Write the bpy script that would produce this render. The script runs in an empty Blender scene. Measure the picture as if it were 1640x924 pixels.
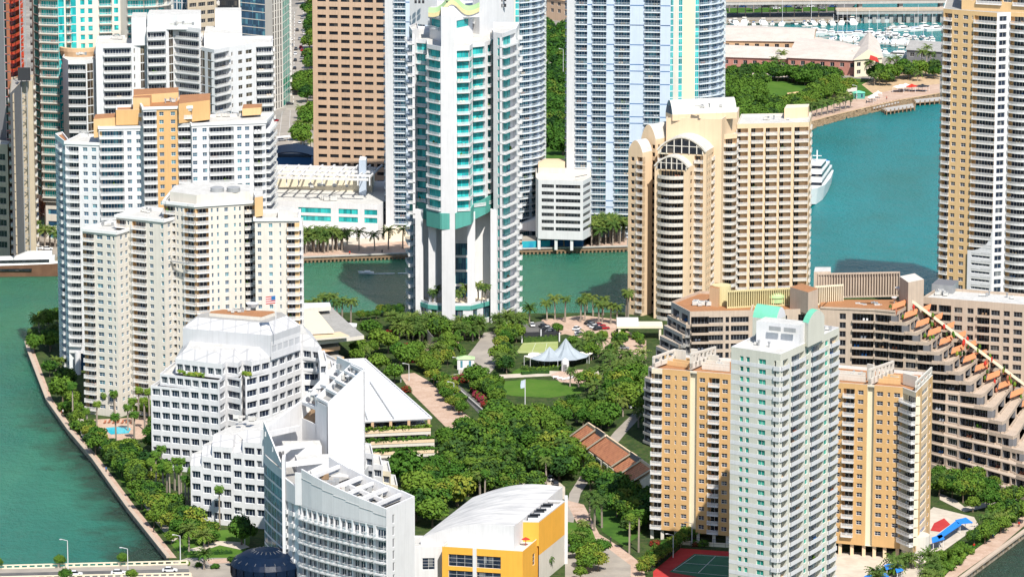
import bpy, math, random
import numpy as np
from mathutils import Matrix, Vector
from mathutils.bvhtree import BVHTree
R = math.radians
C = bpy.context.scene.collection
scene = bpy.context.scene
# ---------------------------------------------------------------- camera
FPX, PITCH, CAMH = 6900.0, R(11.2), 330.0          # focal length in photo pixels (1640 wide), pitch, height
cam_d = bpy.data.cameras.new('camera'); cam = bpy.data.objects.new('camera', cam_d); C.objects.link(cam)
cam_d.sensor_width = 36.0; cam_d.lens = FPX / 1640 * 36.0
cam_d.clip_start = 5; cam_d.clip_end = 60000
cam.location = (0, 0, CAMH); cam.rotation_euler = (math.pi / 2 - PITCH, 0, 0)
scene.camera = cam
# ---------------------------------------------------------------- light
SUN_EL, SUN_AZ = R(50), R(161)      # azimuth clockwise from +Y: behind the camera and to its right
world = bpy.data.worlds.new('World'); scene.world = world; world.use_nodes = True
nt = world.node_tree; nt.nodes.clear()
sky = nt.nodes.new('ShaderNodeTexSky'); sky.sky_type = 'NISHITA'; sky.sun_disc = False
sky.sun_elevation = SUN_EL; sky.sun_rotation = SUN_AZ
sky.air_density = 1.0; sky.dust_density = 0.6; sky.ozone_density = 1.4
bg = nt.nodes.new('ShaderNodeBackground'); bg.inputs[1].default_value = 0.11
wo = nt.nodes.new('ShaderNodeOutputWorld'); nt.links.new(sky.outputs[0], bg.inputs[0]); nt.links.new(bg.outputs[0], wo.inputs[0])
sd = bpy.data.lights.new('sun', 'SUN'); sd.energy = 5.0; sd.angle = R(0.5); sd.color = (1.0, 0.945, 0.86)
sun = bpy.data.objects.new('sun', sd); C.objects.link(sun)
sv = Vector((math.sin(SUN_AZ) * math.cos(SUN_EL), math.cos(SUN_AZ) * math.cos(SUN_EL), math.sin(SUN_EL)))
sun.rotation_euler = sv.to_track_quat('Z', 'Y').to_euler()
vs = scene.view_settings; vs.view_transform = 'Standard'; vs.look = 'None'; vs.gamma = 1; vs.exposure = 0.36; vs.use_curve_mapping = False
scene.cycles.max_bounces = 5; scene.cycles.diffuse_bounces = 3; scene.cycles.glossy_bounces = 2
scene.cycles.transparent_max_bounces = 8; scene.cycles.transmission_bounces = 2
scene.cycles.caustics_reflective = False; scene.cycles.caustics_refractive = False
# ---------------------------------------------------------------- pixel <-> world
LZ = 2.0
cp, sp_ = math.cos(PITCH), math.sin(PITCH)
def P(px, py, z=LZ):
    """world xy where the sight line of photo pixel (px, py) meets height z"""
    u = (px - 820) / FPX; v = -(py - 462) / FPX
    dx, dy, dz = u, cp + v * sp_, -sp_ + v * cp
    t = (z - CAMH) / dz
    return (dx * t, dy * t)
def proj(x, y, z):
    d = y * cp - (z - CAMH) * sp_
    return 820 + FPX * x / d, 462 - FPX * (y * sp_ + (z - CAMH) * cp) / d
def ZT(px, pyb, pyt, zg=LZ):
    """height of a point above ground pixel (px,pyb) that shows at row pyt"""
    x, y = P(px, pyb, zg); v = -(pyt - 462) / FPX
    # v*(y cp - k sp) = y sp + k cp ; k = z - CAMH
    k = (v * y * cp - y * sp_) / (cp + v * sp_)
    return k + CAMH
def PL(pts, z): return [P(a, b, z) for a, b in pts]
# ---------------------------------------------------------------- materials
M = {}
def newmat(name):
    m = bpy.data.materials.new(name); m.use_nodes = True; m.node_tree.nodes.clear(); M[name] = m
    n = m.node_tree.nodes; l = m.node_tree.links
    o = n.new('ShaderNodeOutputMaterial'); b = n.new('ShaderNodeBsdfPrincipled'); l.new(b.outputs[0], o.inputs[0])
    return m, n, l, b
def noise(n, l, scale, detail=4, vec=None, rough=0.6):
    t = n.new('ShaderNodeTexNoise'); t.inputs['Scale'].default_value = scale; t.inputs['Detail'].default_value = detail
    t.inputs['Roughness'].default_value = rough
    if vec is not None: l.new(vec, t.inputs['Vector'])
    return t.outputs['Fac']
def mapr(n, l, x, a, b, c, d):
    t = n.new('ShaderNodeMapRange'); l.new(x, t.inputs[0])
    for i, v in enumerate((a, b, c, d)): t.inputs[i + 1].default_value = v
    return t.outputs[0]
def coords(n, kind='Object'):
    return n.new('ShaderNodeTexCoord').outputs[kind]
def mixc(n, l, fac, a, b):
    t = n.new('ShaderNodeMix'); t.data_type = 'RGBA'
    if isinstance(fac, float): t.inputs[0].default_value = fac
    else: l.new(fac, t.inputs[0])
    for i, v in ((6, a), (7, b)):
        if isinstance(v, tuple): t.inputs[i].default_value = (*v, 1)
        else: l.new(v, t.inputs[i])
    return t.outputs[2]
def stretch(n, l, v, s):
    t = n.new('ShaderNodeMapping'); l.new(v, t.inputs[0]); t.inputs['Scale'].default_value = s
    return t.outputs[0]
def paint(name, col, rough=0.75, dirt=0.16, dcol=None, bump=0.0, scale=0.25):
    """painted or rendered surface with rain streaks and blotches"""
    m, n, l, b = newmat(name)
    v = coords(n)
    big = mapr(n, l, noise(n, l, scale, 5, v), 0.35, 0.7, 0, 1)
    st = mapr(n, l, noise(n, l, 1.0, 4, stretch(n, l, v, (1.6, 1.6, 0.06))), 0.45, 0.72, 0, 1)
    d = dcol or tuple(c * 0.62 for c in col)
    c1 = mixc(n, l, mapr(n, l, big, 0, 1, 0, dirt), col, d)
    c2 = mixc(n, l, mapr(n, l, st, 0, 1, 0, dirt * 1.3), c1, d)
    l.new(c2, b.inputs['Base Color']); b.inputs['Roughness'].default_value = rough
    b.inputs['Specular IOR Level'].default_value = 0.3
    if bump:
        bp = n.new('ShaderNodeBump'); bp.inputs['Strength'].default_value = bump; bp.inputs['Distance'].default_value = 0.05
        l.new(noise(n, l, 6, 3, v), bp.inputs['Height']); l.new(bp.outputs[0], b.inputs['Normal'])
    return m
def glass(name, dark, light, share=0.25, rough=0.12, cell=1.35, spec=0.6):
    """window glass: rooms, blinds and curtains behind give each pane its own tone"""
    m, n, l, b = newmat(name)
    g = n.new('ShaderNodeNewGeometry').outputs['Position']
    sn = n.new('ShaderNodeVectorMath'); sn.operation = 'SNAP'; l.new(g, sn.inputs[0]); sn.inputs[1].default_value = (cell, cell, 2.9)
    wn = n.new('ShaderNodeTexWhiteNoise'); l.new(sn.outputs[0], wn.inputs['Vector'])
    f = mapr(n, l, wn.outputs['Value'], 1 - share, 1.0, 0, 1)
    wn2 = n.new('ShaderNodeTexWhiteNoise'); wn2.noise_dimensions = '4D'; wn2.inputs['W'].default_value = 3; l.new(sn.outputs[0], wn2.inputs['Vector'])
    dk = mixc(n, l, wn2.outputs['Value'], dark, tuple(min(1, c * 2.1 + .006) for c in dark))
    l.new(mixc(n, l, f, dk, light), b.inputs['Base Color'])
    b.inputs['Roughness'].default_value = rough; b.inputs['Specular IOR Level'].default_value = spec
    return m
paint('white', (0.68, 0.68, 0.69), dirt=.2)
paint('wallgrey', (0.52, 0.53, 0.55), dirt=.2)
paint('white_warm', (0.66, 0.62, 0.55), dirt=.2)
paint('white_cool', (0.72, 0.76, 0.78))
paint('greenwhite', (0.62, 0.61, 0.53))
paint('trim', (0.74, 0.74, 0.73), dirt=.12)
paint('cream_roof', (0.66, 0.58, 0.51), dirt=.5, scale=.15)
paint('tan', (0.62, 0.385, 0.17))
paint('tan_light', (0.66, 0.44, 0.22))
paint('ochre', (0.66, 0.45, 0.23))
paint('cream', (0.72, 0.55, 0.37), dirt=.15)
paint('cream_dark', (0.60, 0.40, 0.24))
paint('cream_white', (0.74, 0.66, 0.50), dirt=.1)
paint('paleblue', (0.55, 0.63, 0.74))
paint('travertine', (0.56, 0.40, 0.28), dirt=.3, scale=.12)
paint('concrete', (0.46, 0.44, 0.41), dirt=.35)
paint('concrete_pink', (0.53, 0.43, 0.34), dirt=.35)
paint('beige', (0.50, 0.42, 0.31), dirt=.25)
paint('yellow', (0.82, 0.42, 0.06), dirt=.18)
paint('roofgrey', (0.40, 0.39, 0.37), dirt=.6, scale=.35)
paint('roofwhite', (0.62, 0.61, 0.58), dirt=.5, scale=.3)
paint('roofbrown', (0.42, 0.20, 0.09), dirt=.5, scale=.4)
paint('metalgrey', (0.33, 0.34, 0.35), rough=.5, dirt=.3)
paint('dark', (0.035, 0.037, 0.042), rough=.6)
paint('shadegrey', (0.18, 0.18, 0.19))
paint('copper', (0.17, 0.55, 0.38), dirt=.2)
paint('copper_light', (0.42, 0.60, 0.30), dirt=.2)
paint('coppercream', (0.62, 0.55, 0.30), dirt=.2)
paint('teal_paint', (0.09, 0.34, 0.29), dirt=.2)
paint('terracotta', (0.60, 0.24, 0.11), dirt=.2)
paint('pinkwall', (0.42, 0.19, 0.15), dirt=.2)
paint('redbrown', (0.36, 0.13, 0.07))
paint('navy', (0.012, 0.03, 0.075), rough=.4, dirt=.3)
paint('sailcloth', (0.36, 0.41, 0.45), dirt=.2)
paint('red', (0.52, 0.035, 0.02))
paint('orange', (0.70, 0.22, 0.06))
paint('blueawn', (0.02, 0.22, 0.75), dirt=.1)
paint('bluepaint', (0.03, 0.14, 0.36))
paint('bark', (0.20, 0.15, 0.11), rough=.95, dirt=.5, scale=2)
paint('palmbark', (0.33, 0.28, 0.23), rough=.95, dirt=.4, scale=2)
paint('wood', (0.30, 0.20, 0.12), dirt=.5, scale=1)
glass('glass_navy', (0.010, 0.016, 0.032), (0.20, 0.21, 0.22), .2)
glass('glass_black', (0.008, 0.010, 0.014), (0.10, 0.09, 0.08), .15)
glass('glass_teal', (0.008, 0.19, 0.20), (0.05, 0.56, 0.54), .5)
glass('glass_green', (0.012, 0.15, 0.12), (0.10, 0.50, 0.36), .6)
glass('glass_blue', (0.012, 0.045, 0.085), (0.10, 0.30, 0.36), .3)
glass('glass_brown', (0.035, 0.025, 0.018), (0.22, 0.18, 0.12), .4)
def railmat(name, col, a):
    m, n, l, b = newmat(name); b.inputs['Base Color'].default_value = (*col, 1); b.inputs['Alpha'].default_value = a; b.inputs['Roughness'].default_value = .4
railmat('rail', (0.78, 0.78, 0.78), .52)
railmat('railglass', (0.50, 0.62, 0.66), .17)
# ---------------------------------------------------------------- mesh builder
class QB:
    def __init__(s): s.v = []; s.f = []; s.m = []
    def poly(s, pts, mat):
        i = len(s.v); s.v.extend(pts); s.f.append(tuple(range(i, i + len(pts)))); s.m.append(mat)
    def hexa(s, b4, t4, mat, top=None, bottom=False):
        for i in range(4):
            j = (i + 1) % 4; s.poly([b4[i], b4[j], t4[j], t4[i]], mat)
        s.poly(list(t4), top or mat)
        if bottom: s.poly(list(b4)[::-1], mat)
    def solid(s, pts, z0, z1, mat, top=None, bottom=False):
        n = len(pts)
        zt = z1 if isinstance(z1, (list, tuple)) else [z1] * n
        for i in range(n):
            j = (i + 1) % n; a, b = pts[i], pts[j]
            s.poly([(a[0], a[1], z0), (b[0], b[1], z0), (b[0], b[1], zt[j]), (a[0], a[1], zt[i])], mat)
        s.poly([(p[0], p[1], z) for p, z in zip(pts, zt)], top or mat)
        if bottom: s.poly([(p[0], p[1], z0) for p in pts][::-1], mat)
    def box(s, x0, x1, y0, y1, z0, z1, mat, top=None, bottom=True):
        s.solid([(x0, y0), (x1, y0), (x1, y1), (x0, y1)], z0, z1, mat, top, bottom)
    def bar(s, a, b, w, mat, h=None):
        a = Vector(a); b = Vector(b); d = (b - a)
        if d.length < 1e-6: return
        d.normalize(); up = Vector((0, 0, 1)) if abs(d.z) < .95 else Vector((1, 0, 0))
        sx = d.cross(up).normalized() * (w / 2); sz = sx.cross(d).normalized() * ((h or w) / 2)
        A = [a - sx - sz, a + sx - sz, a + sx + sz, a - sx + sz]; B = [p + (b - a) for p in A]
        for i in range(4):
            j = (i + 1) % 4; s.poly([tuple(A[i]), tuple(A[j]), tuple(B[j]), tuple(B[i])], mat)
        s.poly([tuple(p) for p in A][::-1], mat); s.poly([tuple(p) for p in B], mat)
    def lathe(s, cx, cy, prof, mat, n=16, a0=0.0, a1=2 * math.pi):
        for k in range(len(prof) - 1):
            (r0, z0), (r1, z1) = prof[k], prof[k + 1]
            for i in range(n):
                t0 = a0 + (a1 - a0) * i / n; t1 = a0 + (a1 - a0) * (i + 1) / n
                q = [(cx + r0 * math.cos(t0), cy + r0 * math.sin(t0), z0), (cx + r0 * math.cos(t1), cy + r0 * math.sin(t1), z0),
                     (cx + r1 * math.cos(t1), cy + r1 * math.sin(t1), z1), (cx + r1 * math.cos(t0), cy + r1 * math.sin(t0), z1)]
                if r1 < 1e-4: q = q[:3]
                elif r0 < 1e-4: q = [q[0], q[2], q[3]]
                s.poly(q, mat)
    def vault(s, p0, p1, p2, p3, z0, rise, mat, gable=None, n=10, base=None):
        """barrel roof: arc from p0 to p1, run back to p3-p2"""
        A, B = [], []
        for i in range(n + 1):
            t = i / n; z = z0 + rise * math.sin(math.pi * t) ** .8 if 0 < t < 1 else z0
            A.append((p0[0] + (p1[0] - p0[0]) * t, p0[1] + (p1[1] - p0[1]) * t, z))
            B.append((p3[0] + (p2[0] - p3[0]) * t, p3[1] + (p2[1] - p3[1]) * t, z))
        for i in range(n): s.poly([A[i], A[i + 1], B[i + 1], B[i]], mat)
        s.poly(A[::-1], gable or mat); s.poly(B, gable or mat)
    def mesh(s, name, off=(0, 0, 0)):
        me = bpy.data.meshes.new(name)
        v = np.array(s.v, dtype=float) - np.array(off) if s.v else np.zeros((0, 3))
        me.from_pydata(v.tolist(), [], s.f)
        names = []
        for x in s.m:
            if x not in names: names.append(x)
        for x in names: me.materials.append(M[x])
        ix = {x: i for i, x in enumerate(names)}
        me.polygons.foreach_set('material_index', [ix[x] for x in s.m])
        me.update()
        return me
def link(name, me, parent=None, loc=(0, 0, 0)):
    o = bpy.data.objects.new(name, me); C.objects.link(o); o.location = loc
    if parent is not None: o.parent = parent
    return o
def tag(o, label=None, cat=None, group=None, kind=None):
    for k, v in (('label', label), ('category', cat), ('group', group), ('kind', kind)):
        if v: o[k] = v
    return o
def empty(name, loc, label=None, cat=None, group=None, rz=0):
    o = bpy.data.objects.new(name, None); C.objects.link(o); o.location = loc; o.rotation_euler = (0, 0, rz)
    o.empty_display_size = 2
    return tag(o, label, cat, group)
def inset(pts, d):
    n = len(pts); out = []
    for i in range(n):
        p = Vector(pts[i]); a = (p - Vector(pts[i - 1])).normalized(); b = (Vector(pts[(i + 1) % n]) - p).normalized()
        na = Vector((-a.y, a.x)); nb = Vector((-b.y, b.x)); m = na + nb
        if m.length < .05: m = na
        m.normalize(); k = max(.35, m.dot(na))
        q = p + m * (d / k); out.append((q.x, q.y))
    return out
# ---------------------------------------------------------------- repeated elements (all local: x along wall, y into wall, z up)
PROTO = {}
def proto(key, build):
    if key not in PROTO:
        q = QB(); build(q); PROTO[key] = q
    return key
def window_key(w, h, gl='glass_navy', fr='trim', nv=None, nh=1, ft=.09):
    w = round(w, 1); h = round(h, 1)
    if nv is None: nv = max(1, round(w / 1.0))
    def b(q):
        q.poly([(0, .06, 0), (w, .06, 0), (w, .06, h), (0, .06, h)], gl)
        for x0, x1, z0, z1 in ((0, w, 0, ft), (0, w, h - ft, h), (0, ft, ft, h - ft), (w - ft, w, ft, h - ft)):
            q.box(x0, x1, 0, .1, z0, z1, fr, bottom=True)
        for i in range(1, nv): q.box(w * i / nv - ft * .35, w * i / nv + ft * .35, .01, .1, ft, h - ft, fr)
        for i in range(1, nh): q.box(ft, w - ft, .015, .1, h * i / nh - ft * .3, h * i / nh + ft * .3, fr)
    return proto(('window', w, h, gl, fr, nv, nh, ft), b)
def door_key(w, h, gl, fr):
    w = round(w, 1); h = round(h, 1)
    def b(q):
        q.poly([(0, 0, 0), (w, 0, 0), (w, 0, h), (0, 0, h)], gl)
        nv = max(2, round(w / 1.1))
        for i in range(nv + 1):
            x = w * i / nv; q.box(max(0, x - .05), min(w, x + .05), -.05, 0.03, 0, h, fr)
        q.box(0, w, -.05, .03, h - .08, h, fr)
    return proto(('glass_door', w, h, gl, fr), b)
def balcony_front(w, pr, bulge, n, side=0.0):
    if bulge <= 0: return [(0, -pr), (w, -pr)]
    return [(w * i / n, -pr - bulge * math.sin(math.pi * i / n)) for i in range(n + 1)]
def slab_key(w, pr, bulge=0, mat='trim', th=.28, solid=0, rd=0.0):
    w = round(w, 1); pr = round(pr, 1)
    def b(q):
        fp = balcony_front(w, pr, bulge, 6)
        base = [(0, rd)] + fp + [(w, rd)]
        q.solid(base, -th, 0.02, mat, bottom=True)
        if solid:                                  # solid parapet in front
            pts = ([(0, 0)] if pr > 0 else []) + fp + ([(w, 0)] if pr > 0 else [])
            for a, c in zip(pts[:-1], pts[1:]):
                dx, dy = c[0] - a[0], c[1] - a[1]; L = math.hypot(dx, dy) or 1; nx, ny = -dy / L * .12, dx / L * .12
                q.solid([a, c, (c[0] + nx, c[1] + ny), (a[0] + nx, a[1] + ny)], .02, solid, mat)
    return proto(('balcony', w, pr, bulge, mat, th, solid, rd), b)
def rail_key(w, pr, bulge=0, mat='rail', top='trim', h=1.05):
    w = round(w, 1); pr = round(pr, 1)
    def b(q):
        fp = balcony_front(w, max(pr - .04, 0), bulge, 6)
        pts = ([(0.04, 0)] if pr > 0 else []) + fp + ([(w - .04, 0)] if pr > 0 else [])
        for a, c in zip(pts[:-1], pts[1:]):
            q.poly([(a[0], a[1], .1), (c[0], c[1], .1), (c[0], c[1], h - .05), (a[0], a[1], h - .05)], mat)
            q.bar((a[0], a[1], h), (c[0], c[1], h), .07, top)
            q.bar((a[0], a[1], .1), (c[0], c[1], .1), .04, top)
            L = math.hypot(c[0] - a[0], c[1] - a[1]); k = max(1, int(L / 1.5))
            for i in range(k + 1):
                t = i / k; x = a[0] + (c[0] - a[0]) * t; y = a[1] + (c[1] - a[1]) * t
                q.bar((x, y, .02), (x, y, h), .05, top)
    return proto(('railing', w, pr, bulge, mat, top, h), b)
CH = random.Random(99); CHM = ['wood', 'redbrown', 'metalgrey', 'dark', 'white', 'leaf_a', 'bluepaint', 'cream']
def chair_key(mt, pair):
    def b(q):
        for x in ((0, 1.1) if pair else (0,)):
            q.box(x, x + .6, 0, .6, .35, .47, mt); q.box(x, x + .6, .5, .6, .47, .95, mt)
            for a, c in ((.03, .03), (.53, .03), (.03, .53), (.53, .53)): q.box(x + a, x + a + .05, c, c + .05, 0, .35, mt)
        if mt == 'leaf_a': q.lathe(.3, .3, [(.2, 0), (.3, .5), (.45, .8), (.35, 1.3), (0, 1.6)], mt, 6)
    return proto(('balcony_chair', mt, pair), b)
def both(k1, k2):
    def b(q):
        for k in (k1, k2):
            p = PROTO[k]; i = len(q.v); q.v.extend(p.v); q.f.extend([tuple(i + x for x in f) for f in p.f]); q.m.extend(p.m)
    return proto(('balcony', k1, k2), b)
PROTO_ME = {}
def proto_mesh(key):
    if key not in PROTO_ME: PROTO_ME[key] = PROTO[key].mesh(key[0])
    return PROTO_ME[key]
def merged(keys_mats):
    """one mesh out of many placed prototypes; matrices relative to the root"""
    q = QB()
    for key, mt in keys_mats:
        p = PROTO[key]
        A = np.array(p.v); m = np.array(mt); V = A @ m[:3, :3].T + m[:3, 3]
        i = len(q.v); q.v.extend(map(tuple, V)); q.f.extend([tuple(k + i for k in f) for f in p.f]); q.m.extend(p.m)
    return q
# ---------------------------------------------------------------- buildings
BLDS = []; FOOT = []; PAVED = []
class Bld:
    def __init__(s, name, label, cat, base, zb=LZ, group=None, fine=False, **opt):
        s.name, s.label, s.cat, s.base, s.zb, s.group, s.fine = name, label, cat, base, zb, group, fine
        s.parts = {}; s.inst = []; s.opt = dict(pitch=3.0, par=1.0, wall='white', trim='trim', glass='glass_navy', frame='trim',
            sill=.95, wh=1.5, rd=1.5, pr=1.0, rail='rail', railtop='trim', door='glass_navy', slabth=.28, g0=0.0, bulge=0, nh=1,
            back=None, roof='roofgrey', solid=1.05, nv=None, band=None, bandh=.8, cornice=0, recess=.22)
        s.opt.update(opt); s.extra = []; BLDS.append(s)
    def p(s, name):
        if name not in s.parts: s.parts[name] = QB()
        return s.parts[name]
    def facade(s, a, b, z0, z1, tokens, **kw):
        o = dict(s.opt); o.update(kw); q = s.p(kw.get('part', 'wall'))
        ax, ay = a; dx, dy = b[0] - ax, b[1] - ay; L = math.hypot(dx, dy)
        if L < .05: return
        ux, uy = dx / L, dy / L; ix, iy = -uy, ux            # inward
        W = lambda u, d, z: (ax + ux * u + ix * d, ay + uy * u + iy * d, z)
        def quad(u0, u1, za, zb_, mat, d=0.0):
            if zb_ - za > 1e-3 and u1 - u0 > 1e-3: q.poly([W(u0, d, za), W(u1, d, za), W(u1, d, zb_), W(u0, d, zb_)], mat)
        def reveal(u0, u1, za, zb_, mat, d):
            q.poly([W(u0, 0, za), W(u0, 0, zb_), W(u0, d, zb_), W(u0, d, za)], mat)
            q.poly([W(u1, 0, za), W(u1, d, za), W(u1, d, zb_), W(u1, 0, zb_)], mat)
            q.poly([W(u0, 0, zb_), W(u1, 0, zb_), W(u1, d, zb_), W(u0, d, zb_)], mat)
            q.poly([W(u0, 0, za), W(u0, d, za), W(u1, d, za), W(u1, 0, za)], mat)
        toks = []
        for t in tokens.split():
            mt = o['wall']
            if ':' in t: t, mt = t.split(':')
            toks.append((t[0], float(t[1:] or 1), mt))
        tot = sum(t[1] for t in toks); pitch = o['pitch']; fl = []
        z = z1 - o['par'] - pitch
        while z >= z0 + o['g0'] - .01: fl.append(z); z -= pitch
        if 'floors' in kw: fl = fl[:kw['floors']]
        zlow = fl[-1] if fl else z0
        def put(key, kind, u, d, z, w, h, cell):
            mt = Matrix(((ux, ix, 0, ax + ux * u + ix * d), (uy, iy, 0, ay + uy * u + iy * d), (0, 0, 1, z), (0, 0, 0, 1)))
            s.inst.append((kind, key, mt, w * h, (ax + ux * (u + w / 2) - ix * .6, ay + uy * (u + w / 2) - iy * .6, z + h / 2), (ux, uy), cell))
        u = 0.0
        for ti, (k, wd, mt) in enumerate(toks):
            w = wd / tot * L; u0, u1 = u, u + w; u = u1
            if k == 'w' or not fl: quad(u0, u1, z0, z1, mt); continue
            if k == 'C':
                dd = o.get('notch', 1.6); quad(u0, u1, z0, z1 - .6, mt, dd); reveal(u0, u1, z0, z1 - .6, mt, dd); quad(u0, u1, z1 - .6, z1, mt); continue
            top = z1
            if k in 'Wn':
                for i, zf in enumerate(fl):
                    za = zf + o['sill']; zb_ = za + o['wh']
                    quad(u0, u1, zb_, top, mt); reveal(u0, u1, za, zb_, mt, o['recess'] + .1); top = za
                    key = window_key(w, o['wh'], o['glass'], o['frame'], 1 if k == 'n' else o['nv'], o['nh'])
                    put(key, 'window', u0, o['recess'], za, w, o['wh'], i)
            elif k == 'G':
                for i, zf in enumerate(fl):
                    za = zf + .12; zb_ = zf + pitch - .12
                    quad(u0, u1, zb_, top, o['trim']); top = za
                    key = window_key(w, zb_ - za, o['glass'], o['frame'], o.get('gnv') or o['nv'], max(1, o['nh']))
                    put(key, 'window', u0, 0.02, za, w, zb_ - za, i)
            elif k in 'BS':
                bw = o['back'] or mt
                for i, zf in enumerate(fl):
                    za, zb_ = zf, zf + pitch - o.get('head', .42)
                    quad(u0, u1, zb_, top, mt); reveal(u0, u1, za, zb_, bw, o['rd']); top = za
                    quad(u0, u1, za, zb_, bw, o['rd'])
                    dwid = min(w - .3, max(1.2, w * o.get('dfrac', .78))); dh = min(o.get('doorh', 2.4), zb_ - za - .1)
                    put(door_key(dwid, dh, o['door'], o['frame']), 'glass_door', u0 + (w - dwid) * o.get('dpos', .5), o['rd'] - .06, za + .03, dwid, dh * .6, i)
                    if o.get('chairs', .3) and CH.random() < o.get('chairs', .3) and w > 2.6: put(chair_key(CH.choice(CHM), w > 4), 'balcony_chair', u0 + CH.uniform(.5, w - 2.2), max(.25, o['rd'] - 1.2), za + .03, 1.2, .5, i)
                    if k == 'B':
                        k1 = slab_key(w, o['pr'], o['bulge'], o['trim'], o['slabth']); k2 = rail_key(w, o['pr'], o['bulge'], o['rail'], o['railtop'])
                        if s.fine:
                            put(k1, 'balcony', u0, -.005, za, w, .8, i); put(k2, 'railing', u0, -.01 if o['pr'] else .08, za, w, .8, i)
                        else: put(both(k1, k2), 'balcony', u0, -.005 if o['pr'] else .06, za, w, .8, i)
                    else:
                        put(slab_key(w, o['pr'], o['bulge'], o['trim'], o['slabth'], o['solid']), 'balcony', u0, -.005, za, w, .8, i)
            quad(u0, u1, z0, top, mt)
        if o['band']:
            for zf in fl + [fl[-1] - 0] if fl else []:
                zz = zf - .15
                q.poly([W(0, -.04, zz), W(L, -.04, zz), W(L, -.04, zz + o['bandh']), W(0, -.04, zz + o['bandh'])], o['band'])
                q.poly([W(0, -.04, zz + o['bandh']), W(L, -.04, zz + o['bandh']), W(L, 0, zz + o['bandh']), W(0, 0, zz + o['bandh'])], o['band'])
        if o['cornice']:
            cc = o['cornice']; c0, c1 = z1 - .9, z1 + .05; e = cc
            P_ = [W(-e, -cc, c0), W(L + e, -cc, c0), W(L + e, -cc, c1), W(-e, -cc, c1)]
            q.poly(P_, o['trim']); q.poly([W(-e, -cc, c1), W(L + e, -cc, c1), W(L, .3, c1), W(0, .3, c1)], o['trim'])
            q.poly([W(-e, -cc, c0), W(0, 0.0, c0), W(L, 0.0, c0), W(L + e, -cc, c0)], o['trim'])
    def prism(s, pts, z0, z1, specs=None, roofpart='roof', auto='w3 W2 w2 W2 w2 B4 w2 W2 w3', parapet=.9, **kw):
        """storeyed block: outline pts (CCW from above), one column string per edge"""
        n = len(pts); specs = specs or []; FOOT.append(pts)
        for i in range(n):
            sp = specs[i] if i < len(specs) and specs[i] is not None else None
            a, b = pts[i], pts[(i + 1) % n]; L = math.hypot(a[0] - b[0], a[1] - b[1])
            k2 = dict(kw)
            if isinstance(sp, tuple): k2.update(sp[1]); sp = sp[0]
            nx, ny = (b[1] - a[1]), -(b[0] - a[0]); mx, my = (a[0] + b[0]) / 2, (a[1] + b[1]) / 2
            if (nx * -mx + ny * -my) / (math.hypot(nx, ny) * math.hypot(mx, my) + 1e-9) < -.12: sp = 'w1'
            if sp is None:
                sp = auto if L > 9 else 'w1'
                if L > 34: sp = auto + ' ' + auto
            s.facade(a, b, z0, z1, sp, **k2)
        o = dict(s.opt); o.update(kw)
        ins = inset(pts, .3); q = s.p('wall')
        if parapet > 0:
            for i in range(n):
                j = (i + 1) % n
                q.poly([(*pts[i], z1), (*pts[j], z1), (*ins[j], z1), (*ins[i], z1)], o['trim'])
                q.poly([(*ins[i], z1), (*ins[j], z1), (*ins[j], z1 - parapet), (*ins[i], z1 - parapet)], o['trim'])
            s.p(roofpart).poly([(*c, z1 - parapet) for c in ins], o['roof'])
        else: s.p(roofpart).poly([(*c, z1) for c in pts], o['roof'])
        return z1 - parapet
    def clutter(s, pts, z, n, seed, big=2.0):
        rnd = random.Random(seed); P2 = [Vector(p) for p in pts]; names = ('air_conditioner', 'vent_pipe', 'duct')
        for k in range(n):
            w = [rnd.random() + .15 for _ in P2]; t = sum(w); c = sum((p * (x / t) for p, x in zip(P2, w)), Vector((0, 0)))
            q = QB(); kind = rnd.choice((0, 0, 0, 1, 2)); a = rnd.uniform(.6, 1) * big
            if kind == 0:
                q.box(c.x - a / 2, c.x + a / 2, c.y - a / 2.5, c.y + a / 2.5, z + .2, z + .2 + a * .6, 'roofwhite'); q.box(c.x - a / 2.6, c.x + a / 2.6, c.y - a / 3.2, c.y + a / 3.2, z, z + .2, 'dark')
                q.lathe(c.x, c.y, [(a * .3, z + .2 + a * .6), (a * .3, z + .3 + a * .6), (0, z + .3 + a * .6)], 'metalgrey', 8)
            elif kind == 1:
                q.lathe(c.x, c.y, [(.25, z), (.25, z + 1.3), (.4, z + 1.3), (.4, z + 1.6), (0, z + 1.7)], 'metalgrey', 8)
            else:
                d = rnd.uniform(2, 5); q.box(c.x - d / 2, c.x + d / 2, c.y - .35, c.y + .35, z + .3, z + .9, 'roofwhite'); q.box(c.x + d / 2 - .3, c.x + d / 2 + .5, c.y - .5, c.y + .5, z, z + 1.2, 'metalgrey')
            s.extra.append((names[kind], q))
def leafmat(name, col, col2, rough=.75, scale=.9):
    m, n, l, b = newmat(name)
    g = n.new('ShaderNodeNewGeometry').outputs['Position']
    oi = n.new('ShaderNodeObjectInfo').outputs['Random']
    f = mapr(n, l, noise(n, l, scale, 3, g), .35, .65, 0, 1)
    c = mixc(n, l, f, col, col2)
    hs = n.new('ShaderNodeHueSaturation'); l.new(c, hs.inputs['Color']); l.new(mapr(n, l, oi, 0, 1, .475, .525), hs.inputs['Hue']); l.new(mapr(n, l, oi, 0, 1, 1.25, .75), hs.inputs['Value'])
    l.new(hs.outputs[0], b.inputs['Base Color']); b.inputs['Roughness'].default_value = rough; b.inputs['Specular IOR Level'].default_value = .15
leafmat('leaf_a', (0.046, 0.110, 0.014), (0.090, 0.170, 0.018))
leafmat('leaf_b', (0.060, 0.140, 0.016), (0.100, 0.185, 0.022))
leafmat('leaf_c', (0.022, 0.060, 0.014), (0.040, 0.090, 0.018))
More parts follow.
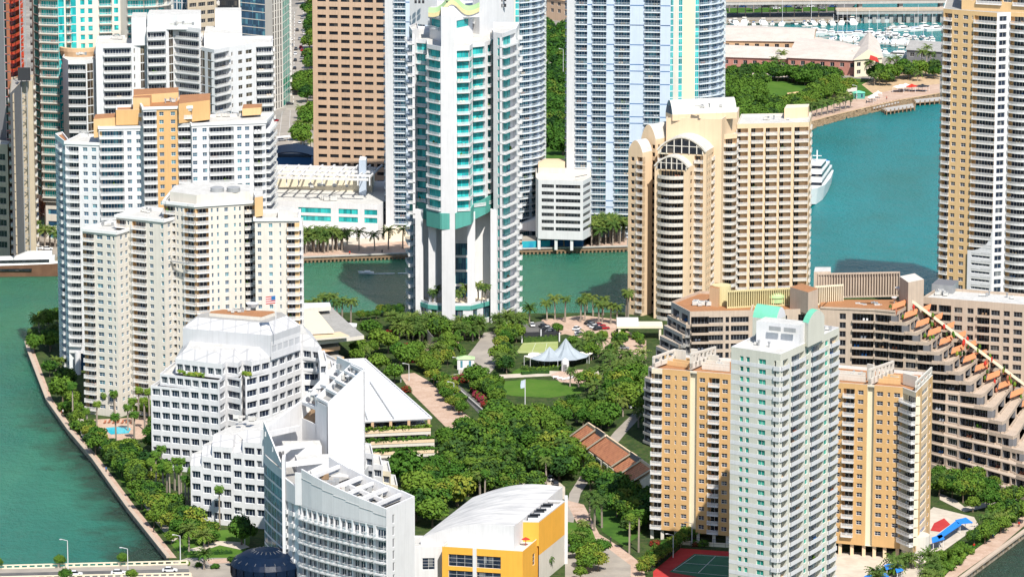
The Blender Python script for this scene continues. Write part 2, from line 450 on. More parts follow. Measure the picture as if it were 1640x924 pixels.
leafmat('leaf_y', (0.115, 0.160, 0.020), (0.165, 0.205, 0.028))
leafmat('leaf_p', (0.060, 0.115, 0.022), (0.120, 0.170, 0.035))
leafmat('leaf_pd', (0.030, 0.065, 0.018), (0.060, 0.100, 0.025))
leafmat('flower', (0.300, 0.012, 0.030), (0.160, 0.040, 0.030))
def special_mats():
    m, n, l, b = newmat('ribroof'); v = coords(n)
    wv = n.new('ShaderNodeTexWave'); wv.wave_type = 'BANDS'; wv.bands_direction = 'Y'; wv.inputs['Scale'].default_value = .09; wv.inputs['Distortion'].default_value = 0
    l.new(v, wv.inputs['Vector']); c = mixc(n, l, mapr(n, l, wv.outputs['Fac'], .0, .25, 1, 0), (0.72, 0.74, 0.76), (0.42, 0.44, 0.47))
    l.new(mixc(n, l, mapr(n, l, noise(n, l, .12, 4, v), .4, .7, 0, .4), c, (0.6, 0.6, 0.6)), b.inputs['Base Color']); b.inputs['Roughness'].default_value = .55
    bp = n.new('ShaderNodeBump'); bp.inputs['Distance'].default_value = .3; bp.inputs['Strength'].default_value = .6; l.new(wv.outputs['Fac'], bp.inputs['Height']); l.new(bp.outputs[0], b.inputs['Normal'])
    m, n, l, b = newmat('membrane'); v = coords(n)
    f = mapr(n, l, noise(n, l, .35, 5, stretch(n, l, v, (.25, 1.2, 1))), .4, .68, 0, 1)
    l.new(mixc(n, l, f, (0.66, 0.65, 0.63), (0.42, 0.42, 0.42)), b.inputs['Base Color']); b.inputs['Roughness'].default_value = .7
    m, n, l, b = newmat('tile'); v = coords(n)
    br = n.new('ShaderNodeTexBrick'); br.inputs['Scale'].default_value = 1.0; br.inputs['Brick Width'].default_value = .9; br.inputs['Row Height'].default_value = .5; br.inputs['Mortar Size'].default_value = .05
    br.inputs['Color1'].default_value = (.72, .28, .14, 1); br.inputs['Color2'].default_value = (.50, .18, .09, 1); br.inputs['Mortar'].default_value = (.20, .07, .04, 1)
    rt = n.new('ShaderNodeMapping'); rt.inputs['Rotation'].default_value = (0, 0, R(55)); l.new(v, rt.inputs[0]); l.new(rt.outputs[0], br.inputs['Vector'])
    l.new(mixc(n, l, mapr(n, l, noise(n, l, .5, 5, v), .35, .7, 0, .7), br.outputs['Color'], (.66, .28, .13)), b.inputs['Base Color']); b.inputs['Roughness'].default_value = .85
special_mats()
def seammat(name, col, col2, sc):
    m, n, l, b = newmat(name); v = coords(n); out = None
    for d in ('X', 'Y'):
        wv = n.new('ShaderNodeTexWave'); wv.wave_type = 'BANDS'; wv.bands_direction = d; wv.inputs['Scale'].default_value = sc; l.new(v, wv.inputs['Vector'])
        f = mapr(n, l, wv.outputs['Fac'], 0, .12, .8, 0); out = mixc(n, l, f, out if out is not None else col, col2)
    out = mixc(n, l, mapr(n, l, noise(n, l, .25, 5, v), .45, .7, 0, .5), out, col2)
    l.new(out, b.inputs['Base Color']); b.inputs['Roughness'].default_value = .5
seammat('seamroof', (0.60, 0.60, 0.60), (0.36, 0.36, 0.37), .075)
# ================================================================ ground (outlines in photo pixels, z fixed) comes in c_ground
# ---------------------------------------------------------------- front right: white tower and its two tan neighbours
def back(a, b, depth):
    """point pair behind edge a-b (inward), to close a rectangle"""
    dx, dy = b[0] - a[0], b[1] - a[1]; L = math.hypot(dx, dy); nx, ny = -dy / L * depth, dx / L * depth
    return [(b[0] + nx, b[1] + ny), (a[0] + nx, a[1] + ny)]
def along(a, b, t): return (a[0] + (b[0] - a[0]) * t, a[1] + (b[1] - a[1]) * t)

z = ZT(1250, 1003, 566)
b = Bld('apartment_tower', 'tall white tower with green barrel roof caps and tilted balcony parapets, frontmost at right', 'apartment tower', P(1256, 990), fine=True,
        pitch=2.88, wall='greenwhite', trim='white', glass='glass_green', door='glass_blue', par=1.7, pr=.5, rd=1.3, wh=1.5, sill=.85, solid=.95, roof='roofwhite', back='greenwhite')
zr = b.prism(PL([(1171, 555), (1250, 567), (1263, 561.5), (1344, 524), (1260, 512)], z), LZ, z,
        [('w14 n6 w4 n6 w14 W12 w13 S10', dict(band='white', bandh=1.1)), ('S1', dict(dfrac=.8)), 'w5 S22 w3 n5 w3 S22 w2 n6 w2 S15 w1', None, None])
zp = zr + 6.6
q = b.p('penthouse')
q.solid(PL([(1211, 551), (1280, 558), (1294, 551.5), (1225, 544)], zr), zr, zp, 'white', 'roofwhite')
for x0 in (1231, 1255):   # louvres
    a_, b_ = P(x0, 553.0 + (x0 - 1211) * .1, zr), P(x0 + 19, 553 + (x0 + 19 - 1211) * .1, zr)
    q.solid([(a_[0], a_[1] - .15), (b_[0], b_[1] - .15), (b_[0], b_[1] + .3), (a_[0], a_[1] + .3)], zp - 1.9, zp - .7, 'metalgrey')
q = b.p('barrel_cap'); v4 = PL([(1205, 541), (1243, 546.5), (1258, 539), (1220, 533.5)], zr)
q.solid(v4, zr, zr + 6.0, 'greenwhite'); q.vault(v4[1], v4[2], v4[3], v4[0], zr + 6.0, 3.2, 'copper', 'white')
q = b.p('lift_tower'); v4 = PL([(1296, 552), (1308, 546.5), (1298, 541), (1287, 546)], zr)
v4 = PL([(1294, 556), (1320, 543.5), (1311, 541), (1285, 553)], zr)
q.solid(v4, zr, zr + 6.8, 'greenwhite'); q.vault(v4[0], v4[1], v4[2], v4[3], zr + 6.8, 2.6, 'copper', 'greenwhite')
b.clutter(PL([(1190, 552), (1240, 560), (1250, 556), (1200, 548)], zr), zr, 3, 1, 1.2)
b.clutter(PL([(1262, 543), (1282, 540), (1280, 535), (1258, 537)], zr), zr, 5, 2, 2.4)
b.clutter(PL([(1322, 536), (1336, 528), (1326, 524), (1310, 530)], zr), zr, 2, 3, 1.4)

def finwall(q, x0, y0, x1, y1, z, h0, h1, th=.6, mat='white_warm'):
    a, c = P(x0, y0, z), P(x1, y1, z); dx, dy = c[0] - a[0], c[1] - a[1]; L = math.hypot(dx, dy); nx, ny = -dy / L * th, dx / L * th
    q.solid([a, c, (c[0] + nx, c[1] + ny), (a[0] + nx, a[1] + ny)], z - .2, [z + h0, z + h1, z + h1, z + h0], mat)
def fin_open(q, x0, y0, x1, y1, z, h0, h1, mat='white_warm', n=4):
    """sloping roof screen wall with square openings"""
    a, c = P(x0, y0, z), P(x1, y1, z); dx, dy = c[0] - a[0], c[1] - a[1]; L = math.hypot(dx, dy); ux, uy = dx / L, dy / L; nx, ny = -uy * .5, ux * .5
    def pc(t0, t1, za, zb0, zb1):
        p0 = (a[0] + dx * t0, a[1] + dy * t0); p1 = (a[0] + dx * t1, a[1] + dy * t1)
        q.solid([p0, p1, (p1[0] + nx, p1[1] + ny), (p0[0] + nx, p0[1] + ny)], za if isinstance(za, float) else za, [zb0, zb1, zb1, zb0], mat, bottom=True)
    hh = lambda t: z + h0 + (h1 - h0) * t
    pc(0, 1, z - .2, z + h0 * .35, z + h0 * .35 + (h1 - h0) * .45)
    for i in range(n + 1):
        t = i / n * .94; pc(t, t + .06, z, hh(t) - .6, hh(t + .06) - .6)
    m_ = 8
    for i in range(m_):
        t0, t1 = i / m_, (i + 1) / m_
        p0 = (a[0] + dx * t0, a[1] + dy * t0); p1 = (a[0] + dx * t1, a[1] + dy * t1)
        A = [p0, p1, (p1[0] + nx, p1[1] + ny), (p0[0] + nx, p0[1] + ny)]; z0_, z1_ = hh(t0), hh(t1)
        b4 = [(*A[0], z0_ - .75), (*A[1], z1_ - .75), (*A[2], z1_ - .75), (*A[3], z0_ - .75)]; t4 = [(*A[0], z0_), (*A[1], z1_), (*A[2], z1_), (*A[3], z0_)]
        q.hexa(b4, t4, mat, bottom=True)

TAN = dict(pitch=2.83, wall='tan', trim='trim', glass='glass_navy', par=1.25, pr=.9, rd=1.5, wh=1.35, sill=.85, nh=2, nv=2, door='glass_black', frame='trim', notch=1.1, dfrac=.7, roof='roofbrown')
# left tan tower
z = ZT(1050, 864, 590)
b = Bld('apartment_tower', 'tan apartment tower with white balconies standing just left of the white green-capped tower', 'apartment tower', P(1110, 860), fine=True, **TAN)
A_, B_ = P(1043.7, 589, z), P(1172, 599, z)
pts = [A_, B_] + back(A_, B_, 21)
zr = b.prism(pts, LZ + 3.2, z, ['B17:cream_white w4 W9 w7 n3 w8 W9 w4 C11:cream_white w4 W9 w6 B17 w4 W9 w6', None, None, None])
q = b.p('roof_screen')
fin_open(q, 1107, 591, 1147, 573, z, 4.8, 3.6, 'white_warm', 6); finwall(q, 1106, 591, 1116, 592, z - 2, 6.3, 6.3)
fin_open(q, 1047, 588, 1082, 576, z, 3.2, 3.4, 'white_warm', 3); finwall(q, 1082, 576, 1097, 578, z, 3.2, 3.2); finwall(q, 1134, 578, 1150, 580, z, 2, 2, .5)
q = b.p('roof_parapet')
for y in (0, 4, 8): finwall(q, 1064, 583 - y, 1104, 588 - y, z - .6, 1.2, 1.2, .4, 'tan_light'); finwall(q, 1124, 590 - y, 1168, 594 - y, z - .6, 1.2, 1.2, .4, 'white_warm')
q = b.p('column')
for t in (.02, .15, .32, .46, .6, .8, .97):
    c = along(A_, B_, t); q.box(c[0] - .5, c[0] + .5, c[1] + .8, c[1] + 1.8, LZ, LZ + 3.3, 'white_warm')
b.clutter(PL([(1075, 583), (1100, 586), (1105, 576), (1085, 574)], z - .9), z - .9, 6, 5, 1.6)
b.clutter(PL([(1136, 590), (1165, 592), (1168, 582), (1140, 580)], z - .9), z - .9, 6, 6, 1.6)
# right tan tower
z = ZT(1400, 893, 616.5)
b = Bld('apartment_tower', 'tan apartment tower with white corner balconies standing just right of the white green-capped tower', 'apartment tower', P(1415, 888), fine=True, **TAN)
A_, B_, C_, D_, E_ = P(1326, 611, z), P(1402, 616.5, z), P(1446, 620, z), P(1467, 628, z), P(1494, 600, z)
pts = [A_, C_, D_, E_, P(1478, 596, z), P(1340, 584, z)]
zr = b.prism(pts, LZ + 3.6, z, ['w12 W9 w4 B18 w5 W9 w6 C11:cream_white w4 W10 w7 n4 w6 W10 w4', ('B21:cream_white', dict(pr=1.4)), ('w4:tan_light n3 w3:tan_light W10:cream w2:tan_light n3 w2:tan_light', {}), None, None, None])
q = b.p('roof_screen')
fin_open(q, 1393, 616, 1432, 597, z, 4.8, 3.8, 'white_warm', 6); finwall(q, 1388, 615, 1398, 617, z - 2, 6.2, 6.2); fin_open(q, 1468, 626, 1493, 600, z, 2.8, 2.4, 'white_warm', 4); finwall(q, 1446, 614, 1468, 620, z - .5, 3.2, 3.2)
q = b.p('roof_parapet')
for y in (0, 4, 8): finwall(q, 1342, 607 - y, 1386, 611 - y, z - .6, 1.2, 1.2, .4, 'white_warm'); finwall(q, 1404, 612 - y, 1442, 615 - y, z - .6, 1.2, 1.2, .4, 'tan_light')
q = b.p('column')
for t in (.05, .2, .36, .52, .66, .8, .97):
    c = along(A_, C_, t); q.box(c[0] - .5, c[0] + .5, c[1] + .8, c[1] + 1.8, LZ, LZ + 3.7, 'cream')
q.lathe(*P(1471, 618, z), [(4.2, LZ), (4.2, LZ + 7.5), (0, LZ + 7.5)], 'white_warm', 14)
b.clutter(PL([(1345, 605), (1380, 608), (1385, 598), (1350, 596)], z - .9), z - .9, 7, 7, 1.5)
b.clutter(PL([(1408, 612), (1440, 614), (1445, 606), (1435, 603)], z - .9), z - .9, 7, 8, 1.5)

# ---------------------------------------------------------------- stepped grey building at right
z = ZT(1160, 722, 497)
b = Bld('apartment_building', 'broad terraced concrete building with a diagonal beam and orange tiled awnings stepping down', 'apartment building', P(1330, 715),
        pitch=2.95, wall='concrete_pink', trim='concrete_pink', glass='glass_black', door='glass_black', frame='metalgrey', par=1.5, pr=.8, rd=1.7, wh=1.9, sill=.5, dfrac=.97, back='shadegrey', head=.28, rail='railglass', roof='roofbrown', railtop='concrete_pink', recess=.3, solid=.55)  # recess back walls coloured dark grey to stand in for their shade
fr = PL([(1105, 499), (1203, 497), (1312, 494)], z)
# left wing
L0, L1 = P(1075, 483, z), P(1105, 499, z)
zr = b.prism([L0, L1, fr[1], P(1212, 468, z), P(1120, 466, z)], LZ, z,
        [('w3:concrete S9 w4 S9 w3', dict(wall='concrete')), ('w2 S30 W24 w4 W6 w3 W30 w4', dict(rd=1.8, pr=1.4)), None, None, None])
# terraces stepping down on the shaded left side
for k in range(7):
    zk = z - 1.0 - (k + 1) * 2.95 * 1.15; sx_ = 6.0 * (k + 1)
    a_, c_ = P(1075 - sx_, 483 + k * .6, z), P(1105 - sx_, 499 - .4 * k, z); e_, f_ = P(1111 - sx_, 499.5, z), P(1081 - sx_, 483, z)
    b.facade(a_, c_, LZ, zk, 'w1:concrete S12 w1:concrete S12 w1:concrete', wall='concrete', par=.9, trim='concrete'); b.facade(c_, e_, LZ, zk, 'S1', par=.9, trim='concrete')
    b.p('terrace').poly([(*p_, zk) for p_ in (a_, c_, e_, f_)], 'concrete_pink'); FOOT.append([a_, c_, e_, f_])
# middle
zm = z
mid = [fr[1], P(1314, 494, z), P(1340, 470, z), P(1212, 468, z)]
b.prism(mid, LZ, zm, ['w15 S26 w5 W6 w4 w12 S26 w6', None, None, None])
# front right wing, floor by floor: each storey reaches further right along a front that swings towards the camera
def yc(x, k=0): return 494 + (x - 1314) * .04 if x < 1400 else 497.4 + (x - 1400) * (.09 + .023 * max(0, k - 7))
XS = [1314, 1338, 1364, 1402] + [1402 + 23 * i for i in range(1, 14)]
nfl = int((z - LZ) / 2.95); rw_ = random.Random(12)
pat = [['w1', 'w6 W9 w8', 'w1 S30 w2'] + [rw_.choice(['S22 w1', 'w3 W14 w3', 'S20 w2', 'w1 S12 w2 W7 w1', 'S22']) for _ in range(14)] for _ in range(6)]
for k in range(nfl + 1):
    z1 = z - k * 2.95 - (0 if k == 0 else .9); z0 = max(LZ, z - (k + 1) * 2.95 - .9); xe = min(1434 + 17.5 * k, 1672)
    if z1 - z0 < 1: continue
    xs = [x for x in XS if x < xe - 8] + [xe]; cv = [P(x, yc(x, k), z) for x in xs]
    for i in range(len(cv) - 1):
        full = xs[i + 1] - xs[i] > 15; last = i >= len(cv) - 3
        tk = pat[(k // 3) % 6][i] if (full and not (last and k < 11)) else 'S1'
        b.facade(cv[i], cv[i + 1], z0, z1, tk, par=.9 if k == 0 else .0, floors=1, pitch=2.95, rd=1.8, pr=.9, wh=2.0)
    bx_ = min(1452 + 19.2 * k, 1690)
    e1 = P(min(xe + 6, 1676), yc(xe, k) - 3, z); e2 = P(bx_, 490, z); e3 = P(bx_ - 10, 480, z); e4 = P(1314, 480, z)
    b.facade(cv[-1], e1, z0, z1, 'S1', par=.9 if k == 0 else 0, floors=1, pitch=2.95, rd=1.5); b.facade(e1, e2, z0, z1, 'w2 S5 w1 S5 w1', par=.9 if k == 0 else 0, floors=1, pitch=2.95)
    ztop = z1; ed = cv + [e1, e2, e3, e4]; b.p('terrace').poly([(*p_, ztop) for p_ in ed], 'roofbrown' if k == 0 else 'concrete_pink')
    if k == 0 or k == nfl: FOOT.append(ed)
    if k:
        W_ = [p_ for p_, x in zip(cv, xs) if x > xe - 42] + [e1, e2]
        for p0, p1 in zip(W_[:-1], W_[1:]):
            d_ = Vector((p1[0] - p0[0], p1[1] - p0[1])).normalized() * .2
            b.p('terrace_parapet').solid([p0, p1, (p1[0] - d_.y, p1[1] + d_.x), (p0[0] - d_.y, p0[1] + d_.x)], ztop, ztop + .85, 'concrete_pink')
    else:
        for p0, p1 in zip(cv[:-1], cv[1:]): b.p('terrace_parapet').bar((*p0, z1 + .3), (*p1, z1 + .3), .5, 'concrete_pink', .6)
# awnings and beam down the diagonal
for k in range(0, 12):
    bx_ = 1454 + 19.2 * k; zk = z - k * 2.95 + 1.6; rnd = random.Random(k * 7)
    for (xa, ya), (xb, yb2) in (((bx_ - 25, 498), (bx_ - 4, 490.5)), ((bx_ + 4, 488.5), (bx_ + 17, 483.5))):
        a_, c_ = P(xa, ya, z), P(xb, yb2, z); q = QB()
        A4 = [(a_[0] - .3, a_[1] - 1.8, zk - .75), (c_[0] - .3, c_[1] - 1.8, zk - .75), (c_[0] + .4, c_[1] + 1.4, zk + .5), (a_[0] + .4, a_[1] + 1.4, zk + .5)]
        q.hexa([(x_, y_, w_ - .2) for x_, y_, w_ in A4], A4, 'terracotta', bottom=True); b.extra.append(('tiled_awning', q))
    for j in range(6):
        q = QB(); c = P(bx_ - rnd.uniform(-26, 30), rnd.uniform(486, 500), z); zt = z - k * 2.95 - .9 if k else z - .9; r_ = rnd.uniform(.25, .5)
        if j < 2 and False: pass
        q.lathe(c[0], c[1], [(r_ * .6, zt), (r_ * .7, zt + .6), (0, zt + .6)], 'redbrown', 7); q.lathe(c[0], c[1], [(r_, zt + .6), (r_ * 1.2, zt + 1.2), (r_ * .6, zt + 1.9), (0, zt + 2.1)], rnd.choice(['leaf_a', 'red', 'leaf_y', 'leaf_b', 'leaf_a', 'redbrown', 'leaf_pd']), 7)
        b.extra.append(('terrace_planter', q))
q = b.p('diagonal_beam'); p0, p1 = P(1452, 490, z), P(1684, 490, z)
q.bar((*p0, z + 2.9), (*p1, z - 12 * 2.95 + 2.9), 1.3, 'cream_white', .8)
# roof works
q = b.p('plant_screen')
def screen(x0, y0, x1, y1, zz, h, mat, gap=.75):
    a, c = P(x0, y0, zz), P(x1, y1, zz); dx_, dy_ = c[0] - a[0], c[1] - a[1]; L_ = math.hypot(dx_, dy_); n_ = int(L_ / gap)
    for i in range(n_ + 1):
        t = i / n_; q.box(a[0] + dx_ * t - .14, a[0] + dx_ * t + .14, a[1] + dy_ * t - .3, a[1] + dy_ * t + .3, zz, zz + h, mat)
    for zz_ in (zz + .1, zz + h - .5): q.bar((a[0], a[1] + .1, zz_ + .2), (c[0], c[1] + .1, zz_ + .2), .5, mat)
    q.solid([(a[0], a[1] + .8), (c[0], c[1] + .8), (c[0], c[1] + 1.1), (a[0], a[1] + 1.1)], zz, zz + h - .4, mat)
zr = z - .9
screen(1165, 494, 1270, 489, zr, 6, 'coppercream'); 
screen(1306, 489, 1350, 486, zr, 6.5, 'cream_white'); screen(1310, 478, 1440, 475, zr, 8.5, 'concrete_pink', .9)
q = QB(); b.extra.append(('lift_tower', q))
q.lathe(*P(1155, 487, zr), [(3.2, zr), (3.2, zr + 6.5), (0, zr + 6.5)], 'coppercream', 16)
q = QB(); b.extra.append(('lift_tower', q)); q.solid(PL([(1136, 490), (1150, 492), (1160, 484), (1146, 482)], zr), zr, zr + 6.3, 'cream_dark', 'roofbrown')
q = QB(); b.extra.append(('lift_tower', q)); q.solid(PL([(1265, 494), (1294, 503), (1310, 497), (1284, 488)], zr), zr, zr + 7.2, 'concrete_pink', 'roofbrown')
q = QB(); b.extra.append(('lift_tower', q)); q.solid(PL([(1303, 478), (1330, 477), (1330, 470), (1305, 470)], zr), zr, zr + 9, 'concrete_pink', 'roofwhite')
q = QB(); b.extra.append(('stair_tower', q)); q.solid(PL([(1440, 482), (1454, 492), (1479, 487), (1464, 477)], z), LZ, z + 8.3, 'concrete_pink', 'white_warm')
for cx in (1202, 1242):
    q = QB(); c = P(cx, 488, zr); q.lathe(*c, [(2.7, zr + .9), (3.0, zr + 1.0), (3.0, zr + 2.6), (3.3, zr + 2.7), (3.2, zr + 3.4), (2.0, zr + 4.2), (1.2, zr + 4.4), (1.2, zr + 4.9), (0, zr + 4.9)], 'copper_light' if cx > 1220 else 'cream_white', 20)
    q.lathe(*c, [(2.5, zr), (2.5, zr + 1)], 'dark', 12)
    b.extra.append(('cooling_tower', q))
for cx, cy, rr in ((1440, 479, 1.5), (1276, 488, .9), (1432, 484, 1.0)):
    q = QB(); c = P(cx, cy + 6, zr); zz = zr + 4.5 if rr > 1 else zr + 2.5
    q.bar((c[0], c[1], zr), (c[0], c[1], zz), .25, 'metalgrey')
    q.lathe(c[0], c[1] - .3, [(0, zz - rr * .3), (rr * .6, zz - rr * .1), (rr, zz + rr * .5), (rr * .55, zz + rr * .1), (0, zz)], 'white', 14)
    b.extra.append(('satellite_dish', q))
b.clutter(PL([(1085, 486), (1110, 496), (1190, 492), (1130, 480)], zr), zr, 14, 21, 2.2)
b.clutter(PL([(1365, 494), (1430, 498), (1425, 488), (1360, 485)], zr), zr, 12, 22, 1.8)
b.clutter(PL([(1215, 485), (1260, 486), (1260, 475), (1215, 474)], zr), zr, 8, 23, 2.5)
# right rear wing
zw = z + .5
q = b.p('wall')
ra, rb = P(1478, 475.5, zw), P(1668, 490, zw)
b.prism([ra, rb] + back(ra, rb, 18), LZ, zw, ['w1 S22 w3 S20 w5 W13 w8 W10 w6 S20 w2 W14 w6 W10 w6 W14 w30', None, None, None], roof='roofwhite', wh=1.8, par=2.0)
rc, rd_ = P(1612, 519, zw - 9), P(1660, 523, zw - 9)
b.prism([rc, rd_] + back(rc, rd_, 12), LZ, zw - 9, ['S12 w1 S30', None, None, None], wall='concrete')
q = b.p('plant_screen'); q.solid(PL([(1492, 468), (1526, 471), (1535, 462), (1502, 460)], zw - .9), zw - .9, zw + 1.9, 'metalgrey', 'shadegrey')
b.clutter(PL([(1485, 474), (1525, 478), (1530, 470), (1490, 466)], zw - .9), zw - .9, 8, 31, 2)
b.clutter(PL([(1545, 474), (1640, 482), (1640, 476), (1550, 468)], zw - .9), zw - .9, 4, 32, 1.5)

# ---------------------------------------------------------------- tan and white tower at the right edge
z = ZT(1515, 532, 20)
b = Bld('apartment_tower', 'tall tan tower with curved white balconies at the right edge beyond the terraces', 'apartment tower', P(1575, 528),
        pitch=2.98, wall='ochre', trim='trim', par=1.2, pr=.9, rd=1.6, wh=1.5, sill=.9, nh=2, nv=2, door='glass_navy', back='tan_light')
A_, B_ = P(1511, 14, z), P(1596, 21, z)
wpts = [A_, P(1525, 15.5, z), P(1597, 21, z), P(1619, 20, z), P(1668, 22, z)]
b.prism([wpts[0], wpts[1], wpts[2], wpts[3], wpts[4], P(1668, -5, z), P(1519, -12, z)], LZ, z,
        [('w2 B12', {}), ('w3 W7 w8 W8 w6 n2 w2 B36', {}), ('w4:white W11 w6:white', dict(wall='white', wh=1.9, nh=1)), ('B1', dict(bulge=2.2, back='tan_light')), None, None, None])
z2 = z + 9
b.prism([P(1540, 12, z), P(1668, 19, z), P(1668, -4, z), P(1545, -10, z)], z - 1, z2, ['W6 w7 n4 w4 B36 w2 W12 w2 B40', None, None, None], parapet=0)
q = b.p('wall')       # white curved base sweep over the ochre balconies
a_, c_ = P(1560, 18.3, z), P(1597, 21, z); dx_, dy_ = c_[0] - a_[0], c_[1] - a_[1]
zc = ZT(1597, 532, 372); zl = ZT(1560, 532, 398)
b.facade((a_[0] - dx_ * .08, a_[1] - .9 - dy_ * .08), (c_[0], c_[1] - .9), LZ, zl - 1, 'w6:white W30 w4:white', wall='white', par=.5, wh=1.6, nv=5)
n_ = 8
for i in range(n_):
    t0, t1 = i / n_, (i + 1) / n_; h = lambda t: zl - 1 + (zc - zl + 3) * (1 - math.sqrt(max(0, 1 - t * t)))
    q.poly([(a_[0] + dx_ * t0, a_[1] + dy_ * t0 - .9, zl - 1), (a_[0] + dx_ * t1, a_[1] + dy_ * t1 - .9, zl - 1), (a_[0] + dx_ * t1, a_[1] + dy_ * t1 - .9, h(t1)), (a_[0] + dx_ * t0, a_[1] + dy_ * t0 - .9, h(t0))], 'white')
# ---------------------------------------------------------------- cream tower with arched glass gables
CRM = dict(pitch=3.0, wall='cream', trim='white_warm', glass='glass_black', door='glass_black', par=1.4, pr=.7, rd=1.7, wh=1.6, sill=.75, back='cream', roof='roofwhite', frame='cream_dark', dfrac=.5, dpos=.1, nv=1)
zR = ZT(1290, 486, 197)
b = Bld('apartment_tower', 'cream tower with several arched glass gables and curved balconies between the two channels', 'apartment tower', P(1150, 498), **CRM)
z = zR
pr = [P(1180.5, 199, z), P(1296, 196, z), P(1300, 181, z), P(1187, 183, z)]
zr = b.prism(pr, LZ, z, ['B18 w5 B20 w4 B19 w4 B19 w5 B23 w1', None, None, None], back='cream', dfrac=.38, rd=1.9)
b.p('wall').solid(PL([(1256, 187), (1294, 185), (1296, 180), (1260, 181)], z), z - 1, z + 3.2, 'cream', 'cream_white')
# rounded column of balconies and mid block
zm_ = ZT(1110, 500, 189.5)
b.prism([P(1067, 189, zm_), P(1156, 191, zm_), P(1162, 187, zm_), P(1181, 180, zm_), P(1184, 172, zm_), P(1075, 172, zm_)], LZ, zm_, [None, None, None, None, None, None], auto='w8 n3 w10 n3 w22', pitch=12, wh=2.4)
c0 = P(1148, 232, ZT(1150, 502, 232)); zc_ = ZT(1165, 496, 214)
b.prism([P(1149, 217, zc_), P(1157, 216, zc_), P(1180.5, 214, zc_), P(1181, 205, zc_), P(1149, 205, zc_)], LZ, zc_, ['w2 W4 w2', ('B1', dict(bulge=2.0, pr=.8, dfrac=.8)), None, None, None])
def arch_block(b, xf, yf, depth, zb_, ztop, rise, specs, x1px, y1px, gname='arched_window', glassy=True, **kw):
    """front edge (x0..x1 at row y at height ztop), vault on top, arched window in the gable"""
    p0, p1 = P(xf, yf, ztop), P(x1px, y1px, ztop); p2, p3 = back(p0, p1, depth)
    b.prism([p0, p1, p2, p3], zb_, ztop, specs, parapet=0, **kw)
    q = b.p('arched_roof'); q.vault(p0, p1, p2, p3, ztop, rise, 'roofwhite', 'cream', n=12)
    if glassy:
        dx, dy = p1[0] - p0[0], p1[1] - p0[1]; L = math.hypot(dx, dy); ux, uy = dx / L, dy / L
        q = QB(); W = lambda u, d, zz: (p0[0] + ux * u + uy * d, p0[1] + uy * u - ux * d, zz)
        n = 12; pts = []
        for i in range(n + 1):
            t = i / n; pts.append((t, ztop + (rise * math.sin(math.pi * t) ** .8 if 0 < t < 1 else 0)))
        sc = lambda t: .5 + (t - .5) * .86
        arc = [W(L * sc(t), .12, ztop + (zz - ztop) * .86 - .1) for t, zz in pts]
        q.poly([W(L * sc(0), .12, ztop - 1.2)] + [W(L * sc(1), .12, ztop - 1.2)] + arc[::-1], 'glass_black')
        for t in (.0, .14, .32, .5, .68, .86, 1.0):
            zz = ztop + (rise * math.sin(math.pi * t) ** .8 if 0 < t < 1 else 0) * .86
            a_ = W(L * sc(t), .22, ztop - 1.2); q.bar(a_, (a_[0], a_[1], zz), .35, 'white_warm')
        q.bar(W(L * sc(0), .22, ztop + rise * .3), W(L * sc(1), .22, ztop + rise * .3), .25, 'white_warm')
        for (t0, z0_), (t1, z1_) in zip(pts[:-1], pts[1:]): q.bar(W(L * t0, .2, z0_ - .2), W(L * t1, .2, z1_ - .2), .6, 'white_warm')
        b.extra.append((gname, q))
    return p0, p1, p2, p3
def edges_of(px): return [P(a, c, 0) for a, c in px]
z1_ = ZT(1092, 507, 240)
arch_block(b, 1053, 239, 16, LZ, z1_, 5.2, ['w1 B14:cream_white w36 B12 w4', None, None, None], 1131, 243, pitch=3.0)
z1b = ZT(1140, 503, 243)
b.prism([P(1130, 243, z1b), P(1148, 237, z1b), P(1150, 225, z1b), P(1131, 228, z1b)], LZ, z1b, ['w2 W5 w3 W5 w3', None, None, None])
z2_ = ZT(1075, 511, 266)
p0, p1, p2, p3 = arch_block(b, 1048.5, 265, 12, LZ, z2_, 4.0, ['w6 B42 w8', None, None, None], 1103, 268, pr=.8, bulge=2.0, dfrac=.86, dpos=.5, rail='white_warm', back='cream_white')
b.prism([p1, P(1115, 264, z2_), P(1131, 262, z2_), P(1131, 252, z2_), P(1103, 255, z2_)], LZ, z2_, ['w3 n3 w6', 'B14 w1', None, None, None])
z3_ = ZT(1037, 499, 222); arch_block(b, 1027, 221, 12, LZ, z3_, 5.4, ['B16 w3 W5 w1', None, None, None], 1050, 224, glassy=False)
z4_ = ZT(1017, 505, 244); arch_block(b, 1006.5, 242, 6, LZ, z4_, 4.4, ['w4 W5 w4 B8', None, None, None], 1029, 245, glassy=False, auto='w1')
q = b.p('barrel_roof'); zt = zm_
v4 = PL([(1066, 186), (1077, 190), (1180, 186), (1170, 180)], zt)
q.solid(v4, zt - 1, zt + 1.4, 'cream'); q.vault(v4[1], v4[0], v4[3], v4[2], zt + 1.4, 5.2, 'roofwhite', 'glass_blue', n=12)
b.clutter(PL([(1095, 178), (1170, 176), (1175, 172), (1095, 173)], zt + 4), zt + 4.6, 5, 41, 1.5)
b.clutter(PL([(1195, 196), (1285, 194), (1285, 188), (1195, 190)], zr), zr, 6, 42, 1.5)

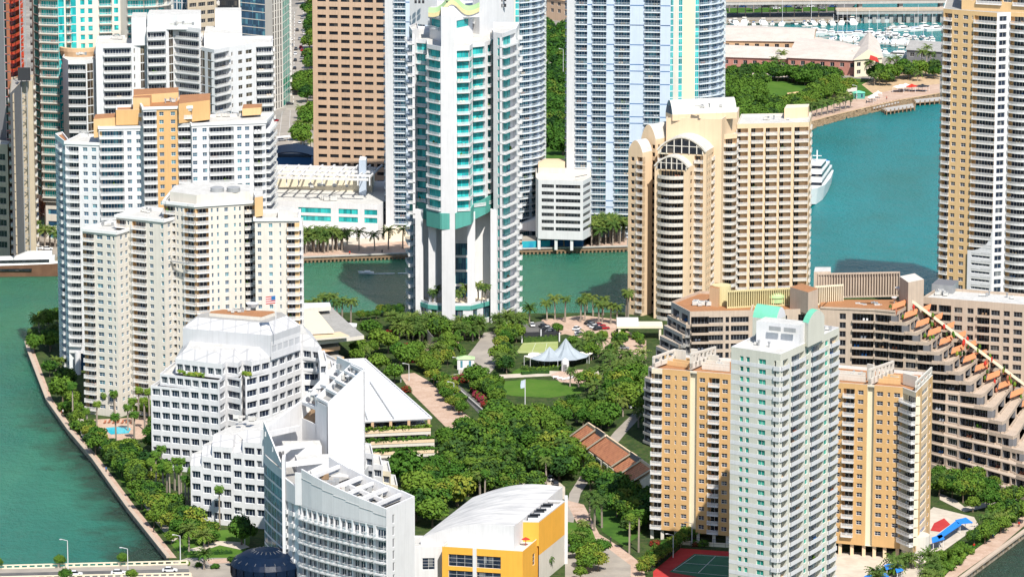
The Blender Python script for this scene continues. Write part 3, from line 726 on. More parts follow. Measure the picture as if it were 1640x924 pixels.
# ---------------------------------------------------------------- tower on stilts with green swooping roof
ZG = 520
zs = ZT(718, 526, 364)         # underside of the tower
b = Bld('apartment_tower', 'white tower on tall stilts with teal glass and a swooping green roof in the centre', 'apartment tower', P(735, 505),
        pitch=4.02, wall='white', trim='white', glass='glass_teal', door='glass_teal', par=1.2, pr=.8, rd=.9, wh=2.8, sill=.6, dfrac=.97, head=.45, doorh=3.3, slabth=.22, frame='teal_paint', roof='roofwhite', rail='rail')
zA = ZT(718, 526, 74)
X = lambda px, py, zz=None: P(px, py, zA if zz is None else zz)
# body outline at height zA
out = [(656, 57), (664, 58), (683, 59.5), (684, 67), (706, 71), (728, 71), (752, 70), (757, 65.5), (776, 63.5), (790, 59), (790, 40), (656, 38)]
out = [P(x, y + 4, zA) for x, y in out]
zr = b.prism(out, zs + 4.6, zA, [('w2 n3 w2', {}), 'B19', 'w1', 'B22 w1', 'w1', 'w4 B24', ('w1 W4 w1', {}), 'B19', 'w8 B12 w2', 'w1', None, None])
# right wing and left wing down to the ground
zR_ = ZT(805, 516, 52)
rw = [P(790, 52, zR_), P(804, 54, zR_), P(827, 46, zR_), P(832, 36, zR_), P(790, 36, zR_)]
b.prism(rw, LZ, zR_, ['w6 W5 w2', 'B16:white w1', None, None, None], pr=1.6, dfrac=.5)
lw = [P(657, 40, zR_), P(663, 50, zR_), P(670, 51, zR_), P(672, 36, zR_)]
b.prism([P(655, 42, zR_), P(660, 49, zR_), P(671, 46, zR_), P(668, 36, zR_)], LZ, zR_, ['B1', ('w1', {}), None, None], pr=1.8)
# crown walls
q = b.p('crown_wall'); zc1 = zA + 16
q.solid([P(656, 34, zA), P(700, 38, zA), P(700, 33, zA), P(658, 30, zA)], zA - 1, zc1, 'white')
q.solid([P(757, 50, zA), P(768, 52, zA), P(824, 40, zA), P(824, 33, zA), P(757, 40, zA)], zA - 1, zc1 + 2, 'white')
q.solid([P(700, 36, zA), P(760, 38, zA), P(760, 30, zA), P(700, 30, zA)], zA - 1, zc1 - 9, 'white')
for xx in (664, 795):
    for j in range(3):
        for k in range(2):
            c = P(xx + j * 6, 38 if xx < 700 else 44, zA); b.p('crown_opening').box(c[0], c[0] + .9, c[1] - .9, c[1] - .3, zc1 - 6 - k * 2.2, zc1 - 4.8 - k * 2.2, 'dark')
# top floors under the green roof
tf = [P(688, 58, zA), P(706, 63, zA), P(728, 63, zA), P(757, 57, zA), P(757, 46, zA), P(690, 46, zA)]
zt0 = zA + 8.5
b.prism(tf, zA - .9, zt0, ['B17 w1', 'w1', ('w3 W18 w6', dict(nv=4)), None, None, None], parapet=0, pitch=4.6, par=.6)
q = b.p('green_roof'); prof = []
nn = 20; xa, xb = 686, 768
a_, c_ = P(xa, 62, zA), P(xb, 60, zA)
for i in range(nn + 1):
    t = i / nn; zz = zt0 + .3 + 5.4 * math.exp(-((t - .46) / .2) ** 2) + 1.6 * (2 * abs(t - .46)) ** 2.2 * (1.3 if t > .5 else .7)
    prof.append((a_[0] + (c_[0] - a_[0]) * t, a_[1] + (c_[1] - a_[1]) * t, zz))
for (x0, y0, z0_), (x1, y1, z1_) in zip(prof[:-1], prof[1:]):
    q.poly([(x0, y0, z0_ - 1.6), (x1, y1, z1_ - 1.6), (x1, y1, z1_), (x0, y0, z0_)], 'coppercream')
    q.poly([(x0, y0, z0_), (x1, y1, z1_), (x1, y1 + 9, z1_ + .8), (x0, y0 + 9, z0_ + .8)], 'copper_light')
    q.poly([(x0, y0, z0_ - 1.6), (x0, y0 + 9, z0_ - 1.2), (x1, y1 + 9, z1_ - 1.2), (x1, y1, z1_ - 1.6)], 'white')
    q.poly([(x0, y0 + .6, zt0 - 1), (x1, y1 + .6, zt0 - 1), (x1, y1 + .6, z1_ - 1.4), (x0, y0 + .6, z0_ - 1.4)], 'white')
# front fin
q = b.p('fin_wall')
zf = ZT(718, ZG, 16)
f4 = [P(706.5, 75, zA), P(728, 75.5, zA), P(728, 60, zA), P(706.5, 60, zA)]
zft = zt0 + 3
q.solid(f4, LZ, zft, 'white')
for k in range(13):
    c = P(716, 73.2, zA); zz = LZ + 12 + k * 9.2; q.box(c[0] - .3, c[0] + .3, c[1] - .12, c[1] + .1, zz, zz + .7, 'dark')
# skirt
q = b.p('green_skirt')
for i in range(len(out) - 1):
    a_, c_ = out[i], out[i + 1]
    if a_[1] > c_[1] + 50: continue
    d = Vector((c_[0] - a_[0], c_[1] - a_[1])); 
    if d.length < .3: continue
    d.normalize(); n_ = Vector((d.y, -d.x)) * .5
    k0 = 5.5
    def so(p): x_ = proj(p[0], p[1], zA)[0]; return 1.2 if x_ < 670 else 0.0 if x_ < 735 else min(4.2, (x_ - 735) * .085)
    o0, o1 = so(a_), so(c_); A4 = [(a_[0] + n_.x, a_[1] + n_.y), (c_[0] + n_.x, c_[1] + n_.y), c_, a_]; Z4 = [zs + o0, zs + o1, zs + o1, zs + o0]
    q.hexa([(*p_, zz_ - .4) for p_, zz_ in zip(A4, Z4)], [(*p_, zz_ + 5.6) for p_, zz_ in zip(A4, Z4)], 'teal_paint', bottom=True)
b.p('soffit').poly([(*c, zs + 4.6) for c in out][::-1], 'white_warm')
# stilts and core behind
q = b.p('stilt')
for x0, x1 in ((666, 678), (687, 699), (749, 761), (786, 801)):
    c = P((x0 + x1) / 2, 512, LZ); r_ = (x1 - x0) / 2 / 4.1
    cy = out[3][1] + (6 if x0 < 680 or x0 > 780 else 1.5); cx = c[0] * cy / c[1]
    q.box(cx - r_, cx + r_, cy - r_ * .4, cy + r_ * 1.6, LZ, zs + 4.6, 'white')
q = b.p('core_wall'); yb = out[3][1] + 14
xx = lambda px: (px - 820) / FPX * (yb * cp + 300 * sp_) * 1.0
q.solid([(xx(668), yb), (xx(792), yb), (xx(792), yb + 8), (xx(668), yb + 8)], LZ, zs + 4.6, 'trim')
b.facade((xx(728), yb - .3), (xx(752), yb - .3), LZ + 6, LZ + 30, 'w1 W20 w1', glass='glass_blue', pitch=5.5, wh=4.6, sill=.3, par=.5)
# podium
zp = LZ + 9
pod = [P(670, 478, zp), P(686, 483.5, zp), P(704, 485.5, zp), P(754, 485.5, zp), P(768, 482, zp), P(791, 476, zp), P(791, 468, zp), P(670, 468, zp)]
b.prism(pod, LZ, zp, ['w2 W4 w2'] * 6, glass='glass_navy', pitch=6.5, wh=4.5, parapet=.9, roof='cream_white')
q = b.p('podium_band')
for a_, c_ in zip(pod[:5], pod[1:6]):
    d = Vector((c_[0] - a_[0], c_[1] - a_[1])).normalized(); q.solid([(a_[0] + d.y * .3, a_[1] - d.x * .3), (c_[0] + d.y * .3, c_[1] - d.x * .3), c_, a_], zp - 2.6, zp - 1.0, 'teal_paint', bottom=True)
STILT_YB, STILT_ZP, STILT_OUT = yb, zp, out

# ---------------------------------------------------------------- left: tower with tan centre
z = ZT(240, 604, 174)
b = Bld('apartment_tower', 'white tower with a tan central strip and tan roof blocks at left', 'apartment tower', P(260, 596), fine=True,
        pitch=2.88, wall='white', trim='trim', glass='glass_blue', door='glass_navy', par=1.3, pr=1.0, rd=1.5, wh=1.45, sill=.9, nv=2, nh=2, dfrac=.85, roof='roofbrown')
def zt_(pyt): return ZT(260, 600, pyt)
zc = zt_(170); zl2 = zt_(203); zl1 = zt_(229); zr_ = zt_(196)
ctr = [P(229, 172, zc), P(307, 170, zc)]; cb = back(*ctr, 20)
b.prism(ctr + cb, LZ, zc, ['B21 w4:tan W7:tan w11:tan W7:tan w4:tan B22', None, None, None], cornice=.4)
ml = [P(158, 203, zl2), P(229, 202, zl2)]
b.prism(ml + back(*ml, 19), LZ, zl2, ['w1 B37 w5 W7 w7 W7 w4', None, None, None], roof='roofwhite', cornice=.3, door='glass_blue')
ll = [P(104, 227, zl1), P(158, 229, zl1)]
b.prism(ll + back(*ll, 18), LZ + 8, zl1, ['w1 B19 w6 W7 w6 W7 w4', None, None, None], roof='roofwhite', cornice=.3)
lsd = [P(90, 219, zl1), P(104, 227, zl1)]
b.prism([P(88, 214, zl1), P(104, 227, zl1), P(112, 226, zl1), P(100, 211, zl1)], LZ, zl1, ['W4 w1 B8 w1 W4', None, None, None], wall='white_cool', roof='roofbrown')
rr = [P(307, 198, zr_), P(425.5, 193.5, zr_)]; rb_ = back(*rr, 19)
b.prism([rr[0], rr[1], P(437, 181, zr_), rb_[1]], LZ, zr_, ['w1 W7 w8 W7 w3 B38 w5 W7 w5 W7 w6 B18 w1', ('B1', dict(pr=1.6)), None, None], roof='roofwhite', cornice=.3)
q = b.p('roof_block')
q.solid(PL([(213, 166), (240, 166), (246, 156), (215, 157)], zc), zc - 8, zc + 2, 'tan_light', 'roofbrown')
q.solid(PL([(214, 163), (286, 158), (286, 150), (214, 153)], zc), zc - 8, zc + 2.2, 'tan_light', 'roofbrown')
q.solid(PL([(286, 172), (336, 166), (337, 155), (288, 158)], zc), zr_, zc + 1.2, 'tan', 'roofbrown')
b.prism(PL([(186, 201), (229, 200), (229, 192), (188, 193)], zl2), zl2, zl2 + 5.5, ['w6 W24 w3', None, None, None], wall='tan', pitch=5, wh=3.6, sill=.6, nv=6, roof='roofbrown', roofpart='roof_block')
q.solid(PL([(150, 203), (186, 200), (186, 193), (153, 195)], zl2), zl2 - 4, zl2 + 2.6, 'tan_light', 'roofbrown')
q.solid(PL([(388, 186), (418, 184), (420, 178), (390, 179)], zr_), zr_, zr_ + 2.6, 'tan_light', 'roofbrown')
b.clutter(PL([(315, 192), (410, 188), (410, 182), (315, 186)], zr_ - .9), zr_ - .9, 10, 51, 1.8)
b.clutter(PL([(115, 222), (150, 222), (150, 215), (115, 215)], zl1 - .9), zl1 - .9, 5, 52, 1.5)
b.clutter(PL([(235, 168), (300, 166), (300, 158), (240, 160)], zc - .9), zc - .9, 8, 53, 1.5)
q = b.p('column')
for px_ in (117, 150): c = P(px_, 229.5, zl1); q.lathe(c[0], c[1] + 1.5, [(1.1, LZ), (1.1, LZ + 8.2)], 'white', 12)
b.p('soffit').solid(ll + back(*ll, 18), LZ + 7.4, LZ + 8.0, 'trim', bottom=True)
b.p('core_wall').solid([(p[0] + 2, p[1] + 6) for p in ll] + back((ll[0][0] + 2, ll[0][1] + 6), (ll[1][0] + 2, ll[1][1] + 6), 10), LZ, LZ + 8, 'bluepaint')

# ---------------------------------------------------------------- left: white tower with convex corner
WT = dict(pitch=2.79, wall='white_warm', trim='trim', glass='glass_blue', door='glass_navy', par=1.2, pr=1.0, rd=1.5, wh=1.4, sill=.85, nv=2, nh=2, dfrac=.8, roof='roofwhite', cornice=.5, back='tan_light')
b = Bld('apartment_tower', 'white warm-trimmed tower with three stepped roof levels and an angled front beside the office block', 'apartment tower', P(300, 664), fine=True, **WT)
def zt_(pyt, px=300): return ZT(px, 668, pyt)
z1 = zt_(371, 180); z2 = zt_(351, 255); z3 = zt_(327, 312); z4 = zt_(349, 440)
l1 = [P(132, 366, z1), P(186, 371.5, z1)]; b.prism(l1 + back(*l1, 17), LZ, z1, ['B17 w4 W9 w6 W6 w3 n3 w3', None, None, None])
l2 = [P(186, 344, z2), P(262, 352, z2)]; b.prism(l2 + back(*l2, 18), LZ, z2, ['B15 w2 n3 w5 B21 w5 W6 w12 n4 w1', None, None, None])
l3 = [P(262, 322, z3), P(312, 327.5, z3), P(408, 321.5, z3)]; bk = [P(408, 306, z3), P(320, 302, z3), P(275, 306, z3)]
b.prism(l3 + bk, LZ, z3, ['B18 w2 n3 w4 n3 w3 B17', 'B21 w4 n3 w6 n3 w9 W6 w9 n3 w5 n3 w5 B17', ('w2:tan W6 w2:tan', {}), None, None, None])
l4 = [P(408, 350, z4), P(479, 349.5, z4)]; b.prism(l4 + back(*l4, 17), LZ, z4, ['w4 W6 w12 W6 w11 n3 w9 B20', ('B1', dict(pr=1.2)), None, None])
q = b.p('roof_block')
zz = z3
q.solid(PL([(272, 319), (315, 325), (400, 319), (400, 308), (320, 303), (280, 309)], zz), zz - 1, zz + 2.6, 'white_warm', 'roofwhite')
q.solid(PL([(408, 326), (421, 324), (421, 312), (408, 314)], zz), z4, zz + 2, 'tan_light', 'roofwhite')
q.solid(PL([(445, 346), (470, 346), (470, 338), (447, 338)], z4), z4 - 1, z4 + 1.6, 'white_warm', 'roofwhite')
for cx in (348, 374):
    q = QB(); c = P(cx, 307, zz + 2.6); q.lathe(*c, [(2.3, zz + 2.6), (2.3, zz + 4.0), (1.8, zz + 4.2), (0, zz + 4.2)], 'metalgrey', 16); b.extra.append(('rooftop_fan', q))
b.clutter(PL([(190, 341), (255, 347), (260, 338), (210, 334)], z2 - .9), z2 - .9, 8, 61, 1.4)
b.clutter(PL([(140, 362), (180, 367), (185, 358), (150, 356)], z1 - .9), z1 - .9, 6, 62, 1.3)
b.clutter(PL([(415, 344), (440, 344), (440, 336), (420, 336)], z4 - .9), z4 - .9, 4, 63, 1.3)
# window washing platform
q = QB(); a_ = P(265, 416.0, ZT(290, 668, 416)); c_ = P(309, 421.0, ZT(290, 668, 421)); zw = ZT(285, 668, 420)
a_ = (l3[0][0] + .6, l3[0][1] - 2.4); c_ = (l3[1][0] - 2, l3[1][1] - 2.4)
q.bar((*a_, zw), (*c_, zw), 1.0, 'metalgrey', .25); q.bar((*a_, zw + 1.1), (*c_, zw + 1.1), .12, 'metalgrey')
for t in (0, .25, .5, .75, 1): q.bar((a_[0] + (c_[0] - a_[0]) * t, a_[1] + (c_[1] - a_[1]) * t, zw), (a_[0] + (c_[0] - a_[0]) * t, a_[1] + (c_[1] - a_[1]) * t, zw + 1.1), .12, 'metalgrey')
for t in (.02, .98): q.bar((a_[0] + (c_[0] - a_[0]) * t, a_[1] + (c_[1] - a_[1]) * t, zw), (a_[0] + (c_[0] - a_[0]) * t, a_[1] + (c_[1] - a_[1]) * t, z3 + .4), .08, 'dark')
tag(link('cleaning_platform', q.mesh('cleaning_platform')), 'long grey window cleaning platform hung across balconies of the angled white tower', 'work platform')

# ---------------------------------------------------------------- office blocks
OFF = dict(pitch=3.85, wall='white', trim='white', glass='glass_navy', par=.8, wh=2.2, sill=.8, nv=3, recess=.5, frame='white_cool', roof='roofwhite', parapet=0)
def win_row(n, w=12.5, g=2.6): return 'w2 ' + (' w%g ' % g).join(['W%g' % w] * n) + ' w2'
b = Bld('office_building', 'white office block with sloped white roofs, sawtooth bays and planted top terraces', 'office building', P(380, 738), fine=True, **OFF)
def zt_(pyt): return ZT(360, 745, pyt)
lines = []
zT = zt_(571)
def outline(dz, z):      # main outline at height z, pixel rows shifted accordingly
    return z
sh = lambda pts, z, pr=571: [P(x, y, z) for x, y in pts]
F0 = [(281, 576), (331, 581), (357, 583), (363, 579), (381, 578), (384, 581), (393, 577), (420, 578), (434, 573), (481, 556), (496, 560), (515, 558)]
# heights: rows given at zT
main = [(281, 574), (330, 580), (356, 583), (362, 578.5), (381, 581), (388, 576), (403, 578.5), (434, 571), (483, 553), (515, 557), (497, 530), (300, 540)]
mp = sh(main, zT)
b.prism(mp, zT - 3.85 - .9, zT, [win_row(4), win_row(2), 'w1 W5 w1', 'w1 W14 w1', 'w1 W6 w1', 'w1 W12 w1', win_row(2), win_row(4), win_row(2), None, None, None])
def grow(pts, k, d):
    out = list(pts)
    for i, (dx, dy) in k.items(): out[i] = (out[i][0] + dx, out[i][1] + dy)
    return out
lev1 = grow(mp, {0: (-5, -1), 1: (-2, -2.4), 2: (-1, -2.6), 4: (1, -2), 6: (-2, -2), 9: (6, 1)}, 0)
zz = zT - 3.85 - .9
b.prism(lev1, zz - 3.85, zz, [win_row(5), win_row(2), 'w1 W5 w1', 'w1 W14 w1', 'w1 W6 w1', 'w1 W12 w1', win_row(2), win_row(4), win_row(3), None, None, None], par=0)
lev2 = grow(lev1, {0: (-3, -.5), 9: (6, 1), 1: (0, 0)}, 0); zz -= 3.85
b.prism(lev2, LZ, zz, [win_row(5), win_row(2), 'w1 W5 w1', 'w1 W14 w1', 'w1 W6 w1', 'w1 W12 w1', win_row(2), win_row(4), win_row(3), None, None, None], par=0)
lf = [P(264, 588, zT), P(281, 579, zT)]
q = b.p('wall')
b.prism([P(264, 590, zT - 6), P(276, 597, zT - 6), P(300, 590, zT - 6), P(300, 575, zT - 6)], LZ, zT - 6, ['W1', 'w1 W6 w1', None, None], glass='glass_blue', wall='white_cool')
# annex steps at the right rear
for i, (x0, x1, pyt, yb_) in enumerate(((515, 524, 575, 0), (524, 535, 590, 0), (534, 543, 606, 0))):
    zz_ = zt_(pyt)
    b.prism([P(x0 - 3, pyt + 4, zz_), P(x1, pyt + 3, zz_), P(x1 - 4, pyt - 14, zz_), P(x0 - 6, pyt - 14, zz_)], LZ, zz_, ['w2 W10 w2', 'w2 W6 w2', None, None])
# mansard roofs
def mansard(q, pts, ins_, z0, z1, mat='roofwhite', top='roofwhite'):
    n = len(pts); b4 = [(*p, z0) for p in pts]; t4 = [(*p, z1) for p in ins_]
    for i in range(n): j = (i + 1) % n; q.poly([b4[i], b4[j], t4[j], t4[i]], mat)
    q.poly(t4, top)
q = b.p('sloped_roof')
mansard(q, mp, inset(mp, 3.2), zT, zT + 3.0, 'seamroof', 'roofwhite')
up = sh([(293, 560), (434, 571.8), (481.5, 555), (468, 545), (350, 541), (305, 548)], zT)
q2 = b.p('wall'); q2.solid(up, zT, zT + 7.2, 'wallgrey')
b.facade((up[1][0], up[1][1] - .2), (up[2][0], up[2][1] - .2), zT - 1, zT + 5, win_row(5, 10, 2), par=.6)
mansard(q, up, inset(up, 4.2), zT + 7.2, zT + 10.2, 'seamroof', 'roofgrey')
up2 = inset(up, 4.6); q.solid(inset(up2, 3), zT + 10, zT + 11.2, 'white_warm', 'roofbrown')
b.clutter(up2, zT + 11.2, 9, 71, 1.6)
b.clutter(sh([(315, 556), (370, 560), (370, 550), (325, 548)], zT), zT + 3.2, 4, 72, 2.4)
q = QB(); c = P(366, 510, zT + 12.5); c = up2[0][0] + 17, up2[0][1] + 10
q.lathe(c[0], c[1], [(0, zT + 11.2), (1.4, zT + 11.6), (2.1, zT + 12.8), (1.3, zT + 12.1), (0, zT + 11.8)], 'white', 14); b.extra.append(('satellite_dish', q))
for (i0, i1, zz_, t0, t1) in ((0, 1, zT - 3.85, .08, .95), (5, 6, zT - 3.85, .1, .9)):
    a_, c_ = along(mp[i0], mp[i1], t0), along(mp[i0], mp[i1], t1); q = QB(); rnd = random.Random(i0)
    for k in range(60):
        t = rnd.random(); x = a_[0] + (c_[0] - a_[0]) * t; y = a_[1] + (c_[1] - a_[1]) * t - 1.2 + rnd.uniform(-.5, .4); zz2 = zz_ - .9 + rnd.uniform(0, .9); s_ = .45
        q.poly([(x - s_, y, zz2), (x + s_, y - .2, zz2 + .1), (x + s_, y + .2, zz2 + .6), (x - s_, y + .1, zz2 + .5)], rnd.choice(['leaf_a', 'leaf_b', 'leaf_y']))
    b.extra.append(('planter', q))
# flag pole on the office roof
q = QB(); c = P(442, 513, zT + 12.5); zf0 = zT + 8; q.bar((c[0], c[1], zf0), (c[0], c[1], zf0 + 13), .22, 'white')
fo = QB(); 
for i in range(7):
    zz_ = zf0 + 12.6 - i * .36; fo.poly([(c[0] - 3.2, c[1] - .3, zz_ - .3), (c[0], c[1], zz_), (c[0], c[1], zz_ - .36), (c[0] - 3.2, c[1] - .3, zz_ - .66)], 'red' if i % 2 == 0 else 'white')
fo.poly([(c[0] - 1.4, c[1] - .2, zf0 + 12.45), (c[0], c[1] - .06, zf0 + 12.6), (c[0], c[1] - .06, zf0 + 11.3), (c[0] - 1.4, c[1] - .2, zf0 + 11.15)], 'bluepaint')
fr_ = empty('flagpole', (c[0], c[1], zf0), 'white pole flying a striped red and white flag on the office roof', 'flagpole')
link('pole', q.mesh('pole', (c[0], c[1], zf0)), fr_); link('flag', fo.mesh('flag', (c[0], c[1], zf0)), fr_)

b = Bld('office_building', 'lower white office wing with stepped corner and sloped roofs behind the palm row', 'office building', P(400, 832), fine=True, **OFF)
def zt_(pyt): return ZT(370, 838, pyt)
zT2 = zt_(704)
cols = [(305, 323, 746, 750), (323, 340, 730, 733), (340, 372, 712, 716), (372, 390, 722, 723), (390, 430, 703, 706)]
px0 = None
zb2 = zt_(746)
fp = sh([(305, 744), (430, 755)], zb2)
allz = [zt_(747), zt_(731), zt_(713), zt_(721), zt_(702)]
xs = [305, 323, 340, 372, 389, 430]
def onl(x): t = (x - 305) / 125; return along(fp[0], fp[1], t)
nw = [1, 1, 2, 1, 2]
for i in range(5):
    a_, c_ = onl(xs[i]), onl(xs[i + 1]); bk = back(a_, c_, 16 + 6 * i)
    b.prism([a_, c_, bk[0], bk[1]], LZ, allz[i], [win_row(nw[i]), None, None, win_row(3)], g0=.0)
    q = b.p('sloped_roof'); p4 = [a_, c_, bk[0], bk[1]]; i4 = [(a_[0] + .3, a_[1] + 5), (c_[0] - .3, c_[1] + 5), bk[0], bk[1]]
    mansard(q, p4, i4, allz[i] + .02, allz[i] + 2.6, 'seamroof', 'roofwhite')
b.clutter([(onl(350)[0], onl(350)[1] + 12), (onl(425)[0], onl(425)[1] + 12), (onl(425)[0], onl(425)[1] + 26), (onl(350)[0], onl(350)[1] + 26)], allz[4] + 2.6, 7, 75, 2.2)
# far right end of this wing, stepping down past the tall white wall
for (x0, x1, pyt) in ((584, 598, 724), (596, 613, 742), (611, 626, 752), (624, 637, 774)):
    zz_ = ZT(610, 812, pyt)
    pp = [P(x0, pyt + 1, zz_), P(x1, pyt + 3, zz_), P(x1 - 4, pyt - 14, zz_), P(x0 - 3, pyt - 16, zz_)]
    b.prism(pp, LZ, zz_, ['w2 W10 w2', 'w2 W10 w2', None, None], parapet=.9, wall='cream_white' if x0 > 600 else 'white')
q = b.p('wall'); q.solid(sh([(430, 760), (560, 790), (590, 745), (470, 720)], zt_(750)), LZ, zt_(750), 'white', 'roofwhite')

# ---------------------------------------------------------------- crescent hotel
zL = ZT(618, 992, 860.2)
b = Bld('hotel_building', 'white crescent hotel with curved balcony bands and slanted roof walls', 'hotel', P(560, 960), fine=True,
        pitch=3.48, wall='white', trim='white', glass='glass_navy', door='glass_navy', par=.5, pr=1.3, rd=.6, wh=2.0, sill=.5, nv=2, dfrac=.74, head=.2, slabth=.22, rail='railglass', railtop='white', roof='roofgrey')
outer = sh([(618.6, 860.2), (597.6, 855.8), (575, 851), (553.5, 845.8), (534, 841), (516, 836.5), (499, 831.5), (482.8, 826)], zL)
zTop = zL + 3.48 * .9          # top slab of the curved balconies
inner_pt = sh([(662.5, 842)], zL)[0]
side = (inner_pt[0] - outer[0][0], inner_pt[1] - outer[0][1])
zE = ZT(618, 992, 815)
# facade bands along the arc (outer listed right->left, so walk it left->right)
arc = outer[::-1]
NT = len(arc)
for i in range(NT - 1):
    b.facade(arc[i], arc[i + 1], LZ, zTop, 'B8 w2:white_cool B8' if i < NT - 2 else 'w2 B8', par=.2)
    # sloping parapet above
def slopewall(q, a, c, zb_, za, zc_, mat='white', th=.5):
    d = Vector((c[0] - a[0], c[1] - a[1])).normalized(); n = (-d.y * th, d.x * th)
    q.solid([a, c, (c[0] + n[0], c[1] + n[1]), (a[0] + n[0], a[1] + n[1])], zb_, [za, zc_, zc_, za], mat, bottom=True)
q = b.p('slanted_parapet')
zW = ZT(482.8, 950, 760)
def ztopat(i): t = i / (NT - 1); return zE + 5.6 * (1 - t)
for i in range(NT - 1):
    a_ = (arc[i][0], arc[i][1] + .2); c_ = (arc[i + 1][0], arc[i + 1][1] + .2)
    slopewall(q, a_, c_, zTop, ztopat(i), ztopat(i + 1))
    slopewall(q, (a_[0] + side[0], a_[1] + side[1]), (c_[0] + side[0], c_[1] + side[1]), LZ, ztopat(i) + .6, ztopat(i + 1) + .4)
e0 = arc[-1]; e1 = (e0[0] + side[0], e0[1] + side[1])
b.facade(e0, e1, LZ, zE, 'w10 n3 w30', wh=2.6, nv=1, par=2.0)
slopewall(b.p('slanted_parapet'), (e0[0] - .05, e0[1] + .3), (e1[0], e1[1] + .3), zE - 2, zE, zE + .3)
# roof deck and beams across section one
rdk = b.p('roof'); zdk = zE - 1.6
for i in range(NT - 1):
    a_, c_ = arc[i], arc[i + 1]
    za_, zb__ = ztopat(i) - 2.6, ztopat(i + 1) - 2.2
    rdk.poly([(*a_, za_), (*c_, zb__), (c_[0] + side[0], c_[1] + side[1], zb__), (a_[0] + side[0], a_[1] + side[1], za_)], 'roofgrey' if i in (1, 2, 5, 6) else 'roofwhite')
q = b.p('roof_beam')
for i, w_ in ((1, .8), (3, 1.2), (4, .7), (5, 1.2), (6, .8)):
    a_ = arc[i]; q.bar((a_[0] + .4, a_[1] + .4, ztopat(i) - .7), (a_[0] + side[0], a_[1] + side[1] - .1, ztopat(i) - .5), w_, 'white', 1.0)
a_ = along(arc[3], (arc[3][0] + side[0], arc[3][1] + side[1]), .5); c_ = along(arc[6], (arc[6][0] + side[0], arc[6][1] + side[1]), .5)
q.bar((*a_, ztopat(3) - 1.2), (*c_, ztopat(6) - 1.2), .7, 'white', 1.0)
rnd = random.Random(4)
for k in range(16):
    i = rnd.randrange(1, 7); t = rnd.random() * .8 + .1; a_ = arc[i]; x, y = a_[0] + side[0] * t, a_[1] + side[1] * t; zz_ = ztopat(i) - 2.5; q = QB(); s_ = rnd.uniform(.5, 1.3)
    q.box(x - s_, x + s_, y - s_ * .7, y + s_ * .7, zz_, zz_ + rnd.uniform(.8, 2), rnd.choice(['metalgrey', 'roofwhite', 'wood'])); b.extra.append(('air_conditioner', q))
# section two: shaded curved wing at left
sec = sh([(423, 787), (428, 793), (434, 799), (442, 806), (448, 811), (455, 816)], zL)
zS2 = zL + 3.48 * 2.7
sec2 = sec
for i in range(len(sec) - 1):
    b.facade(sec[i], sec[i + 1], LZ, zS2 + 2.2, 'G8', par=2.6, glass='glass_blue', nv=3, trim='white', frame='paleblue', band='white', bandh=.6)
b.facade(sec[-1], arc[0], LZ, zTop, 'w4 S4 w8 S6 w8:white_cool S6', pr=.6, par=.2)
q = b.p('fin_wall')
s5 = sec[-1]; q.box(s5[0] - .45, s5[0] + .45, s5[1] - 1.6, s5[1] + 4, LZ, zS2 + 6, 'white')
z2top = zTop + 9.5
# upper wall of section two
slopewall(b.p('slanted_parapet'), (arc[0][0] - 1.8, arc[0][1] + .8), (arc[0][0], arc[0][1]), zTop, z2top, z2top)
slopewall(b.p('slanted_parapet'), sec[-1], (arc[0][0] - 1.8, arc[0][1] + .8), zTop, z2top - 3, z2top - 4)
slopewall(b.p('slanted_parapet'), (sec[0][0], sec[0][1] + .3), (sec[-1][0], sec[-1][1] + .3), zS2 + 2.2, z2top + 8.5, z2top - 1.5)
# deck of section two
ins2 = [sec[0], sec[-1], arc[0], (arc[0][0] + side[0], arc[0][1] + side[1]), (arc[0][0] + side[0] - 4, arc[0][1] + side[1] + 14), (sec[0][0] + 6, sec[0][1] + 18)]
b.p('roof').poly([(*p_, z2top - 4.5) for p_ in ins2], 'roofgrey')
b.p('wall').solid(inset(ins2, .5), LZ, z2top - 4.8, 'white')
q = b.p('roof_beam')
for t in (.15, .5, .85):
    a_ = along(sec[0], sec[-1], t); c_ = along((sec[0][0] + 8, sec[0][1] + 18), (arc[0][0] + side[0], arc[0][1] + side[1]), t)
    q.bar((a_[0], a_[1] + .5, z2top - 1.5 + 8 * (1 - t)), (c_[0], c_[1], z2top - 1.5 + 6 * (1 - t)), 1.2, 'white', 1.4)
for t, h in ((.0, 1.0), (.4, 2.8), (.75, 4.5)):
    a_ = along(arc[0], sec[0], t); a_ = (a_[0] + 3, a_[1] + 5); c_ = (a_[0] + 11, a_[1] + 1)
    q2 = b.p('roof_block'); q2.solid([a_, c_, (c_[0] - 1, c_[1] + 7), (a_[0] - 1, a_[1] + 7)], z2top - 4.6, z2top - 3 + h, 'white', 'roofwhite')
# tall rear arm with the big blank triangular wall
zp_ = z2top
T0 = (P(525, 670, z2top + 4)); 
zA0 = ZT(525, 912, 647); p525 = P(525, 647, zA0); zA1 = zA0 + 9.5; p584 = P(584, 590, zA1)
zl0 = zA0 + 1.0; pl0 = P(474, 646, zl0)
q = b.p('tall_wall')
th = .8
slopewall(q, p525, p584, LZ, zA0, zA1, 'white', .9)
dA = Vector((p584[0] - p525[0], p584[1] - p525[1])); LA = dA.length; dA.normalize(); nA = Vector((-dA.y, dA.x))
wid = 19.0
l0 = (p525[0] + nA.x * wid, p525[1] + nA.y * wid); l1 = (p584[0] + nA.x * wid, p584[1] + nA.y * wid)
slopewall(b.p('slanted_parapet'), l0, l1, LZ, zA0 - 3, zA1 - 1.5, 'white', .7); slopewall(b.p('slanted_parapet'), sec[0], l0, z2top - 5, z2top + 6, zA0 - 3, 'white', .7)
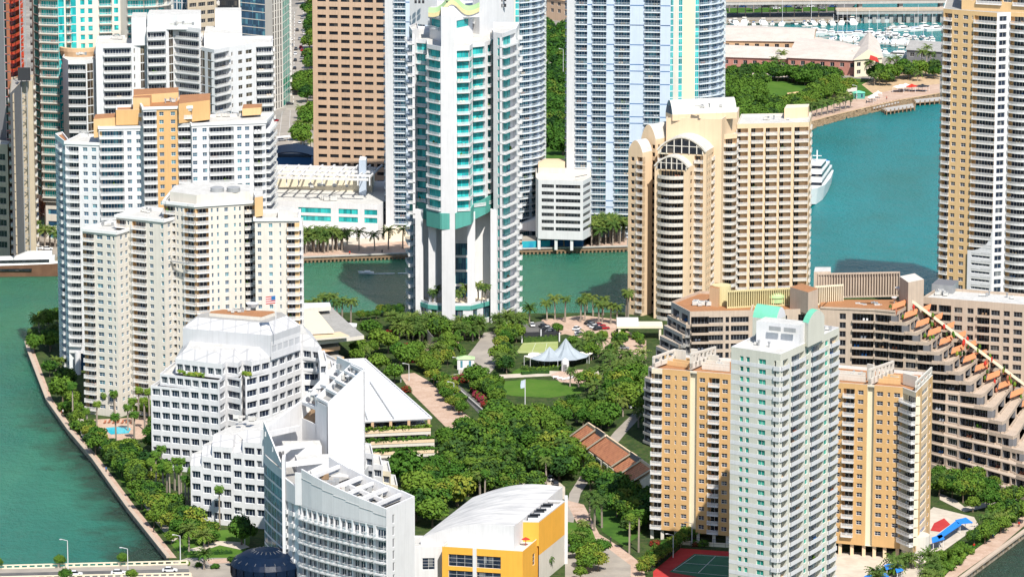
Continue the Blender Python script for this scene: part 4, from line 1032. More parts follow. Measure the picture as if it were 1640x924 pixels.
lm0 = (p525[0] + nA.x * wid * .45, p525[1] + nA.y * wid * .45); lm1 = (p584[0] + nA.x * wid * .45, p584[1] + nA.y * wid * .45)
slopewall(b.p('slanted_parapet'), lm0, lm1, LZ, zA0 + .2, zA1, 'white', .5)
q = b.p('wall'); q.solid([p525, lm0, (lm0[0] - .3, lm0[1] + .8), (p525[0] + .3, p525[1] + .9)][::-1], LZ, zA0 - .8, 'white'); q.solid([lm0, l0, (l0[0] - .3, l0[1] + .8), (lm0[0] + .3, lm0[1] + .9)][::-1], LZ, zA0 - 8, 'white')
slopewall(q, p584, l1, LZ, zA1, zA1)
q = b.p('roof')
q.poly([(*p525, zA0 - 1.8), (*p584, zA1 - 2.5), (*lm1, zA1 - 2.5), (*lm0, zA0 - 1.8)], 'roofgrey'); q.poly([(*lm0, zA0 - 8.5), (*lm1, zA1 - 7), (*l1, zA1 - 7), (*l0, zA0 - 8.5)], 'wood')
q = b.p('roof_beam')
for t in (.05, .3, .55, .8, .97):
    a_ = along(p525, p584, t); c_ = along(l0, l1, t); zz_ = zA0 + (zA1 - zA0) * t - .6; c2_ = along(lm0, lm1, t); q.bar((*a_, zz_), (*c2_, zz_ + .2), 1.0, 'white', .8); q.bar((*c2_, zz_ - 3), (*c_, zz_ - 3.4), 1.2, 'white', .9)
rnd = random.Random(9)
for k in range(16):
    t, s_ = rnd.random(), rnd.random() * .8 + .1; a_ = along(p525, p584, t); x, y = a_[0] + nA.x * wid * s_, a_[1] + nA.y * wid * s_; zz_ = zA0 + (zA1 - zA0) * t - 2; q = QB(); r_ = rnd.uniform(.5, 1.1)
    if k % 3: q.lathe(x, y, [(r_, zz_), (r_, zz_ + 1.4), (0, zz_ + 1.6)], rnd.choice(['metalgrey', 'roofwhite', 'glass_blue']), 10); b.extra.append(('rooftop_fan', q))
    else: q.lathe(x, y, [(0, zz_), (.1, zz_ + 1), (r_, zz_ + 1.8), (r_ * .6, zz_ + 1.3), (0, zz_ + 1.2)], 'white', 10); b.extra.append(('satellite_dish', q))

# ---------------------------------------------------------------- white roofed garage with planted decks
zg = ZT(640, 728, 672)
b = Bld('parking_garage', 'low garage with a vast ribbed white roof and hedge-topped open decks', 'parking garage', P(625, 722), wall='white', roof='roofwhite')
rf = [P(526, 678, zg), P(691, 669.5, zg), P(584, 575, zg), P(541, 577, zg)]
q = b.p('roof'); q.solid(rf, zg - .5, zg, 'white', 'ribroof', bottom=True)
for i in range(4):
    a_, c_ = rf[i], rf[(i + 1) % 4]; q.bar((*a_, zg + .1), (*c_, zg + .1), .5, 'white')
q = b.p('roof_gutter')
for x0, x1, x2, y0, y1 in ((654, 600, 0, 670.5, 604),): pass
for t0, t1 in ((.36, .62), (.62, .98)): 
    a_ = along(rf[0], rf[1], t0 + .02); c_ = along(rf[3], rf[2], t0 + .02); m_ = along(c_, a_, .0 if t0 < .5 else .4); 
    q.bar((*m_, zg + .12), (*a_, zg + .12), .35, 'metalgrey')
base = [P(586, 676, zg), P(690, 670.5, zg)]; q = b.p('deck')
for k, zd in enumerate((zg - 3.2, zg - 6.6, zg - 9.8)):
    if zd < LZ: break
    ex = 1.5 * (k + 1); a_ = (base[0][0] - 5, base[0][1] - ex); c_ = (base[1][0] + 1.2 * k, base[1][1] - ex)
    bk = back(a_, c_, 30); q.solid([a_, c_, bk[0], bk[1]], zd - 1.6, zd, 'white_warm', 'concrete', bottom=True)
    q.solid([(a_[0], a_[1] - .15), (c_[0], c_[1] - .15), (c_[0], c_[1] - .02), (a_[0], a_[1] - .02)], zd - .5, zd + .5, 'cream', bottom=True)
    hq = QB(); rnd = random.Random(k)
    for j in range(420):
        t = rnd.random(); x = a_[0] + 4 + (c_[0] - a_[0] - 4) * t; y = a_[1] + (c_[1] - a_[1]) * t + .9 + rnd.uniform(-.7, .7); zz_ = zd + .4 + rnd.uniform(0, .9); s_ = .4
        e_ = Vector((rnd.uniform(-1, 1), rnd.uniform(-1, 1), rnd.uniform(-1, 1))).normalized() * s_; f_ = Vector((rnd.uniform(-1, 1), rnd.uniform(-1, 1), rnd.uniform(-1, 1))).normalized() * s_
        c0_ = Vector((x, y, zz_)); hq.poly([tuple(c0_ - e_ - f_), tuple(c0_ + e_ - f_), tuple(c0_ + e_ + f_), tuple(c0_ - e_ + f_)], rnd.choice(['leaf_a', 'leaf_b', 'leaf_b']))
    b.extra.append(('hedge_planter', hq))
q = b.p('column')
for t in (.1, .38, .66, .97):
    c = along(base[0], base[1], t); q.box(c[0] - .45, c[0] + .45, c[1] + .4, c[1] + 1.3, LZ, zg - .4, 'cream_dark')
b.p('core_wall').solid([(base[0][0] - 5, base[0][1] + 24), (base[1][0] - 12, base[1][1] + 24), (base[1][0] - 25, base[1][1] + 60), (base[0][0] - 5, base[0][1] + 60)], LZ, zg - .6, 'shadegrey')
GAR = (base, zg)

# ---------------------------------------------------------------- yellow sports building with curved roof
zy = ZT(862, 937, 836); zy2 = ZT(837, 957, 882.5)
b = Bld('sports_building', 'yellow and white hall with a broad curved pale roof', 'sports hall', P(790, 940), fine=True,
        wall='yellow', trim='white', roof='roofgrey', glass='glass_navy', frame='white')
yl = [P(708, 874.5, zy2), P(837, 882.5, zy2), P(866, 858, zy2), P(735, 851, zy2)]
b.prism(yl, LZ, zy2, [('w10:yellow W38 w6:white W38 w34:yellow', dict(pitch=4.8, wh=3.6, sill=.5, nv=3, nh=3, par=1.4, frame='white')), ('w16 n4 w9', dict(pitch=6, wh=3.6, sill=1, nh=3, par=2)), None, None], parapet=.8, trim='white_warm', roof='roofwhite')
up = [P(837, 835.5, zy), P(863, 836, zy), P(904.5, 803.5, zy), P(878, 803, zy)]
b.facade(up[0], up[1], zy2 - 2, zy, 'w1'); b.facade(up[1], up[2], LZ + 9, zy, 'w2 n2 w2 n2 w2 n2 w2 n2 w2 n2 w2 n2 w2 n2 w2', pitch=9, wh=1.4, sill=3, par=1.2, glass='tan_light', frame='tan', nv=1)
b.facade(up[1], up[2], LZ, LZ + 9, 'w1:white_warm')
q = b.p('wall'); q.solid(inset(up, .5)[:4], LZ, zy - .6, 'yellow', 'white')
e_ = P(907, 801, zy); q.solid([up[2], (up[2][0] + .9, up[2][1]), (up[2][0] + .9, up[2][1] + 5), (up[2][0], up[2][1] + 5)], LZ, zy + .8, 'white')
for i in range(3): q.solid([up[i], (up[i + 1] if i < 3 else up[0]), (up[i + 1][0] - .3, up[i + 1][1] + .4), (up[i][0] - .3, up[i][1] + .4)], zy, zy + .4, 'white')
# curved roof: front gable arc to back gable arc
def arcpts(p0, p1, z0, z1, bulge, n=12):
    out = []
    for i in range(n + 1):
        t = i / n; out.append((p0[0] + (p1[0] - p0[0]) * t, p0[1] + (p1[1] - p0[1]) * t, z0 + (z1 - z0) * t + bulge * math.sin(math.pi * t)))
    return out
zl_ = zy2 + .5; zh_ = zy + 1.0
fa0, fa1 = P(673.6, 861, zl_), P(823, 842, zh_); ba0, ba1 = P(757, 796, zl_), P(901, 779, zh_)
F_ = arcpts(fa0, fa1, zl_, zh_, 2.2); B_ = arcpts(ba0, ba1, zl_, zh_, 2.2)
q = b.p('curved_roof')
for i in range(12): q.poly([F_[i], F_[i + 1], B_[i + 1], B_[i]], 'membrane')
q = b.p('wall')
q.poly([(fa0[0], fa0[1], LZ), (fa1[0], fa1[1], LZ)] + F_[::-1], 'white'); q.poly([(fa1[0], fa1[1], LZ), (ba1[0], ba1[1], LZ), B_[-1], F_[-1]], 'white'); q.poly([(ba0[0], ba0[1], LZ), (fa0[0], fa0[1], LZ), F_[0], B_[0]], 'white')
q.poly(B_ + [(ba1[0], ba1[1], LZ), (ba0[0], ba0[1], LZ)], 'white')
lo = [P(640, 875, zy2 - 1), P(708, 874, zy2 - 1), P(728, 858, zy2 - 1), P(660, 857, zy2 - 1)]
b.prism(lo, LZ, zy2 - 1, [('w24:white W13 w8:white', dict(wall='white', pitch=6, wh=3.5, sill=1, par=2, nh=4, nv=2)), None, None, None], wall='white', parapet=.5, roof='roofwhite')
for k in range(6):
    t = (.12, .2, .36, .44, .62, .7)[k]; c = along(along(up[0], up[1], .45), along(up[3], up[2], .45), t); q = QB()
    q.box(c[0] - 1.5, c[0] + 1.5, c[1] - 1.6, c[1] + 1.6, zy - .7, zy + 1.0, 'white', 'dark'); b.extra.append(('skylight', q))
q = QB(); c = P(842, 869, zy2); q.lathe(c[0], c[1], [(.1, zy2 - .8), (.1, zy2 + 1.2), (1.3, zy2 + 1.1), (0, zy2 + 1.8)], 'red', 8)
tag(link('parasol', q.mesh('parasol')), 'small red parasol on the white-railed roof terrace of the yellow hall', 'parasol')

# ---------------------------------------------------------------- clubhouse with tiled roof
b = Bld('club_house', 'cream clubhouse with stepped orange tiled roof half hidden by trees', 'clubhouse', P(985, 770), wall='cream_white', roof='tile')
z_e, z_r = LZ + 7.0, LZ + 13
e0, e1 = P(913.5, 699.5, z_e), P(1013, 772, z_e); r0, r1 = P(942, 678.5, z_r), P(1046, 751, z_r)
q = b.p('roof'); w = b.p('wall'); pp_ = b.p('parapet')
segs = [(0, .14, 0), (.14, .29, -.5), (.29, .68, 0.3), (.68, .83, -.5), (.83, 1, 0.2)]
for t0, t1, dz in segs:
    a_, c_ = along(e0, e1, t0), along(e0, e1, t1); g_, h_ = along(r0, r1, t0), along(r0, r1, t1)
    q.hexa([(*a_, z_e + dz - .3), (*c_, z_e + dz - .3), (*h_, z_r + dz - .3), (*g_, z_r + dz - .3)], [(*a_, z_e + dz), (*c_, z_e + dz), (*h_, z_r + dz), (*g_, z_r + dz)], 'tile')
for t in (.0, .14, .29, .68, .83, 1.0):
    a_, g_ = along(e0, e1, t), along(r0, r1, t); pp_.bar((*a_, z_e + .3), (*g_, z_r + .3), 1.3 if t in (.29, .83) else .6, 'cream_white', .45)
pp_.bar((*r0, z_r + .1), (*r1, z_r + .1), .6, 'cream', .8)
pm = b.p('roof_monitor')
for t0, t1, f in ((.14, .29, .05), (.68, .83, .05)):
    a_, c_ = along(r0, r1, t0 + .01), along(r0, r1, t1 - .01); d_ = (-(r0[0] - e0[0]) * .12, -(r0[1] - e0[1]) * .12)
    pm.solid([(a_[0] + d_[0], a_[1] + d_[1]), (c_[0] + d_[0], c_[1] + d_[1]), c_, a_], z_r - 1.5, z_r + .9, 'shadegrey', 'cream')
w.solid([e0, e1, (r1[0], r1[1]), (r0[0], r0[1])], LZ, [z_e - 1.4, z_e - 1.4, z_r - 1.4, z_r - 1.4], 'cream_white')
for k, t in enumerate((.03, .16, .32, .45, .55, .64)):
    a_, c_ = along(e0, e1, t), along(e0, e1, t + .07); d = QB(); ox, oy = (e0[0] - r0[0]) * .08, (e0[1] - r0[1]) * .08
    d.solid([(a_[0] + ox, a_[1] + oy), (c_[0] + ox, c_[1] + oy), c_, a_], z_e - 3, z_e - .2 + (.0), 'cream_white'); d.solid([(a_[0] + ox * 1.06, a_[1] + oy * 1.06), (c_[0] + ox * 1.06, c_[1] + oy * 1.06), (c_[0] + ox, c_[1] + oy), (a_[0] + ox, a_[1] + oy)], z_e - 2.4, z_e - .8, 'glass_black')
    b.extra.append(('dormer', d))
lo_ = b.p('lower_roof')
for t0, t1 in ((-.04, .12), (.36, .55), (.56, .66)):
    a_, c_ = along(e0, e1, t0), along(e0, e1, t1); ox, oy = (e0[0] - r0[0]) * .45, (e0[1] - r0[1]) * .45
    lo_.hexa([(a_[0] + ox, a_[1] + oy, z_e - 5.2), (c_[0] + ox, c_[1] + oy, z_e - 5.2), (*c_, z_e - 2.6), (*a_, z_e - 2.6)], [(a_[0] + ox, a_[1] + oy, z_e - 5), (c_[0] + ox, c_[1] + oy, z_e - 5), (*c_, z_e - 2.4), (*a_, z_e - 2.4)], 'tile')

# ---------------------------------------------------------------- low pavilion with decks by the river (left of centre)
zd = ZT(520, 590, 545)
b = Bld('parking_garage', 'flat roofed low garage with planted decks beside the river and white tower', 'parking garage', P(530, 585), wall='white_warm')
rf2 = [P(440, 552, zd), P(520, 545, zd), P(583, 537, zd), P(556, 515, zd), P(528, 489, zd), P(480, 490, zd), P(440, 520, zd)]
q = b.p('roof'); q.solid(rf2, zd - 1.4, zd, 'white_warm', 'roofgrey', bottom=True)
q = b.p('roof_canopy')
q.solid(PL([(478, 533), (535, 530), (508, 497), (478, 498)], zd + 2.4), zd + 1.6, zd + 2.4, 'white_warm', 'cream_white', bottom=True)
q.solid(PL([(478, 545), (560, 538), (545, 531), (478, 538)], zd + 1.2), zd + .6, zd + 1.2, 'white_warm', 'cream', bottom=True)
q.solid(PL([(480, 496), (530, 492), (528, 486), (482, 487)], zd + 2.6), zd + 1.4, zd + 3.0, 'white_warm', 'white', bottom=True)
for k in (1, 2):
    dd = b.p('deck'); a_, c_ = (rf2[0][0], rf2[0][1] - 2.5 * k), (rf2[2][0] + 1.5 * k - 10, rf2[2][1] - 3 * k); bk = back(a_, c_, 22)
    dd.solid([a_, c_, bk[0], bk[1]], zd - 1.4 - 3.3 * k, zd - 3.3 * k, 'cream_dark' if k == 1 else 'tan_light', 'concrete', bottom=True)
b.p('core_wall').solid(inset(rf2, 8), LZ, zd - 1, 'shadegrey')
# ================================================================ mainland buildings across the river
# ---------------------------------------------------------------- twin pale blue towers
def curve_pts(x0, y0, x1, y1, z, bow, n=5):
    """convex run between two pixel points, bulging towards the camera"""
    a, c = P(x0, y0, z), P(x1, y1, z); dx, dy = c[0] - a[0], c[1] - a[1]; L = math.hypot(dx, dy); nx, ny = dy / L, -dx / L
    return [(a[0] + dx * i / n + nx * bow * math.sin(math.pi * i / n), a[1] + dy * i / n + ny * bow * math.sin(math.pi * i / n)) for i in range(n + 1)]
def bluetower(label, x0, x1, ybase, ytop, base_lo):
    zt = ZT((x0 + x1) / 2, ybase, ytop); k = (x1 - x0) / 252.0
    b = Bld('apartment_tower', label, 'apartment tower', P((x0 + x1) / 2, ybase - 4), pitch=2.73, wall='paleblue', trim='white_cool', glass='glass_teal', door='glass_blue', par=1, pr=.8, rd=1.4,
            rail='railglass', railtop='white_cool', dfrac=.9, frame='white_cool', wh=2.0, sill=.4)
    X = lambda u: x0 + u * k
    yt = ytop
    A_ = P(X(0), yt, zt); B_ = P(X(14), yt + .6, zt); C_ = P(X(166), yt + 3, zt); D_ = P(X(212), yt + 2, zt)
    cv = curve_pts(X(215), yt + 2, X(252), yt - 8, zt, 3.2, 4)
    pts = [A_, B_, C_, D_] + cv[1:] + [P(X(252), yt - 16, zt), P(X(2), yt - 20, zt)]
    b.prism(pts, LZ, zt, ['w1:white', 'B19 w8 B23 w13 B25 w23 B26 w16', 'G5 w8:white_warm G6 w20:cream_white G6', 'B1', 'B1', 'B1', 'B1', None, None, None], gnv=2)
    # floor-line stripes painted dark blue every few storeys
    q = b.p('stripe'); dx, dy = C_[0] - B_[0], C_[1] - B_[1]
    n = int((zt - LZ) / 2.73)
    for i in list(range(2, n, 3)) + list(range(5, n, 7)):
        zz = zt - 1 - i * 2.73
        q.poly([(B_[0], B_[1] - .05, zz - .2), (C_[0], C_[1] - .05, zz - .2), (C_[0], C_[1] - .05, zz + .12), (B_[0], B_[1] - .05, zz + .12)], 'bluepaint')
    if base_lo:
        q = b.p('base_wall'); q.solid([P(X(0), ybase + 5, LZ), P(X(95), ybase + 4, LZ), P(X(95), ybase - 20, LZ), P(X(0), ybase - 20, LZ)], LZ, LZ + 5, 'cream_white', 'white_warm')
    return b
bluetower('tall pale blue tower with a curved glassy right end directly behind the cream arched tower', 908, 1160, 378, -18, False)
bluetower('tall pale blue tower mostly hidden behind the white tower on stilts', 616, 872, 380, -22, True)

# ---------------------------------------------------------------- travertine slab
z = ZT(560, 305, -10)
b = Bld('hotel_building', 'travertine clad tower with regular dark slot windows behind the low white hall', 'hotel', P(560, 300), pitch=3.65, wall='travertine', trim='travertine', glass='glass_black', frame='dark', par=1.6, wh=1.5, sill=1.2, nv=1, recess=.4)
A_, B_ = P(500, -12, z), P(622, -9, z)
b.prism([A_, B_] + back(A_, B_, 30), LZ, z, ['w8 ' + ' w5 '.join(['W14.2'] * 6) + ' w6', None, None, None], auto='w3 W6 w3 W6 w3 W6 w3')
# ---------------------------------------------------------------- low white hall at the river
def zt_(pyt, px=540, pb=376): return ZT(px, pb, pyt)
z1 = zt_(322); z2 = zt_(287)
b = Bld('convention_hall', 'low white hall with teal strip windows and open rooftop trusses on the river bank', 'convention hall', P(530, 370), pitch=3.4, wall='white', trim='white', glass='glass_teal', par=1.6, wh=2.2, sill=.5, nv=6, roof='roofwhite', frame='teal_paint')
hp = [P(425, 321, z1), P(470, 323, z1), P(605, 328, z1), P(613, 325, z1), P(616, 318, z1), P(618, 290, z1), P(425, 290, z1)]
b.facade(hp[0], hp[1], LZ, z1, 'w1'); b.facade(hp[1], hp[2], LZ, z1, 'w8 W56 w13 W33 w11 W22 w1', floors=2)
for i in (2, 3, 4): b.facade(hp[i], hp[i + 1], LZ, z1, 'w1')
b.p('roof').poly([(*p_, z1) for p_ in hp], 'roofwhite')
up = [P(425, 302, z1), P(596, 308, z1), P(600, 292, z1), P(425, 288, z1)]
b.prism(up, z1 - .1, z1 + 6.5, ['w1:cream_white W3 w9:cream_white n2 w3:cream_white n2 w3:cream_white n2 w24:cream_white n2 w9:cream_white', None, None, None], wall='cream_white', glass='glass_black', pitch=6, wh=1.6, sill=2.2, par=1, roof='cream_white')
q = b.p('truss')
zz = z1 + 9.5
for k in range(4):
    a_, c_ = P(428 + k * 6, 284 - k * 6, zz), P(590 + k * 4, 288 - k * 6, zz)
    q.bar((*a_, zz), (*c_, zz), .9, 'white', 1.0)
for k in range(9):
    a_, c_ = P(440 + k * 19, 284, zz), P(460 + k * 19, 265, zz)
    q.bar((*a_, zz), (*c_, zz), .6, 'white', .8); q.bar((*a_, z1 + 6), (*a_, zz), .5, 'white')
    if k % 2: q.bar((*a_, zz), (*P(480 + k * 19, 265, zz), zz), .35, 'white')
q = b.p('stair_tower'); q.solid(PL([(575, 290), (586, 291), (588, 285), (577, 284)], z1 + 6), z1, z1 + 15, 'paleblue', 'white')
b.clutter(PL([(480, 326), (560, 328), (560, 316), (480, 314)], z1), z1, 6, 81, 3)
b.clutter(PL([(440, 302), (590, 304), (590, 296), (440, 296)], z1 + 5.6), z1 + 5.6, 6, 82, 2)
# ---------------------------------------------------------------- white banded low block
z = ZT(905, 389, 278)
b = Bld('parking_garage', 'white banded low block with dark strip openings between the two pale blue towers', 'parking garage', P(905, 384), pitch=2.95, wall='white', trim='white', glass='glass_black', frame='metalgrey', par=1.2, wh=1.5, sill=.8, nv=8, g0=5, roof='cream')
gp = [P(858, 284, z), P(862, 288, z), P(934, 290, z), P(947, 283, z), P(947, 262, z), P(858, 262, z)]
b.facade(gp[0], gp[1], LZ + 4.5, z, 'w1', g0=1); b.facade(gp[1], gp[2], LZ + 4.5, z, 'w6 W22 w3 W44 w5', g0=1); b.facade(gp[2], gp[3], LZ + 4.5, z, 'W12 w1', g0=1); b.facade(gp[3], gp[4], LZ, z, 'w1')
b.p('roof').poly([(*p_, z - .5) for p_ in gp], 'white_warm'); b.p('soffit').poly([(*p_, LZ + 4.5) for p_ in gp][::-1], 'white')
b.p('podium').solid([P(832, 384, LZ), P(858, 386, LZ), P(858, 372, LZ), P(832, 372, LZ)], LZ + 4, [LZ + 6.5, LZ + 9, LZ + 9, LZ + 6.5], 'white', bottom=True)
b.p('core_wall').solid([(p_[0], p_[1] + 9) for p_ in (gp[1], gp[2])] + [gp[4], gp[5]], LZ, LZ + 4.5, 'bluepaint')
q = b.p('column')
for t in (.02, .4, .75): c = along(gp[1], gp[2], t); q.box(c[0] - .6, c[0] + .6, c[1] + .5, c[1] + 1.7, LZ, LZ + 4.5, 'white')
b.p('roof_block').solid(PL([(862, 276), (905, 277), (905, 262), (862, 262)], z), z - .5, z + 2.0, 'white_warm', 'cream')
b.p('railing').bar((*P(921, 288, z), z + 1), (*P(940, 284, z), z + 1), .2, 'dark')

# ---------------------------------------------------------------- white tower behind the tan-centred tower
def zt_(pyt): return ZT(260, 400, pyt)
b = Bld('apartment_tower', 'large white tower with dark balcony stacks and blank white crown walls at upper left', 'apartment tower', P(265, 396), pitch=3.52, wall='white', trim='white', glass='glass_brown', door='glass_navy', par=1.3, pr=1.0, rd=1.5, wh=2.0, sill=.7, nv=2, dfrac=.9, roof='roofwhite', gnv=2, railtop='white_warm')
za, zb2_, zc2, zd2 = zt_(97), zt_(70), zt_(44), zt_(74)
pA = [P(100, 92, za), P(109, 97, za), P(137, 97, za), P(153, 95, za)]
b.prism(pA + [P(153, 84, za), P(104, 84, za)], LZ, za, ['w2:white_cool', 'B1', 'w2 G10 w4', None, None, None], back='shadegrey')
pB = [P(153, 71, zb2_), P(165, 71, zb2_), P(212, 70, zb2_), P(235, 68, zb2_)]
b.prism(pB + [P(235, 56, zb2_), P(156, 58, zb2_)], LZ, zb2_, ['w1', 'B44 w2', 'w2 n2 w9 G7 w4', None, None, None])
pC = [P(235, 45, zc2), P(266, 44, zc2), P(281, 42, zc2), P(320, 46, zc2)]
b.prism(pC + [P(322, 34, zc2), P(238, 34, zc2)], LZ, zc2, ['w1 B28 w1', 'w4 G7 w4', 'B36 w2', None, None, None])
pD = [P(320, 75, zd2), P(343, 80, zd2), P(367, 75, zd2), P(410, 69, zd2), P(437, 68, zd2)]
b.prism(pD + [P(437, 58, zd2), P(324, 58, zd2)], LZ, zd2, ['G7 w4 G8 w2', 'B1', ('w3 n2 w8 W6 w5 W9 w6', dict(wh=1.7)), 'B1', None, None, None])
q = b.p('crown_wall')
q.solid(PL([(211, 70), (235, 69), (236, 60), (213, 60)], zb2_), zb2_ - 1, zt_(30), 'white', 'roofwhite')
q.solid(PL([(236, 44), (322, 44), (322, 36), (240, 36)], zc2), zc2 - 1, zt_(24), 'white', 'roofwhite')
q.solid(PL([(327, 72), (388, 72), (388, 60), (330, 60)], zd2), zd2 - 1, zt_(56), 'white', 'roofwhite')
q.solid(PL([(345, 62), (387, 62), (387, 56), (345, 56)], zd2), zd2 - 1, zt_(30), 'white', 'roofwhite')
q = b.p('round_roof'); c = P(122, 88, za); q.lathe(c[0] + 1, c[1] + 7, [(8.0, za - 1), (8.8, za + 1.2), (8.8, za + 2.6), (7.8, za + 2.8), (7.4, za + 1.6), (0, za + 1.5)], 'cream_dark', 24)
b.clutter(PL([(160, 66), (205, 66), (205, 60), (165, 60)], zb2_ - .9), zb2_ - .9, 8, 91, 2.2)
b.clutter(PL([(110, 90), (145, 90), (145, 86), (112, 86)], za + 2), za + 2, 5, 92, 1.6)
b.clutter(PL([(250, 42), (315, 42), (315, 38), (250, 38)], zt_(24)), zt_(24), 6, 93, 1.8)
# ---------------------------------------------------------------- teal tower at far left
zt = ZT(160, 384, -20)
b = Bld('apartment_tower', 'teal glazed tower with white balcony bands running off the top left of the view', 'apartment tower', P(160, 382), pitch=3.6, wall='white_warm', trim='white_warm', glass='glass_teal', door='glass_teal', par=1, pr=1.1, rd=1.4, dfrac=.9, frame='white_cool', wh=2.2, sill=.6, gnv=1, nv=1, rail='railglass')
pp = [P(50, -24, zt), P(62, -20, zt), P(92, -19, zt), P(112, -20, zt), P(192, -22, zt), P(203, -20, zt)] + curve_pts(203, -20, 273, -30, zt, 8, 5)[1:]
b.prism(pp + [P(273, -50, zt), P(55, -50, zt)], LZ + 16, zt, ['w2 G6 w1', 'B1', 'G8 w2 B6', 'G9 w6 W7 w5 W7 w10 B20 w3 W7 w3', 'w1', 'B1', 'B1', 'B1', 'B1', 'B1', None, None, None])
b.prism(inset(pp + [P(273, -50, zt), P(55, -50, zt)], 1.2), LZ, LZ + 16, ['w1 G4 w1', 'w1 W6 w1', 'w1 G8 w1', 'w1 W12 w2 W12 w2 W12 w2'], pitch=5, parapet=0, glass='glass_blue')
# ---------------------------------------------------------------- red-netted tower under construction and its neighbours
zt = ZT(22, 395, -30)
b = Bld('apartment_tower', 'unfinished tower wrapped in red balcony sheets at the far left edge', 'apartment tower', P(24, 393), pitch=3.5, wall='redbrown', trim='red', glass='glass_black', door='glass_black', par=1, pr=1.4, rd=1.4, rail='red', railtop='orange')
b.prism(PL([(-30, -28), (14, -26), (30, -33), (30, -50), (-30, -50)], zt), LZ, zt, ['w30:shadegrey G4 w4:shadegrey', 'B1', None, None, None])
q = b.p('hoist_tower'); 
zh = ZT(38, 395, 118)
b2 = Bld('office_building', 'beige slab with a shaded left flank and a construction hoist up its front', 'office building', P(46, 392), pitch=3.6, wall='beige', trim='beige', glass='glass_black', par=1, wh=1.4, sill=1)
b2.prism(PL([(16, 150), (34, 131), (52, 130), (54, 120), (18, 124)], zh), LZ, zh, ['w1:shadegrey', 'w1', None, None, None])  # shade of the left flank is painted in as dark grey wall
q = b2.p('hoist'); c = P(39, 131.5, zh)
for dx in (-1.1, 1.1): q.bar((c[0] + dx, c[1] - .8, LZ), (c[0] + dx, c[1] - .8, zh + 62), .35, 'metalgrey')
for i in range(80): zz = LZ + i * 2.4; q.bar((c[0] - 1.1, c[1] - .8, zz), (c[0] + 1.1, c[1] - .8, zz + (2.4 if i % 2 else 0)), .2, 'metalgrey')
q.box(c[0] - 2.2, c[0] + 2.6, c[1] - 3.4, c[1] - .9, zh + 1, zh + 6, 'dark')
zt = ZT(5, 390, 45)
b = Bld('office_building', 'narrow blue glass tower cut by the left edge of the view', 'office building', P(-10, 396), pitch=3.6, wall='white_cool', trim='white_cool', glass='glass_blue', par=1, gnv=3, frame='white_cool')
b.prism(PL([(-60, 46), (10, 48), (13, 40), (-60, 38)], zt), LZ, zt, ['w3 G12 w2 G14 w1', None, None, None], roof='roofgrey')
zt = ZT(8, 408, 226)
b = Bld('office_building', 'pale concrete low building with recessed dark openings at the left edge by the yacht', 'office building', P(-5, 404), pitch=4.5, wall='concrete_pink', trim='concrete', glass='glass_black', par=3, wh=2.6, sill=1, frame='concrete', nv=4)
b.prism(PL([(-60, 228), (12, 232), (17, 226), (-60, 220)], zt), LZ, zt, ['w3 W18 w3 W10 w2', None, None, None], roof='roofwhite', g0=3)
# ---------------------------------------------------------------- glass and ribbed towers at top
zt = ZT(400, 300, -30)
b = Bld('office_building', 'dark striped glass office tower with a ribbed pale flank beside the avenue', 'office building', P(400, 240), pitch=3.5, wall='white_warm', trim='white_warm', glass='glass_black', par=1, frame='white_warm', gnv=2)
zt = ZT(440, 175, -20)
g4 = PL([(345, -25), (384, -24), (424, -20), (436, -18), (452, -22), (463, -30), (463, -60), (345, -60)], zt)
b.prism(g4, LZ, zt, [('w1 G34 w2', dict(gnv=12, frame='dark', trim='dark')), ('G1', dict(gnv=1, glass='glass_blue', pitch=3.9)), 'w1', ('G1 w1 G1 w1 G1 w1 G1 w1', dict(gnv=1, frame='white_warm', trim='white_warm')), ('G1', dict(glass='glass_green', gnv=3)), None, None, None])
zt = ZT(330, 330, -16)
b = Bld('office_building', 'beige office tower with pale stepped top peeking above the white crown walls', 'office building', P(325, 290), pitch=3.6, wall='beige', trim='white_warm', glass='glass_black', par=1, wh=1.8, frame='white_warm')
b.prism(PL([(300, -14), (346, -18), (348, -40), (300, -40)], zt), LZ, zt, ['w2 W7 w2 W7 w2 W7 w2', None, None, None])
zt = ZT(290, 310, -14)
b = Bld('apartment_tower', 'slim white framed tower seen in the gap above the white crown walls', 'apartment tower', P(288, 280), pitch=3.3, wall='white', trim='white', glass='glass_blue', par=1)
b.prism(PL([(274, -12), (300, -10), (302, -30), (276, -30)], zt), LZ, zt, ['w1 G5 w1 G5 w1 G5 w1', None, None, None])

